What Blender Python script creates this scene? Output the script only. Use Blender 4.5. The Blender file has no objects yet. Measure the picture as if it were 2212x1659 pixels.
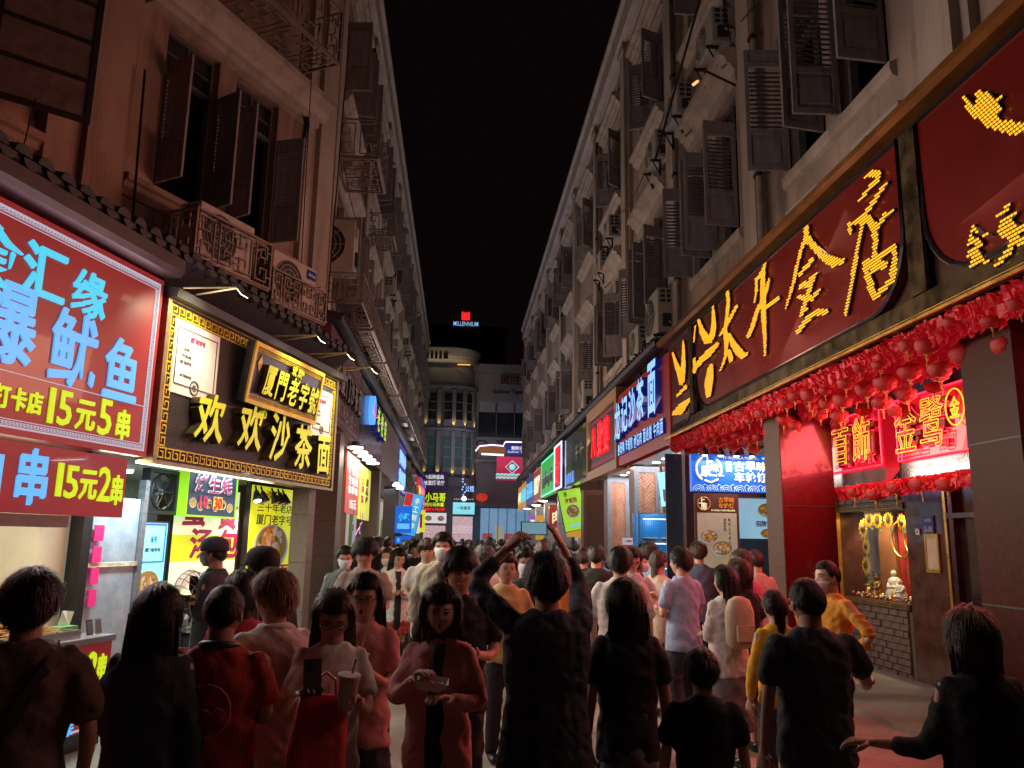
import bpy, bmesh, math, random
import numpy as np
from mathutils import Vector, Matrix, noise as mnoise
R = math.radians
random.seed(7)
scene = bpy.context.scene
COL = scene.collection
# ------------------------------------------------------------------ camera
cam_d = bpy.data.cameras.new('camera'); cam_o = bpy.data.objects.new('camera', cam_d); COL.objects.link(cam_o)
cam_d.sensor_width = 36; cam_d.lens = 1740 / 2212 * 36; cam_d.clip_end = 600; cam_d.clip_start = .05
def cam_axes(yaw, pitch, roll):
    y, p, r = R(yaw), R(pitch), R(roll)
    f = Vector((math.sin(y) * math.cos(p), math.cos(y) * math.cos(p), math.sin(p)))
    rt = Vector((math.cos(y), -math.sin(y), 0)); up = rt.cross(f)
    return math.cos(r) * rt + math.sin(r) * up, -math.sin(r) * rt + math.cos(r) * up, f
_r, _u, _f = cam_axes(3.62, 10.98, 1.0)
m = Matrix((_r, _u, -_f)).transposed().to_4x4(); m.translation = Vector((0, 0, 1.75))
cam_o.matrix_world = m
scene.camera = cam_o
# ------------------------------------------------------------------ world: night sky
world = bpy.data.worlds.new('World'); scene.world = world; world.use_nodes = True
wn = world.node_tree.nodes; wl = world.node_tree.links
bg = wn['Background']
sky = wn.new('ShaderNodeTexSky'); sky.sky_type = 'NISHITA'; sky.sun_disc = False; sky.sun_elevation = R(-6); sky.sun_rotation = R(200)
mixw = wn.new('ShaderNodeMix'); mixw.data_type = 'RGBA'; mixw.blend_type = 'ADD'; mixw.inputs[0].default_value = 1
mixw.inputs[7].default_value = (.030, .013, .015, 1)
wl.new(sky.outputs[0], mixw.inputs[6]); wl.new(mixw.outputs[2], bg.inputs[0]); bg.inputs[1].default_value = .085
# ------------------------------------------------------------------ view and sampling
vs = scene.view_settings; vs.view_transform = 'Standard'; vs.look = 'None'; vs.exposure = 0; vs.gamma = 1; vs.use_curve_mapping = False
scene.render.engine = 'CYCLES'
cy = scene.cycles
cy.use_denoising = True; cy.sample_clamp_indirect = 3; cy.sample_clamp_direct = 0; cy.max_bounces = 6; cy.diffuse_bounces = 3
cy.glossy_bounces = 3; cy.transmission_bounces = 4; cy.transparent_max_bounces = 8; cy.use_light_tree = True; cy.caustics_reflective = False; cy.caustics_refractive = False

# ------------------------------------------------------------------ helpers
def lin(r, g=None, b=None):
    if g is None: g = b = r
    def f(v):
        v = v / 255
        return v / 12.92 if v <= .04045 else ((v + .055) / 1.055) ** 2.4
    return (f(r), f(g), f(b), 1)
MATS = {}
def mat(name, col, rough=.7, metal=0, emit=None, es=0, var=.18, scale=6, bump=.15, bscale=40, streak=0, sample=False, alpha=1, trans=0, coat=0, two=None, stain=0):
    """principled surface whose colour wanders with noise; emit adds a glow, also to some parts that are no lamp"""
    if name in MATS: return MATS[name]
    m = bpy.data.materials.new(name); m.use_nodes = True; MATS[name] = m
    N = m.node_tree.nodes; L = m.node_tree.links; b = N['Principled BSDF']
    b.inputs['Roughness'].default_value = rough; b.inputs['Metallic'].default_value = metal
    b.inputs['Coat Weight'].default_value = coat
    tc = N.new('ShaderNodeTexCoord')
    if var > 0:
        nz = N.new('ShaderNodeTexNoise'); nz.inputs['Scale'].default_value = scale; nz.inputs['Detail'].default_value = 5; nz.inputs['Roughness'].default_value = .62
        if streak:
            mp = N.new('ShaderNodeMapping'); mp.inputs['Scale'].default_value = (1, 1, streak); L.new(tc.outputs['Object'], mp.inputs[0]); L.new(mp.outputs[0], nz.inputs[0])
        else: L.new(tc.outputs['Object'], nz.inputs[0])
        mx = N.new('ShaderNodeMix'); mx.data_type = 'RGBA'
        c = Vector(col[:3]); c2 = Vector(two[:3]) if two else c * (1 + var)
        mx.inputs[6].default_value = (*(c * (1 - var)), 1); mx.inputs[7].default_value = (*c2, 1)
        cr = N.new('ShaderNodeMapRange'); cr.inputs[1].default_value = .3; cr.inputs[2].default_value = .7
        L.new(nz.outputs[0], cr.inputs[0]); L.new(cr.outputs[0], mx.inputs[0]); L.new(mx.outputs[2], b.inputs['Base Color'])
        rr = N.new('ShaderNodeMapRange'); rr.inputs[3].default_value = max(.02, rough - .12); rr.inputs[4].default_value = min(1, rough + .12)
        L.new(nz.outputs[0], rr.inputs[0]); L.new(rr.outputs[0], b.inputs['Roughness'])
    else: b.inputs['Base Color'].default_value = col
    if stain:
        src = b.inputs['Base Color'].links[0].from_socket
        for sc_, st_, lo_, amt in ((2.6, (1, 1, .12), .5, stain), (1.1, (1, 1, .7), .56, stain * .8)):
            mp2 = N.new('ShaderNodeMapping'); mp2.inputs['Scale'].default_value = st_; L.new(tc.outputs['Object'], mp2.inputs[0]); n3_ = N.new('ShaderNodeTexNoise'); n3_.inputs['Scale'].default_value = sc_; n3_.inputs['Detail'].default_value = 8; n3_.inputs['Roughness'].default_value = .7; L.new(mp2.outputs[0], n3_.inputs[0])
            r3 = N.new('ShaderNodeMapRange'); r3.inputs[1].default_value = lo_; r3.inputs[2].default_value = lo_ + .16; r3.inputs[4].default_value = amt; L.new(n3_.outputs[0], r3.inputs[0])
            m3 = N.new('ShaderNodeMix'); m3.data_type = 'RGBA'; m3.inputs[7].default_value = (*(Vector(col[:3]) * .3), 1); L.new(r3.outputs[0], m3.inputs[0]); L.new(src, m3.inputs[6]); src = m3.outputs[2]
        L.new(src, b.inputs['Base Color'])
    if bump > 0:
        n2 = N.new('ShaderNodeTexNoise'); n2.inputs['Scale'].default_value = bscale; n2.inputs['Detail'].default_value = 4
        L.new(tc.outputs['Object'], n2.inputs[0]); bp = N.new('ShaderNodeBump'); bp.inputs['Strength'].default_value = bump; bp.inputs['Distance'].default_value = .02
        L.new(n2.outputs[0], bp.inputs['Height']); L.new(bp.outputs[0], b.inputs['Normal'])
    if emit: b.inputs['Emission Color'].default_value = emit; b.inputs['Emission Strength'].default_value = es
    if trans: b.inputs['Transmission Weight'].default_value = trans
    if alpha < 1: b.inputs['Alpha'].default_value = alpha
    m.cycles.emission_sampling = 'AUTO' if sample else 'NONE'
    return m
def glow(name, col, s, base=None, sample=False):
    return mat(name, base or tuple(v * .6 for v in col[:3]) + (1,), .4, emit=col, es=s, var=0, bump=0, sample=sample)

class MB:
    def __init__(s): s.v = []; s.f = []; s.mi = []; s.cur = 0
    def add(s, vs, fs):
        o = len(s.v); s.v += [tuple(p) for p in vs]; s.f += [tuple(i + o for i in f) for f in fs]; s.mi += [s.cur] * len(fs); return s
    def mat(s, i): s.cur = i; return s
    def box(s, x, y, z, sx, sy, sz, rot=None, piv=None):
        """centre and full size; rot: Matrix about piv or the centre"""
        P = [Vector((x + dx * sx / 2, y + dy * sy / 2, z + dz * sz / 2)) for dx in (-1, 1) for dy in (-1, 1) for dz in (-1, 1)]
        if rot is not None:
            c = Vector(piv) if piv else Vector((x, y, z)); P = [rot @ (p - c) + c for p in P]
        return s.add(P, [(0, 1, 3, 2), (4, 6, 7, 5), (0, 4, 5, 1), (2, 3, 7, 6), (0, 2, 6, 4), (1, 5, 7, 3)])
    def b2(s, x0, x1, y0, y1, z0, z1): return s.box((x0 + x1) / 2, (y0 + y1) / 2, (z0 + z1) / 2, abs(x1 - x0), abs(y1 - y0), abs(z1 - z0))
    def quad(s, a, b, c, d): return s.add([a, b, c, d], [(0, 1, 2, 3)])
    def prism(s, poly, y0, y1):
        """poly in x,z extruded from y0 (front) to y1"""
        n = len(poly); P = [(x, y0, z) for x, z in poly] + [(x, y1, z) for x, z in poly]
        return s.add(P, [tuple(range(n)), tuple(range(2 * n - 1, n - 1, -1))] + [(i, i + n, (i + 1) % n + n, (i + 1) % n) for i in range(n)])
    def prof(s, pr, x0, x1):
        """profile in (y,z) swept along x"""
        n = len(pr); P = [(x0, y, z) for y, z in pr] + [(x1, y, z) for y, z in pr]
        return s.add(P, [tuple(range(n)), tuple(range(2 * n - 1, n - 1, -1))] + [(i, i + n, (i + 1) % n + n, (i + 1) % n) for i in range(n)])
    def tube(s, pts, r, seg=8, cap=True):
        pts = [Vector(p) for p in pts]; n = len(pts); rr = r if isinstance(r, (list, tuple)) else [r] * n
        rings = []; ref = None
        for i, p in enumerate(pts):
            t = (pts[min(i + 1, n - 1)] - pts[max(i - 1, 0)]).normalized()
            if ref is None: ref = Vector((0, 0, 1)) if abs(t.z) < .9 else Vector((1, 0, 0))
            a = t.cross(ref)
            if a.length < 1e-4: a = t.cross(Vector((0, 1, .3)))
            a.normalize(); b = t.cross(a).normalized(); ref = -b if False else b.cross(t).cross(t) * 0 + ref
            rings.append([p + (a * math.cos(2 * math.pi * k / seg) + b * math.sin(2 * math.pi * k / seg)) * rr[i] for k in range(seg)])
        return s.rings(rings, cap)
    def rings(s, rings, cap=True):
        n = len(rings); k = len(rings[0]); V = [p for r in rings for p in r]
        F = [(i * k + j, i * k + (j + 1) % k, (i + 1) * k + (j + 1) % k, (i + 1) * k + j) for i in range(n - 1) for j in range(k)]
        if cap: F += [tuple(range(k - 1, -1, -1)), tuple((n - 1) * k + j for j in range(k))]
        return s.add(V, F)
    def cyl(s, a, b, r, seg=10): return s.tube([a, b], r, seg)
    def lathe(s, prof, seg=16, c=(0, 0, 0), cap=True):
        return s.rings([[(c[0] + r * math.cos(2 * math.pi * k / seg), c[1] + r * math.sin(2 * math.pi * k / seg), c[2] + z) for k in range(seg)] for r, z in prof], cap)
    def ball(s, c, rx, ry=None, rz=None, u=10, v=7):
        ry = ry or rx; rz = rz or rx
        return s.rings([[(c[0] + rx * math.sin(math.pi * (i + .02) / (v + .04)) * math.cos(2 * math.pi * k / u), c[1] + ry * math.sin(math.pi * (i + .02) / (v + .04)) * math.sin(2 * math.pi * k / u), c[2] - rz * math.cos(math.pi * i / v)) for k in range(u)] for i in range(v + 1)])
    def xform(s, M, start=0):
        for i in range(start, len(s.v)): s.v[i] = tuple(M @ Vector(s.v[i]))
        return s
    def mesh(s, name, mats, smooth=False):
        me = bpy.data.meshes.new(name); me.from_pydata(s.v, [], s.f)
        for q in (mats if isinstance(mats, (list, tuple)) else [mats]): me.materials.append(q)
        if len(set(s.mi)) > 1 or s.cur: me.polygons.foreach_set('material_index', s.mi)
        if smooth: me.polygons.foreach_set('use_smooth', [True] * len(me.polygons))
        bm = bmesh.new(); bm.from_mesh(me); bmesh.ops.recalc_face_normals(bm, faces=bm.faces); bm.to_mesh(me); bm.free()
        me.update(); return me
    def build(s, name, mats, parent=None, loc=None, smooth=False, rotz=None):
        return link(name, s.mesh(name, mats, smooth), parent, loc, rotz)
def link(name, me, parent=None, loc=None, rotz=None):
    o = bpy.data.objects.new(name, me); COL.objects.link(o)
    if parent is not None: o.parent = parent
    if loc is not None: o.location = loc
    if rotz is not None: o.rotation_euler = (0, 0, rotz)
    return o
def tag(o, label=None, cat=None, group=None, kind=None):
    if label: o['label'] = label
    if cat: o['category'] = cat
    if group: o['group'] = group
    if kind: o['kind'] = kind
    return o
def thing(name, label, cat, loc=(0, 0, 0), rotz=0, group=None):
    o = bpy.data.objects.new(name, None); COL.objects.link(o); o.location = loc; o.rotation_euler = (0, 0, rotz); o.empty_display_size = .1
    return tag(o, label, cat, group)
def copy_tree(o, kids, parent=None, label=None, group=None, loc=None):
    c = o.copy(); COL.objects.link(c)
    if parent is not None: c.parent = parent
    if label: c['label'] = label
    if group: c['group'] = group
    if loc is not None: c.location = loc
    for ch in kids.get(o.name, []): copy_tree(ch, kids, c)
    return c
def kids_map():
    k = {}
    for o in bpy.data.objects:
        if o.parent: k.setdefault(o.parent.name, []).append(o)
    return k
class Frame:
    """a wall line: s runs to the reader's right along it, n stands out of it, z up"""
    def __init__(s, x, y, ang): s.o = Vector((x, y, 0)); s.a = R(ang); s.d = Vector((math.cos(s.a), math.sin(s.a), 0)); s.n = Vector((math.sin(s.a), -math.cos(s.a), 0))
    def at(s, u, n=0, z=0): return s.o + s.d * u + s.n * n + Vector((0, 0, z))
FR = Frame(3.8, 0, -90)        # right row: s = -y
FL = Frame(-2.4, 0, 90)        # left row: s = y
FB = Frame(-1.85, 11.8, 75.5)  # near left shop signs, s = 0 at the far end, negative towards the camera
FW = Frame(-2.4, 13.6, 64)     # near left angled wall
TMPS = bpy.data.scenes.new('scratch')
def eval_mesh(o):
    TMPS.collection.objects.link(o); vl = TMPS.view_layers[0]; vl.update()
    me = bpy.data.meshes.new_from_object(o.evaluated_get(vl.depsgraph)); TMPS.collection.objects.unlink(o); return me
_tm = {}
def text_tris(body, bold=0, shear=0):
    c = bpy.data.curves.new('t', 'FONT'); c.body = body; c.offset = bold; c.shear = shear; c.resolution_u = 2
    o = bpy.data.objects.new('t', c); me = eval_mesh(o)
    bpy.data.objects.remove(o); bpy.data.curves.remove(c)
    return me
def text(body, w, h, mats, parent=None, x=0, y=0, z=0, ext=.01, bold=.012, shear=0, name='lettering', keep=False, tilt=0, ox=0):
    """lettering fitted to w x h centred at x,z, its back at y, standing ext towards the reader (-y)"""
    key = (body, bold, shear)
    if key not in _tm:
        me = text_tris(body, min(bold, .011), shear); co = np.zeros(len(me.vertices) * 3); me.vertices.foreach_get('co', co); co = co.reshape(-1, 3)[:, :2]
        _tm[key] = (co, [tuple(p.vertices) for p in me.polygons], [tuple(e.vertices) for e in me.edges], me)
        bpy.data.meshes.remove(me)
    co, faces, edges, _ = _tm[key]
    if len(co) == 0: return None
    lo = co.min(0); hi = co.max(0); sc = np.array([w / (hi[0] - lo[0]), h / (hi[1] - lo[1])])
    if keep: sc[:] = min(sc)
    q = (co - (lo + hi) / 2) * sc
    n = len(q); cnt = {}
    for f in faces:
        for i in range(len(f)):
            k = (f[i], f[(i + 1) % len(f)]); cnt[k] = 1
    V = [(a, -ext, b) for a, b in q] + [(a, 0, b) for a, b in q]
    F = list(faces)
    for (a, b) in cnt:
        if (b, a) not in cnt: F.append((a, a + n, b + n, b))
    mb = MB(); mb.add(V, F)
    mi = [0] * len(faces) + [1] * (len(F) - len(faces))
    if bold > .015:                      # heavier strokes: the glyph again, shifted a hair and a hair proud
        for k, sg in enumerate((-1, 1)):
            dx = sg * (bold - .006) * sc[0] * .8; dz = sg * (bold - .006) * sc[1] * .8; e = .0006 * (k + 1)
            mb.add([(a + dx, y_ - e if y_ < 0 else y_, b + dz) for a, y_, b in V], F)
        mi = mi * 3
    if isinstance(mats, (list, tuple)) and len(mats) > 1: mb.mi = mi; mb.cur = 1
    me = bpy.data.meshes.new(name); me.from_pydata(mb.v, [], mb.f)
    for mm in (mats if isinstance(mats, (list, tuple)) else [mats]): me.materials.append(mm)
    if isinstance(mats, (list, tuple)) and len(mats) > 1: me.polygons.foreach_set('material_index', mb.mi)
    o = link(name, me, parent, (x, y, z))
    if tilt: o.rotation_euler = (0, tilt, 0)
    return o
def chars(body, x0, x1, z, h, mats, parent, y=0, w=None, slope=0, **k):
    """one object per character, centres spread from x0 to x1"""
    n = len(body); out = []
    for i, ch in enumerate(body):
        t = i / (n - 1) if n > 1 else .5
        if ch == ' ': continue
        out.append(text(ch, w or h, h, mats, parent, x0 + (x1 - x0) * t, y, z + slope * (t - .5), name='character', **k))
    return out
def led_char(body, w, h, parent, x, y, z, m, pitch=.04, bold=.02, shear=0, r=.014):
    me = text_tris(body, bold, shear); me.calc_loop_triangles()
    co = np.array([v.co[:2] for v in me.vertices]); lo = co.min(0); hi = co.max(0); q = (co - (lo + hi) / 2) * np.array([w / (hi[0] - lo[0]), h / (hi[1] - lo[1])])
    T = np.array([t.vertices for t in me.loop_triangles]); bpy.data.meshes.remove(me)
    P = []
    for j, zz in enumerate(np.arange(-h / 2, h / 2, pitch * .87)):
        for xx in np.arange(-w / 2, w / 2, pitch): P.append((xx + (pitch / 2 if j % 2 else 0), zz))
    P = np.array(P); ins = np.zeros(len(P), bool)
    for t in T:
        a, b, c = q[t]; v0 = c - a; v1 = b - a; d = v0[0] * v1[1] - v0[1] * v1[0]
        if abs(d) < 1e-9: continue
        v2 = P - a; u = (v2[:, 0] * v1[1] - v2[:, 1] * v1[0]) / d; v = (v0[0] * v2[:, 1] - v0[1] * v2[:, 0]) / d
        ins |= (u >= -.02) & (v >= -.02) & (u + v <= 1.02)
    mb = MB()
    for xx, zz in P[ins]:
        mb.add([(xx - r, 0, zz - r), (xx + r, 0, zz - r), (xx + r, 0, zz + r), (xx - r, 0, zz + r), (xx, -r * 1.6, zz)], [(0, 1, 4), (1, 2, 4), (2, 3, 4), (3, 0, 4)])
    me = bpy.data.meshes.new('led_character'); me.from_pydata(mb.v, [], mb.f); me.materials.append(m)
    o = link('led_character', me, parent, (x, y, z)); o['kind'] = 'stuff'
    return o
def area(name, loc, to, sx, sy, power, col, shape='RECTANGLE', spread=180):
    l = bpy.data.lights.new(name, 'AREA'); l.shape = shape; l.size = sx; l.size_y = sy; l.energy = power; l.color = col[:3]; l.spread = R(spread)
    o = bpy.data.objects.new(name, l); COL.objects.link(o); o.location = loc
    o.rotation_euler = (Vector(to) - Vector(loc)).to_track_quat('-Z', 'Y').to_euler(); return o
def point(name, loc, power, col, r=.04):
    l = bpy.data.lights.new(name, 'POINT'); l.energy = power; l.color = col[:3]; l.shadow_soft_size = r
    o = bpy.data.objects.new(name, l); COL.objects.link(o); o.location = loc; return o
def spot(name, loc, to, power, col, ang=70, blend=.6, r=.04):
    l = bpy.data.lights.new(name, 'SPOT'); l.energy = power; l.color = col[:3]; l.spot_size = R(ang); l.spot_blend = blend; l.shadow_soft_size = r
    o = bpy.data.objects.new(name, l); COL.objects.link(o); o.location = loc
    o.rotation_euler = (Vector(to) - Vector(loc)).to_track_quat('-Z', 'Y').to_euler(); return o
# ------------------------------------------------------------------ common materials
M_wallL = mat('wall_paint_peach', (.33, .215, .17, 1), .9, var=.26, scale=1.5, bump=.25, bscale=25, streak=.35, stain=.6)
M_wallR = mat('wall_paint_tan', (.36, .275, .22, 1), .9, var=.3, scale=1.6, bump=.25, bscale=25, streak=.35, stain=.6)
M_pil = mat('pilaster_cream', (.43, .355, .29, 1), .85, var=.24, scale=1.5, bump=.2, streak=.3, stain=.45)
M_trim = mat('trim_cream', (.43, .36, .3, 1), .8, var=.14, scale=2.5, bump=.2, stain=.45)
M_parapet = mat('parapet_paint', (.5, .44, .42, 1), .88, var=.14, scale=.8, bump=.2, stain=.45)
M_shut = mat('shutter_grey_wood', (.25, .22, .22, 1), .6, var=.3, scale=9, bump=.2, streak=.2)
M_frame = mat('window_frame_grey', (.11, .095, .09, 1), .6, var=.25, scale=9, bump=.2)
M_dark = mat('unlit_room', (.006, .005, .007, 1), .9, var=.3, bump=0)
M_glass = mat('window_pane_dark', (.02, .022, .03, 1), .08, var=.2, bump=0)
M_ac = mat('ac_enamel', (.42, .39, .35, 1), .45, var=.12, scale=4, bump=.05)
M_acdark = mat('ac_grille_black', (.03, .03, .032, 1), .5, var=.2, bump=.1)
M_iron = mat('black_iron', (.03, .026, .026, 1), .55, metal=.4, var=.3, bump=.2)
M_lattice = mat('lattice_bronze', (.24, .19, .16, 1), .55, metal=.2, var=.22, scale=8, bump=.15)
M_tile = mat('roof_tile_charcoal', (.022, .02, .024, 1), .6, var=.4, scale=7, bump=.3)
M_steel = mat('brushed_steel', (.5, .5, .52, 1), .3, metal=.9, var=.15, scale=3, bump=.08, streak=8)
M_black = mat('black_plastic', (.012, .012, .014, 1), .4, var=.3, bump=.05)
M_white = mat('white_panel', (.7, .7, .68, 1), .5, var=.06, bump=.05)
M_stone = mat('granite_grey_brown', (.2, .165, .14, 1), .55, var=.28, scale=30, bump=.25, bscale=90)
M_gold = mat('gold_metal', (.8, .5, .12, 1), .3, metal=.85, var=.15, bump=.08)
M_wood = mat('dark_red_wood', (.13, .045, .03, 1), .45, var=.35, scale=5, bump=.15, streak=.15)
# ================================================================== ground
mb = MB()
for i in range(24):
    for j in range(40):
        x0 = -60 + i * 5; y0 = -20 + j * 5
        mb.quad((x0, y0, 0), (x0 + 5, y0, 0), (x0 + 5, y0 + 5, 0), (x0, y0 + 5, 0))
M_ground = mat('worn_concrete_paving', (.33, .29, .25, 1), .62, var=.25, scale=1.1, bump=.3, bscale=60)
def ground_extra():
    N = M_ground.node_tree.nodes; L = M_ground.node_tree.links; b = N['Principled BSDF']
    src = b.inputs['Base Color'].links[0].from_socket
    tc = N.new('ShaderNodeTexCoord'); n = N.new('ShaderNodeTexNoise'); n.inputs['Scale'].default_value = 14; n.inputs['Detail'].default_value = 6
    L.new(tc.outputs['Object'], n.inputs[0]); mr = N.new('ShaderNodeMapRange'); mr.inputs[1].default_value = .58; mr.inputs[2].default_value = .68; L.new(n.outputs[0], mr.inputs[0])
    mx = N.new('ShaderNodeMix'); mx.data_type = 'RGBA'; mx.inputs[7].default_value = (.12, .105, .09, 1)
    ml = N.new('ShaderNodeMath'); ml.operation = 'MULTIPLY'; ml.inputs[1].default_value = .45; L.new(mr.outputs[0], ml.inputs[0]); L.new(ml.outputs[0], mx.inputs[0]); L.new(src, mx.inputs[6]); L.new(mx.outputs[2], b.inputs['Base Color'])
ground_extra()
tag(mb.build('ground', M_ground), kind='structure')
# paved arcade floors, one step up from the street
for nm, x0, x1 in (('pavement', 4.35, 9.0), ('pavement', -7.5, -2.95)):
    mb = MB(); mb.b2(x0, x1, 14 if x0 < 0 else -4, 58, .0, .05)
    tag(mb.build(nm, mat('arcade_paving', (.26, .23, .2, 1), .5, var=.25, scale=3, bump=.2)), kind='structure')

# ================================================================== facade pieces
def shutter_mesh(w, h, slats=True, name='shutter'):
    """one louvred leaf, hinge edge at x=0, hanging from z=0 up to h, thickness around y=0"""
    mb = MB(); st = .055; t = .035
    mb.b2(0, st, -t / 2, t / 2, 0, h); mb.b2(w - st, w, -t / 2, t / 2, 0, h)
    zs = [0, .07, h * .29, h * .29 + .07, h * .86, h * .86 + .06, h - .06, h]
    for a, b in ((0, 1), (2, 3), (4, 5), (6, 7)): mb.b2(st, w - st, -t / 2, t / 2, zs[a], zs[b])
    mb.b2(st, w - st, -.006, .006, zs[1], zs[2]); mb.b2(st, w - st, -.006, .006, zs[5], zs[6])
    mb.b2(st + .03, w - st - .03, -.014, .014, zs[1] + .05, zs[2] - .05)
    if slats: 
        for z in louvre_zs(h): louvre(mb, w, z)
    return mb.mesh(name, M_shut)
def louvre_zs(h): return list(np.arange(h * .29 + .11, h * .86 - .02, .062))
def louvre(mb, w, z):
    st = .055; a = .024
    mb.add([(st, -.02, z + a - .006), (w - st, -.02, z + a - .006), (w - st, .02, z - a - .006), (st, .02, z - a - .006),
            (st, -.02, z + a), (w - st, -.02, z + a), (w - st, .02, z - a), (st, .02, z - a)], [(0, 1, 2, 3), (7, 6, 5, 4), (0, 4, 5, 1), (2, 6, 7, 3)])
SH_W = .5
_sh = {}
def shutter(parent, x, y, z, h, ang, side, near=False):
    """side -1: hinged at the left jamb, +1: right jamb; ang 0 closed .. 180 flat on the wall"""
    k = (round(h, 2), near)
    if k not in _sh:
        _sh[k] = shutter_mesh(SH_W, h, not near)
        if near:
            m_ = MB(); louvre(m_, SH_W, 0); _sh[('slat', k)] = m_.mesh('slat', M_shut)
    o = link('shutter', _sh[k], parent, (x, y, z))
    o.rotation_euler = (0, 0, R(-ang) if side < 0 else R(180 + ang))
    if near:
        for zz in louvre_zs(h): link('slat', _sh[('slat', k)], o, (0, 0, zz)).rotation_euler = (R(random.uniform(-6, 6)), 0, 0)
    return o
_wm = {}
def window_unit(parent, x, y, z0, z1, w=.98, angs=(95, 95), near=False, lit=None):
    """opening centred at x, face of wall at y; transom light on top with glazing bars"""
    k = (round(z1 - z0, 2), w); H = z1 - z0; tr = .58
    if k not in _wm:
        f = MB(); d = .09
        f.b2(-w / 2, -w / 2 + .06, 0, d, 0, H); f.b2(w / 2 - .06, w / 2, 0, d, 0, H); f.b2(-w / 2 + .06, w / 2 - .06, 0, d, H - .06, H)
        f.b2(-w / 2 + .06, w / 2 - .06, 0, d, 0, .05); f.b2(-w / 2 + .06, w / 2 - .06, 0, d, H - tr - .06, H - tr)
        f.b2(-.012, .012, .03, .05, H - tr, H - .06); f.b2(-w / 2 + .06, w / 2 - .06, .03, .05, H - tr / 2 - .045, H - tr / 2 - .02)
        g = MB(); g.b2(-w / 2 + .06, w / 2 - .06, .055, .062, H - tr, H - .06)
        r = MB(); r.b2(-w / 2 + .03, w / 2 - .03, .5, .52, 0, H); r.b2(-w / 2, -w / 2 + .02, .1, .5, 0, H); r.b2(w / 2 - .02, w / 2, .1, .5, 0, H)  # reveal sides and back sheet in near black, painting the dark of the room
        s = MB(); s.b2(-w / 2 + .1, -.01, .1, .13, .06, H - tr - .08); s.b2(.01, w / 2 - .1, .12, .15, .06, H - tr - .08)
        _wm[k] = (f.mesh('frame', M_frame), g.mesh('pane', M_glass), r.mesh('dark_room_box', M_dark), s.mesh('casement', M_frame))
    fm, gm, rm, sm = _wm[k]
    win = link('window', fm, parent, (x, y + .1, z0)); link('pane', gm, win); link('dark_room_box', rm, win)
    if lit:
        m_ = MB(); m_.b2(-w / 2 + .07, w / 2 - .07, .07, .08, H - tr + .01, H - .07); m_.build('lit_pane', lit, win)
    hs = H - tr - .08
    for sd, a in zip((-1, 1), angs):
        if a is not None: shutter(parent, x + sd * (w / 2 - .01), y - .03, z0 + .04, hs, a, sd, near)
_hm = {}
def hood_pr(h, out): return [(-out * .25, 0), (-out * .4, h * .22), (-out * .62, h * .3), (-out * .7, h * .55), (-out, h * .62), (-out, h * .92), (-out * .6, h), (0, h)]
def hood(mb, x0, x1, y, z, h=.3, out=.26):
    p = [(y, z), (y - out * .25, z), (y - out * .4, z + h * .22), (y - out * .62, z + h * .3), (y - out * .7, z + h * .55), (y - out, z + h * .62), (y - out, z + h * .92), (y - out * .6, z + h), (y, z + h)]
    mb.prof(p, x0, x1)
def wall_with_openings(mb, x0, x1, y0, y1, z0, z1, ops):
    """boxes butted round rectangular openings (xa, xb, za, zb) that share rows"""
    rows = sorted({(a[2], a[3]) for a in ops}); z = z0
    for za, zb in rows:
        if za > z: mb.b2(x0, x1, y0, y1, z, za)
        x = x0
        for a in sorted(o for o in ops if (o[2], o[3]) == (za, zb)):
            if a[0] > x: mb.b2(x, a[0], y0, y1, za, zb)
            x = a[1]
        if x1 > x: mb.b2(x, x1, y0, y1, za, zb)
        z = zb
    if z1 > z: mb.b2(x0, x1, y0, y1, z, z1)

FL2 = (6.25, 8.55); FL3 = (10.65, 12.85)
def bay(parent, x0, x1, wall_m, cfg, near=False, lit=None, z0=5.1, z1=14.1, nwin=2):
    """wall between two pilasters with two storeys of paired windows"""
    cx = (x0 + x1) / 2; W = x1 - x0; wd = .98 if W > 2.9 else .8; gap = .36
    xs = [cx - (wd + gap) / 2, cx + (wd + gap) / 2] if W > 2.6 else [cx]
    ops = [(x - wd / 2, x + wd / 2, *f) for f in (FL2, FL3) for x in xs]
    m = MB(); wall_with_openings(m, x0, x1, .18, .5, z0, z1, ops); m.build('wall', wall_m, parent)
    for za, zb in (FL2, FL3):
        hx0, hx1 = xs[0] - wd / 2 - .12, xs[-1] + wd / 2 + .12
        k = round(hx1 - hx0, 3)
        if k not in _hm:
            t = MB(); t.prof([(0, .02), (-.04, .02), (-.04, .2)] + [(y, z + .22) for y, z in hood_pr(.34, .27)], 0, k)
            q = MB(); q.prof([(0, 0)] + [(y, z) for y, z in hood_pr(.28, .2)][1:], 0, k); q2 = MB(); q2.prof([(0, .12), (-.05, .14), (-.07, .2), (-.07, .28), (0, .28)], 0, k)
            _hm[k] = (t.mesh('window_hood', M_trim), q.mesh('window_sill', M_trim), q2.mesh('window_sill', M_pil))
        link('window_hood', _hm[k][0], parent, (hx0, .178, zb)); link('window_sill', _hm[k][1 if za > 9 else 2], parent, (hx0, .178, za - .3))
    i = 0
    for f in (FL2, FL3):
        for x in xs:
            window_unit(parent, x, .18, f[0], f[1], wd, cfg[i % len(cfg)], near and f == FL2, lit if (i == 1 and lit) else None); i += 1
def pilaster(parent, x, w=.46, z0=5.1, z1=14.1, wide=False):
    m = MB(); m.b2(x - w / 2, x + w / 2, 0, .5, z0, z1); m.b2(x - w / 2 - .1, x - w / 2, .09, .5, z0, z1); m.b2(x + w / 2, x + w / 2 + .1, .09, .5, z0, z1)
    m.b2(x - w / 2 - .05, x + w / 2 + .05, -.04, -.002, z1 - .22, z1)
    m.build('pilaster', M_pil, parent)
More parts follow.
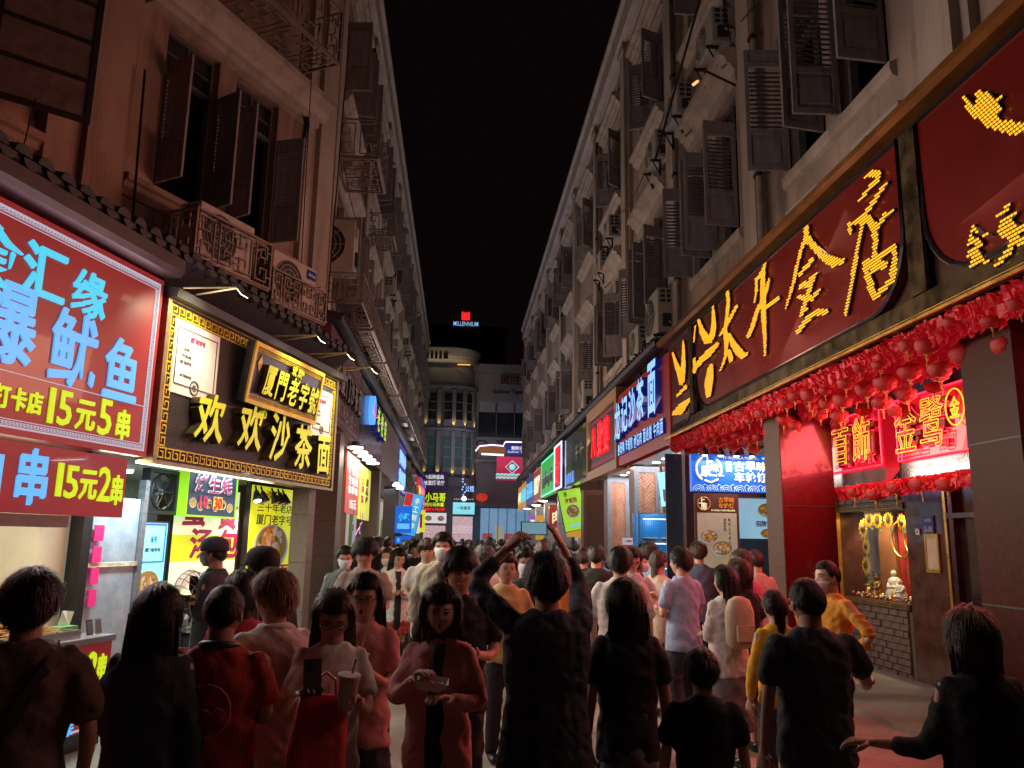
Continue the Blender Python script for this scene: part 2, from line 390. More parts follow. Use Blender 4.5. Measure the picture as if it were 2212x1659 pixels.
def parapet(parent, x0, x1, z=14.1, depth=6):
    m = MB(); m.prof([(.5, z), (.02, z), (-.1, z + .05), (-.12, z + .5), (-.2, z + .56), (-.2, z + .66), (.5, z + .66)], x0, x1); m.build('parapet', M_parapet, parent)
    m = MB(); m.b2(x0, x1, .5, depth, z + .2, z + .3); m.build('roof', M_tile, parent)
rnd = random.Random(3)
def cfg_rand(n=4):
    out = []
    for _ in range(n):
        c = rnd.random(); out.append((None, rnd.uniform(80, 105)) if c < .12 else (rnd.uniform(60, 140), rnd.uniform(60, 140)) if c < .7 else (3, 3) if c < .88 else (4, rnd.uniform(80, 110)))
    return out
# ---- right row
RB = thing('arcade_building', 'long three storey arcade building in tan plaster lining the right side of the street', 'building', FR.at(0), FR.a)
PR = [1.6, 5.75, 10.0, 14.0, 18.3, 22.5, 26.9, 30.7, 35.6, 39.6, 43.6, 48.6]
M_litwin = glow('lit_window_cyan', (.15, .5, .6, 1), .8)
for i, y in enumerate(PR): pilaster(RB, -y)
for i in range(len(PR) - 1):
    bay(RB, -PR[i + 1] + .33, -PR[i] - .33, M_wallR, cfg_rand() if i not in (1, 2) else [(95, 100), (92, 95), (None, 90), (75, 95)], near=i in (1, 2, 3), lit=M_litwin if i == 6 else None)
parapet(RB, -48.9, 0)
m = MB(); m.b2(-48.9, 0, 3.2, 3.4, 0, 5.0); m.build('rear_wall', M_wallR, RB)
m = MB(); m.b2(-48.9, 3.9, .05, 3.2, 5.02, 5.09); m.b2(-48.9, -48.83, .5, 8, 5.1, 14.3); m.build('arcade_ceiling', M_wallR, RB)
# ---- left row
LB = thing('arcade_building', 'long three storey arcade building in pale plaster lining the left side of the street', 'building', FL.at(0), FL.a)
PL = [13.95, 18.7, 22.9, 27.2, 31.4, 35.7, 40.0, 44.2, 48.5, 52.8]
for y in PL: pilaster(LB, y)
for i in range(len(PL) - 1): bay(LB, PL[i] + .33, PL[i + 1] - .33, M_pil if i > 0 else M_wallL, cfg_rand() if i else [(100, 95), (90, 100), (95, 100), (95, 90)], near=i == 0)
parapet(LB, 13.7, 53.1)
m = MB(); m.b2(13.7, 53.1, .05, 5, 5.02, 5.09); m.build('arcade_ceiling', M_wallL, LB)
m = MB(); m.b2(13.7, 53.1, 3.2, 3.4, 0.05, 5.0); m.build('rear_wall', M_wallL, LB)
# ---- near left angled corner house
AB = thing('corner_building', 'near corner house on the left with peach plaster, grey louvred shutters and thick pilasters', 'building', FW.at(0), FW.a)
m = MB()
W1 = (-3.72, -2.72); W2 = (-2.36, -1.36)
wall_with_openings(m, -4.32, -.62, .18, .5, 4.0, 14.1, [(*W1, 6.3, 8.72), (*W2, 6.3, 8.72), (*W1, 10.7, 12.9), (*W2, 10.7, 12.9)])
m.build('wall', M_wallL, AB)
m = MB(); wall_with_openings(m, -9.5, -5.42, .18, .5, 4.0, 14.1, [(-7.2, -6.2, 6.5, 8.9)]); m.build('wall', M_wallL, AB)
for x, w in ((-.22, .42), (-4.62, .56), (-10, .9)):
    m = MB(); m.b2(x - w / 2, x + w / 2, 0, .5, 4.0, 14.1); m.b2(x + w / 2 + .001, x + w / 2 + .1, .1, .5, 4, 14.1) if x < -1 else None
    m.b2(x - w / 2 - .13, x - w / 2 - .001, .1, .5, 4.0, 14.1)
    if x > -5: m.b2(x - w / 2 - .3, x - w / 2 - .131, .06, .5, 4.0, 14.1)
    m.build('pilaster', M_wallL if x < -1 else M_pil, AB)
m = MB(); m.b2(-5.42, -5.21, -.0, .5, 4.0, 14.1); m.build('pilaster', M_wallL, AB)
m = MB(); hood(m, -4.2, -.44, .0, 8.86, .36, .3); m.b2(-4.15, -.5, .0, .17, 8.74, 8.85); m.b2(-4.15, -.5, 0.001, .17, 8.86, 9.2); m.build('window_hood', M_trim, AB)
m = MB(); hood(m, -4.28, -.62, .178, 5.98, .26, .2); m.b2(-4.28, -.62, .12, .178, 5.7, 5.82); hood(m, -9, -5.42, .178, 5.88, .3, .2); m.b2(-9, -5.42, .12, .178, 5.6, 5.72); m.build('window_sill', M_wallL, AB)
window_unit(AB, sum(W1) / 2, .18, 6.3, 8.72, 1.0, (95, 80), near=True); window_unit(AB, sum(W2) / 2, .18, 6.3, 8.72, 1.0, (100, 97), near=True)
window_unit(AB, sum(W1) / 2, .18, 10.7, 12.9, 1.0, (95, 90)); window_unit(AB, sum(W2) / 2, .18, 10.7, 12.9, 1.0, (95, 95))
# old barred steel window swung open at the picture's left edge
w_ = MB(); w_.b2(-.5, .5, 0, .05, 0, .06); w_.b2(-.5, .5, 0, .05, 2.34, 2.4); w_.b2(-.5, -.44, 0, .05, .06, 2.34); w_.b2(.44, .5, 0, .05, .06, 2.34)
for k in range(1, 5): w_.b2(-.44, .44, .005, .045, k * .47, k * .47 + .05)
wf = w_.build('steel_casement', M_iron, AB, (-5.78, -.35, 6.22)); wf.rotation_euler = (0, 0, R(-28))
g_ = MB(); g_.b2(-.44, .44, .02, .03, .06, 2.34); g_.build('pane', mat('frosted_pane', (.16, .11, .11, 1), .35, var=.3, bump=.1), wf)
m = MB(); m.b2(-9.8, 0, .5, 3, 14.1, 14.3); m.build('roof', M_tile, AB)
m = MB(); m.b2(-9.4, -5.5, .9, .95, 6, 9.2); m.build('dark_room_box', M_dark, AB)  # near black sheet painting the dark behind the opening
parapet(AB, -10, -.02, depth=3)
def cable(label, pts, r=.012, mm=None, name='cable'):
    P = [Vector(p) for p in pts]; Q = []
    for i in range(len(P) - 1):
        for t in np.linspace(0, 1, 8, endpoint=False): Q.append(P[i].lerp(P[i + 1], t))
    Q.append(P[-1]); return tag(MB().tube(Q, r, 5).build(name, mm or M_black, smooth=True), label, name)
def sag(a, b, d, n=9):
    a, b = Vector(a), Vector(b); return [a.lerp(b, t) - Vector((0, 0, d * 4 * t * (1 - t))) for t in np.linspace(0, 1, n)]
cable('long black cable drooping over the sill below the corner pilaster of the peach house', sag(FW.at(-4.3, .12, 7.6), FW.at(-4.25, .14, 5.6), -.0) , .018)
cable('thin grey cable looping from the thick pilaster to the caged air conditioner', sag(FW.at(-4.25, .14, 5.6), FW.at(-3.2, .5, 5.1), .25))
cable('thin black wire hanging straight down past the right hand window hood of the peach house', [FW.at(-1.35, .42, 9.6), FW.at(-1.28, .4, 7.5), FW.at(-1.2, .38, 5.6)], .008)
cable('grey wire hanging beside the barred window at the left edge of the photo', [FW.at(-5.9, .45, 6.25), FW.at(-5.98, .42, 5.2)], .008)
cable('dark cable running down the corner pilaster where the left row begins', [FL.at(13.75, .08, 9.9), FL.at(13.72, .06, 8.2), FL.at(13.62, .05, 6.9), FL.at(13.6, .04, 5.6)], .013)
cable('cable hanging in a long curve between two top floor bays of the right row', sag(FR.at(-11.9, .02, 12.6), FR.at(-10.6, -.05, 9.1), -.5), .01)
p_ = MB().tube([FW.at(-.95, .05, 8.72), FW.at(-.9, .05, 8.6), FW.at(-.93, .05, 8.2)], .05, 8).build('vent_pipe', M_black, smooth=True); tag(p_, 'short black pipe bent out of the peach wall right of the shutters', 'pipe')
# far awning pole with a small lit tube sticking out over the gold shop
t = thing('wall_pole', 'thin iron pole with small glowing tube jutting from the right facade above the gold sign', 'pole', FR.at(-10.6, 0, 8.4), FR.a)
MB().tube([(0, .1, 0), (.35, -.5, .0)], .018, 6).build('bracket', M_iron, t); MB().tube([(-.7, -.95, -.9), (1.6, -.35, 2.2)], .02, 6).build('pole', M_iron, t)
MB().tube([(.1, -.5, -.03), (.28, -.62, -.2)], .022, 6).build('tube_lamp', glow('warm_tube', (1, .55, .18, 1), 1.2), t)

# drain pipes, wall clips and loose wires on both fronts
PIPE = mat('drain_pipe_grey', (.2, .17, .15, 1), .6, var=.3, bump=.15)
for k, (F, s_, n_, z0, z1, lab) in enumerate(((FR, -13.65, -.02, 5.4, 13.9, 'grey drain pipe beside the pilaster over the gold sign corner'), (FR, -22.1, -.02, 5.4, 13.9, 'grey drain pipe on the pilaster above the framed black sign'), (FR, -30.3, -.02, 5.4, 13.9, 'grey drain pipe on the right facade above the green sign'), (FL, 18.35, -.02, 5.7, 13.9, 'grey drain pipe between the first two bays of the left row'), (FL, 26.85, -.02, 5.7, 13.9, 'grey drain pipe between the third and fourth bays of the left row'), (FR, -9.65, -.02, 5.5, 13.9, 'thin drain pipe near the glowing tube on the right facade'))):
    t = thing('drain_pipe', lab, 'pipe', F.at(s_, n_, 0), F.a, 'drain pipes on the facades'); MB().tube([(0, 0, z0), (0, 0, z1)], .045, 8).build('pipe', PIPE, t, smooth=True)
    for j in range(4): m = MB(); m.b2(-.07, .07, -.055, .02, z0 + 1 + j * 2, z0 + 1.05 + j * 2); m.build('clamp', M_iron, t)
for k, (a, b, d, lab) in enumerate(((FR.at(-5.8, .05, 9.0), FR.at(-9.9, .04, 8.95), .25, 'sagging wire on the right facade between the two nearest pilasters'), (FR.at(-14.1, .05, 9.9), FR.at(-18.2, .05, 9.6), .3, 'sagging wire above the red noodle sign on the right facade'), (FR.at(-18.4, .05, 5.9), FR.at(-26.8, .05, 5.7), .35, 'wire drooping low above the framed black sign'), (FL.at(14.1, .08, 8.6), FL.at(18.6, .05, 8.9), .4, 'wire swung below the first cage of the left row'), (FL.at(18.8, .05, 9.7), FL.at(27, .05, 9.6), .5, 'long sagging wire over the second and third left bays'), (FW.at(-3.9, .25, 5.7), FW.at(-.3, .1, 5.9), .3, 'tangle of wire behind the caged air conditioners'), (FR.at(-10.2, .03, 13.2), FR.at(-10.6, .03, 9.4), -.3, 'loose wire hanging down the second right pilaster'))):
    cable(lab, sag(a, b, d), .011)
_ord7 = ['first', 'second', 'third', 'fourth', 'fifth', 'sixth', 'seventh']
# ================================================================== left side: shops and signs
def wt(name, label, cat, F, s, n=0, z=0, group=None): return thing(name, label, cat, F.at(s, n, z), F.a, group)
RED = mat('sign_red_acrylic', (.30, .018, .022, 1), .35, emit=lin(150, 45, 50), es=.33, var=.06, scale=2, bump=.02, coat=.2)
CY = glow('letter_cyan', (.05, .56, .8, 1), 1.05); CY2 = glow('letter_sky', (.09, .42, .82, 1), 1.1); LIME = glow('letter_lime', (.52, .72, .01, 1), 1.0)
WLINE = glow('border_white', (.45, .5, .62, 1), .75); M_purple = mat('gutter_purple', (.045, .028, .033, 1), .45, var=.15, bump=.1)
def frame_lines(parent, x0, x1, z0, z1, y, m, w=.012, name='border'):
    for a in ((x0, x1, z0, z0 + w), (x0, x1, z1 - w, z1), (x0, x0 + w, z0 + w, z1 - w), (x1 - w, x1, z0 + w, z1 - w)):
        q = MB(); q.b2(a[0], a[1], y - .006, y, a[2], a[3]); q.build(name, m, parent)
def key_border(parent, x0, x1, z, y, h, m, vertical=False, t=.016, name='key_border', flip=1):
    """greek key running along x (or z when vertical)"""
    L = x1 - x0; n = max(1, round(L / (h * 1.15))); u = L / n; q = MB()
    seg = [(0, 1, 0, .12), (0, .12, .12, 1), (.12, .78, .88, 1), (.66, .78, .34, .88), (.34, .66, .34, .46)]
    for i in range(n):
        for a, b, c, d in seg:
            X0, X1, Z0, Z1 = x0 + i * u + a * u, x0 + i * u + b * u, c * h * flip, d * h * flip
            q.b2(X0, X1, y - t, y, z + min(Z0, Z1), z + max(Z0, Z1)) if not vertical else q.b2(z + min(Z0, Z1), z + max(Z0, Z1), y - t, y, X0, X1)
    o = q.build(name, m, parent); o['kind'] = 'stuff'; return o
# --- red squid sign, upper
t = wt('shop_sign', 'large red backlit squid skewer sign with pale blue characters over the counter', 'shop sign', FB, 0)
m = MB(); m.b2(-8.4, -4.24, .001, .16, 2.45, 4.16); m.build('panel', RED, t)
frame_lines(t, -8.35, -4.29, 2.5, 4.11, 0, WLINE, .014); frame_lines(t, -8.3, -4.35, 2.56, 4.05, 0, WLINE, .006)
key_border(t, -8.32, -4.31, 4.065, 0, .03, WLINE, t=.006); key_border(t, -8.32, -4.31, 2.52, 0, .03, WLINE, t=.006); key_border(t, 2.56, 4.05, -4.345, 0, .03, WLINE, True, t=.006)
m = MB(); m.b2(-8.3, -4.36, -.005, -.001, 2.905, 2.912); m.build('border', WLINE, t)
for ch, s, z, w, h in (('食', -6.22, 3.72, .5, .44), ('汇', -5.73, 3.74, .44, .42), ('缘', -5.22, 3.72, .4, .38)): text(ch, w, h, [CY], t, s, -.002, z, .015, .02, name='character')
for ch, s, z, w, h in (('火', -6.62, 3.22, .5, .6), ('爆', -6.02, 3.27, .56, .62), ('鱿', -5.32, 3.22, .52, .62), ('鱼', -4.72, 3.18, .44, .54)): text(ch, w, h, [CY2], t, s, -.002, z, .015, .017 if ch != '鱼' else .022, name='character')
for ch, s, z, w, h in (('网', -6.32, 2.72, .14, .17), ('红', -6.15, 2.72, .14, .17), ('打', -5.98, 2.72, .14, .17), ('卡', -5.82, 2.72, .14, .17), ('店', -5.66, 2.72, .14, .17), ('1', -5.49, 2.73, .055, .28), ('5', -5.34, 2.73, .15, .28), ('元', -5.1, 2.71, .22, .24), ('5', -4.86, 2.73, .16, .31), ('串', -4.62, 2.7, .17, .26)): text(ch, w, h, [LIME], t, s, -.002, z, .012, .025 if ch not in '15' else .012, name='character')
# --- red lower sign
t = wt('shop_sign', 'low red backlit price sign reading 15元2串 hung under the large squid sign', 'shop sign', FB, 0, -.08)
m = MB(); m.b2(-8.4, -4.38, .001, .1, 1.89, 2.42); m.build('panel', RED, t)
for ch, s, z, w, h in (('羊', -6.9, 2.14, .5, .46), ('肉', -6.02, 2.14, .42, .46), ('串', -5.5, 2.17, .3, .42)): text(ch, w, h, [CY2], t, s, -.002, z, .012, .03, name='character')
for ch, s, z, w, h in (('1', -5.21, 2.17, .06, .27), ('5', -5.07, 2.16, .15, .27), ('元', -4.87, 2.15, .2, .24), ('2', -4.67, 2.17, .16, .3), ('串', -4.5, 2.13, .14, .26)): text(ch, w, h, [LIME], t, s, -.002, z, .012, .026 if ch not in '125' else .012, name='character')
t = wt('awning_box', 'pale grey shutter box under the lower red sign', 'shutter box', FB, 0, -.1)
m = MB(); m.b2(-8.4, -5.02, .0, .22, 1.79, 1.885); m.build('box', mat('grey_sheet', (.2, .19, .18, 1), .6, var=.2), t)
# --- tiled eave above the signs
t = wt('tiled_eave', 'dark tiled eave running above the red and black signs of the near left shops', 'tiled roof', FB, 0)
m = MB(); m.prof([(-.16, 4.19), (-.2, 4.24), (-.2, 4.36), (-.1, 4.4), (.12, 4.4), (.12, 4.19)], -8.4, -4.22); m.build('gutter', M_purple, t)
m = MB(); m.prof([(-.12, 4.02), (-.14, 4.1), (.1, 4.16), (.1, 4.02)], -4.19, .12); m.build('gutter', M_acdark, t)
m = MB(); m.prof([(.14, 4.2), (-.14, 4.42), (-.14, 4.46), (2.3, 5.05), (2.3, 4.98)], -8.4, .2); m.build('deck', M_tile, t)
tm_ = MB(); 
tm_.rings([[(.085 * math.cos(a) * sc, y, z + .075 * math.sin(a) * sc) for a in np.linspace(0, math.pi, 7)] for y, z, sc in ((0, 0, 1), (.0, 0, .8), (.36, .085, .85), (.36, .085, 1))][:1] + [[(.085 * math.cos(a) * .88, .38, .09 + .075 * math.sin(a) * .88) for a in np.linspace(0, math.pi, 7)]])
tme = tm_.mesh('tile', M_tile)
for i in range(38):
    for k in range(2): 
        o = link('tile', tme, t, (-8.3 + i * .225 + random.uniform(-.012, .012), -.2 + k * .33, 4.44 + k * .08 + random.uniform(-.008, .012))); o.rotation_euler = (R(random.uniform(-2, 2)), 0, R(random.uniform(-3, 3)))
for i in range(37):
    o = link('tile', tme, t, (-8.19 + i * .225, -.17, 4.455)); o.rotation_euler = (R(-3), R(180), 0)
# --- black and gold noodle board
LEATH = mat('board_black_leather', (.035, .034, .038, 1), .38, var=.5, scale=60, bump=.6, bscale=70)
GOLDP = mat('gold_paint', (.78, .56, .03, 1), .35, metal=.3, var=.1, bump=.1)
YEL = mat('letter_yellow_face', (.62, .66, .01, 1), .4, emit=(.6, .62, .0, 1), es=.5, var=.08, bump=0); YSIDE = mat('letter_side_bronze', (.12, .09, .04, 1), .35, metal=.6, var=.2, bump=.05)  # mild glow put into the letter faces for the spot light on them
t = wt('noodle_shop_board', 'black board with gold key border and yellow characters 欢欢沙茶面', 'shop sign', FB, 0)
m = MB(); m.b2(-4.12, -.02, .0, .14, 2.44, 4.0); m.build('board', LEATH, t)
m = MB(); [m.b2(*a) for a in ((-4.18, .04, -.03, .15, 2.4, 2.438), (-4.18, .04, -.03, .15, 4.002, 4.04), (-4.18, -4.122, -.03, .15, 2.438, 4.002), (-.018, .04, -.03, .15, 2.438, 4.002))]
m.build('frame', mat('board_frame_brass', (.3, .24, .14, 1), .35, metal=.7, var=.3, bump=.2), t)
key_border(t, -4.1, -.04, 3.87, -.001, .105, GOLDP); key_border(t, -4.1, -.04, 2.57, -.001, .105, GOLDP, flip=-1)
key_border(t, 2.58, 3.86, -4.1, -.001, .1, GOLDP, True); key_border(t, 2.58, 3.86, -.04, -.001, .1, GOLDP, True, flip=-1)
for ch, s, z, w, h, sh in (('欢', -3.42, 2.94, .56, .5, .16), ('欢', -2.58, 2.96, .56, .52, .16), ('沙', -1.86, 2.94, .5, .58, .12), ('茶', -1.19, 2.9, .5, .56, .1), ('面', -.54, 2.86, .4, .5, .06)):
    text(ch, w, h, [YEL, YSIDE], t, s, -.02, z, .1, .024, sh, name='character', tilt=R(-3))
q = MB(); q.cyl((-2.17, -.06, 3.17), (-2.17, 0, 3.17), .05, 12); q.build('trademark_disc', YEL, t); text('R', .04, .055, [LEATH], t, -2.17, -.061, 3.17, .004, .0)
# certificates
CERT = mat('certificate_paper', (.78, .77, .73, 1), .5, emit=(1, .93, .75, 1), es=.12, var=.06, bump=.02)  # faint glow put into the paper where the flood lamps bleach it
INK = mat('grey_ink', (.12, .11, .12, 1), .6, var=.1, bump=0); INKR = mat('crimson_ink', (.35, .03, .1, 1), .6, var=.1, bump=0)
def cert(s0, s1, z0, z1, label, seal=.07):
    c = wt('certificate', label, 'certificate', FB, 0, .012)
    m = MB(); m.b2(s0, s1, -.004, .004, z0, z1); m.build('sheet', CERT, c)
    frame_lines(c, s0 + .05, s1 - .05, z0 + .09, z1 - .07, -.006, INK, .01, 'printed_border')
    cx = (s0 + s1) / 2; q = MB(); q.tube([(cx + seal * math.cos(a), -.01, z0 + .1 + seal * math.sin(a)) for a in np.linspace(0, 6.283, 20)], .008, 5); q.build('seal', INK, c)
    text('老', seal, seal, [INK], c, cx, -.006, z0 + .1, .003, .02); text('厦门老字号', (s1 - s0) * .32, .06, [INKR], c, cx, -.006, z1 - .16, .003, .04)
    for k, (tx, ww) in enumerate((('欢欢', .1), ('沙茶面', .18), ('厦门老字号', .2))): text(tx, ww, .035, [INK], c, s0 + (s1 - s0) * .28, -.006, z0 + (z1 - z0) * (.62 - k * .09), .002, .02)
    text('厦门市商务局', .2, .028, [INK], c, s0 + (s1 - s0) * .3, -.006, z0 + (z1 - z0) * .26, .002, .02)
cert(-4.02, -3.2, 3.12, 3.86, 'white certificate on the black board left of the slanted plaque'); cert(-.8, -.13, 3.12, 3.78, 'white certificate on the black board right of the slanted plaque', .05)
# plaque
t = wt('slanted_plaque', 'black and gold framed plaque reading 厦門老字號 leaning forward on the noodle board', 'plaque', FB, -1.93, .2, 3.56); t.rotation_euler = (R(8), 0, FB.a)
PLQ = mat('plaque_lacquer', (.035, .038, .05, 1), .3, var=.6, scale=8, bump=.15, streak=.08)
m = MB(); m.b2(-.93, .93, 0, .09, -.35, .35); m.build('board', PLQ, t)
for a in ((-.93, .93, -.35, -.3), (-.93, .93, .3, .35), (-.93, -.88, -.299, .299), (.88, .93, -.299, .299)): 
    m = MB(); m.b2(a[0], a[1], -.025, -.001, a[2], a[3]); m.build('frame', GOLDP, t)
key_border(t, -.86, .86, .245, -.002, .045, GOLDP, t=.012); key_border(t, -.86, .86, -.29, -.002, .045, GOLDP, t=.012)
for ch, s, w in (('厦', -.56, .26), ('門', -.26, .26), ('老', .05, .26), ('字', .35, .24), ('號', .64, .25)): text(ch, w, .34, [YEL, YSIDE], t, s, -.01, -.05 - .02 * s, .06, .025, .12, name='character')
for ch, s in (('欢', .02), ('欢', .17)): text(ch, .13, .13, [YEL, YSIDE], t, s, -.01, .2, .04, .03, .1, name='character')
q = MB(); q.cyl((.3, -.03, .22), (.3, 0, .22), .028, 10); q.build('trademark_disc', YEL, t)
q = MB(); q.prism([(-.8, .12), (-.75, .22), (-.7, .12), (-.75, .02)], -.012, -.002); q.build('emblem', GOLDP, t)
# flood lamps on arms over the board
LAMPC = (1, .93, .62)
for i, (s, lab) in enumerate(((-3.9, 'flood lamp on a bracket over the left certificate'), (-2.0, 'flood lamp arm over the slanted plaque'), (-1.05, 'middle flood lamp arm above the noodle board'), (-.15, 'flood lamp arm at the far top corner of the noodle board'))):
    t = wt('flood_lamp', lab, 'lamp', FB, s, 0, 4.06, group='flood lamps over the noodle board')
    MB().tube([(0, .0, .05), (.0, -.62, .12)], .013, 6).tube([(-.28, 0, .05), (0, -.62, .12)], .011, 6).build('arm', mat('lamp_arm_brass', (.45, .38, .22, 1), .35, metal=.7, var=.2, bump=.05), t)
    m = MB(); m.box(0, -.66, .08, .16, .05, .1, Matrix.Rotation(R(-40), 3, 'X')); m.build('lamp_head', M_black, t)
    m = MB(); m.box(.0, -.642, .055, .13, .01, .075, Matrix.Rotation(R(-40), 3, 'X')); m.build('lens', glow('lamp_lens_warm', (1, .85, .5, 1), 6), t)
for s, p, sz in ((-3.95, 105, 3.5), (-2.0, 34, 3.4), (-1.1, 24, 3.3), (-.2, 80, 3.4)): spot('board_light', FB.at(s, .62, 4.1), FB.at(s, 0, sz), p, LAMPC, 105, .9)
# --- stall under the signs
YBOX = mat('poster_yellow', (.55, .62, .02, 1), .4, emit=(.62, .68, .02, 1), es=.8, var=.1, scale=3, bump=0)
WBOX = mat('poster_pale', (.7, .75, .55, 1), .4, emit=(.75, .9, .55, 1), es=.75, var=.1, bump=0)
MAG = mat('print_magenta', (.35, .02, .09, 1), .5, emit=(.4, .01, .1, 1), es=.3, var=0, bump=0); PBLK = mat('print_black', (.02, .02, .02, 1), .5, var=0, bump=0)
WHT = glow('print_white', (.85, .85, .88, 1), .6)
FOOD = [mat('food_' + n, c, .5, emit=c, es=.25, var=.2, scale=20, bump=.2) for n, c in (('broth', (.33, .2, .04, 1)), ('prawn', (.6, .22, .05, 1)), ('tofu', (.65, .42, .06, 1)), ('squid', (.62, .52, .5, 1)), ('greens', (.08, .2, .03, 1)), ('bowl', (.5, .58, .7, 1)), ('bun', (.75, .7, .6, 1)))]
def food_bowl(parent, x, z, r, y=-.004, seed=1, squash=1, n=46):
    """printed bowl of noodles: flat layered shapes on the poster"""
    rg = random.Random(seed)
    def disc(cx, cz, rx, rz, yy, m, k=18, rot=0):
        q = MB(); P = []
        for i in range(k):
            a = 6.2832 * i / k; u, v = rx * math.cos(a), rz * math.sin(a)
            P.append((cx + u * math.cos(rot) - v * math.sin(rot), yy, cz + u * math.sin(rot) + v * math.cos(rot)))
        q.add(P, [tuple(range(k))]); return q, m
    mb = MB(); mats = FOOD
    def add(cx, cz, rx, rz, yy, mi, k=14, rot=0):
        P = [(cx + rx * math.cos(a) * math.cos(rot) - rz * math.sin(a) * math.sin(rot), yy, cz + rx * math.cos(a) * math.sin(rot) + rz * math.sin(a) * math.cos(rot)) for a in [6.2832 * i / k for i in range(k)]]
        mb.mat(mi).add(P, [tuple(range(k))])
    add(x, z, r, r * squash, y, 5, 28); add(x, z + r * .05, r * .9, r * .88 * squash, y - .001, 0, 28)
    for i in range(n):
        a = rg.uniform(0, 6.28); d = r * .74 * math.sqrt(rg.random()); c = rg.choice([1, 2, 2, 3, 3, 4, 1])
        add(x + d * math.cos(a), z + d * math.sin(a) * squash, r * rg.uniform(.08, .2), r * rg.uniform(.05, .13), y - .002 - i * .00012, c, 10, rg.uniform(0, 3))
    o = mb.build('food_print', mats, parent); o['kind'] = 'stuff'
def lightbox(label, F, s0, s1, z0, z1, n, m, cat='poster', edge=M_iron, depth=.06, name='lightbox_poster', tilt=0):
    cx, cz = (s0 + s1) / 2, (z0 + z1) / 2
    t = wt(name, label, cat, F, cx, n, cz); t.rotation_euler = (0, tilt, F.a); w, h = s1 - s0, z1 - z0
    q = MB(); q.b2(-w / 2, w / 2, 0, depth, -h / 2, h / 2); q.build('panel', m, t)
    e = .018; q = MB(); [q.b2(*a) for a in ((-w / 2 - e, w / 2 + e, -.012, depth, h / 2 + .001, h / 2 + e), (-w / 2 - e, w / 2 + e, -.012, depth, -h / 2 - e, -h / 2 - .001), (-w / 2 - e, -w / 2 - .001, -.012, depth, -h / 2, h / 2), (w / 2 + .001, w / 2 + e, -.012, depth, -h / 2, h / 2))]
    q.build('frame', edge, t); return t
t = lightbox('yellow green lightbox with noodle bowl reading 三十年老店 on the right wall of the noodle stall', FB, -1.15, .2, 1.17, 2.43, -.6, YBOX)
text('沙茶面', .5, .13, [mat('print_orange_red', (.6, .1, .02, 1), .5, var=0, bump=0)], t, 0, -.001, .5, .003, .02); text('三十年老店', 1.05, .12, [PBLK], t, .05, -.001, .33, .003, .01); text('厦门老字号', 1.05, .14, [PBLK], t, .05, -.001, .17, .003, .015)
food_bowl(t, .0, -.2, .5, seed=3, squash=.62); text('沙茶面', .95, .2, [MAG], t, .05, -.003, -.53, .006, .03)
t = lightbox('tall yellow lightbox reading 蟹黄汤包 behind the capped cook', FB, -2.66, -1.24, 1.0, 2.3, -.7, WBOX)
q = MB(); q.b2(-.7, .7, -.004, -.001, -.2, .1); q.build('print_band', YBOX, t)
text('蟹', .5, .4, [MAG], t, -.3, -.005, .4, .006, .03); text('黄', .4, .38, [MAG], t, .45, -.005, .37, .006, .04); text('汤', .48, .34, [MAG], t, -.1, -.005, -.0, .006, .03); text('包', .48, .34, [MAG], t, .5, -.005, -.0, .006, .03)
q = MB(); 
for k in range(6): q.ball((-.45 + k * .18, -.01, -.42 + .05 * (k % 2)), .13, .01, .1, 12, 6)
q.build('bun_print', FOOD[6], t)
OYS = mat('print_slate', (.02, .03, .06, 1), .5, emit=(.05, .08, .15, 1), es=.3, var=.3, scale=9, bump=0)
t = lightbox('small lime framed sign reading 烤生蚝 10元 30 hung below the noodle board', FB, -2.74, -1.7, 1.97, 2.5, -.5, OYS, 'shop sign', edge=glow('lime_edge', (.35, .75, .02, 1), .8), depth=.12, name='hanging_sign')
for k in range(6): food_bowl(t, -.4 + k * .16, -.13 - .03 * (k % 2), .07, seed=20 + k, squash=.8, n=10)
for k, ch in enumerate('烤生蚝'): text(ch, .25, .2, [WHT], t, -.27 + k * .27, -.012, .1, .003, .035, name='character'); text(ch, .23, .18, [MAG], t, -.27 + k * .27, -.017, .09, .004, .01, name='character')
text('10', .17, .14, [MAG], t, -.2, -.012, -.11, .006, .03); text('元', .06, .06, [PBLK], t, -.06, -.012, -.14, .004, .02)
q = MB(); q.b2(.01, .2, -.014, -.008, -.19, -.04); q.build('price_patch', FOOD[2], t); text('30', .16, .13, [mat('print_red', (.5, .01, .01, 1), .5, var=0, bump=0)], t, .105, -.016, -.115, .004, .03); text('个', .06, .06, [PBLK], t, .24, -.012, -.14, .004, .02)
CYBOX = mat('poster_cyan', (.3, .75, .8, 1), .4, emit=(.2, .8, .95, 1), es=.72, var=.12, bump=0)
t = lightbox('cyan backlit certificate poster with food bowl beside the steel sheet', FB, -3.32, -2.86, 1.0, 1.87, -.62, CYBOX)
frame_lines(t, -.2, .2, .02, .42, -.001, glow('print_blue', (.02, .15, .5, 1), .5), .012, 'printed_border'); text('厦门老字号', .26, .04, [PBLK], t, 0, -.001, .15, .002, .02); text('证书', .1, .07, [glow('print_blue', (.02, .15, .5, 1), .5)], t, 0, -.001, .26, .002, .02); food_bowl(t, -.04, -.2, .2, seed=9, squash=.7, n=30)
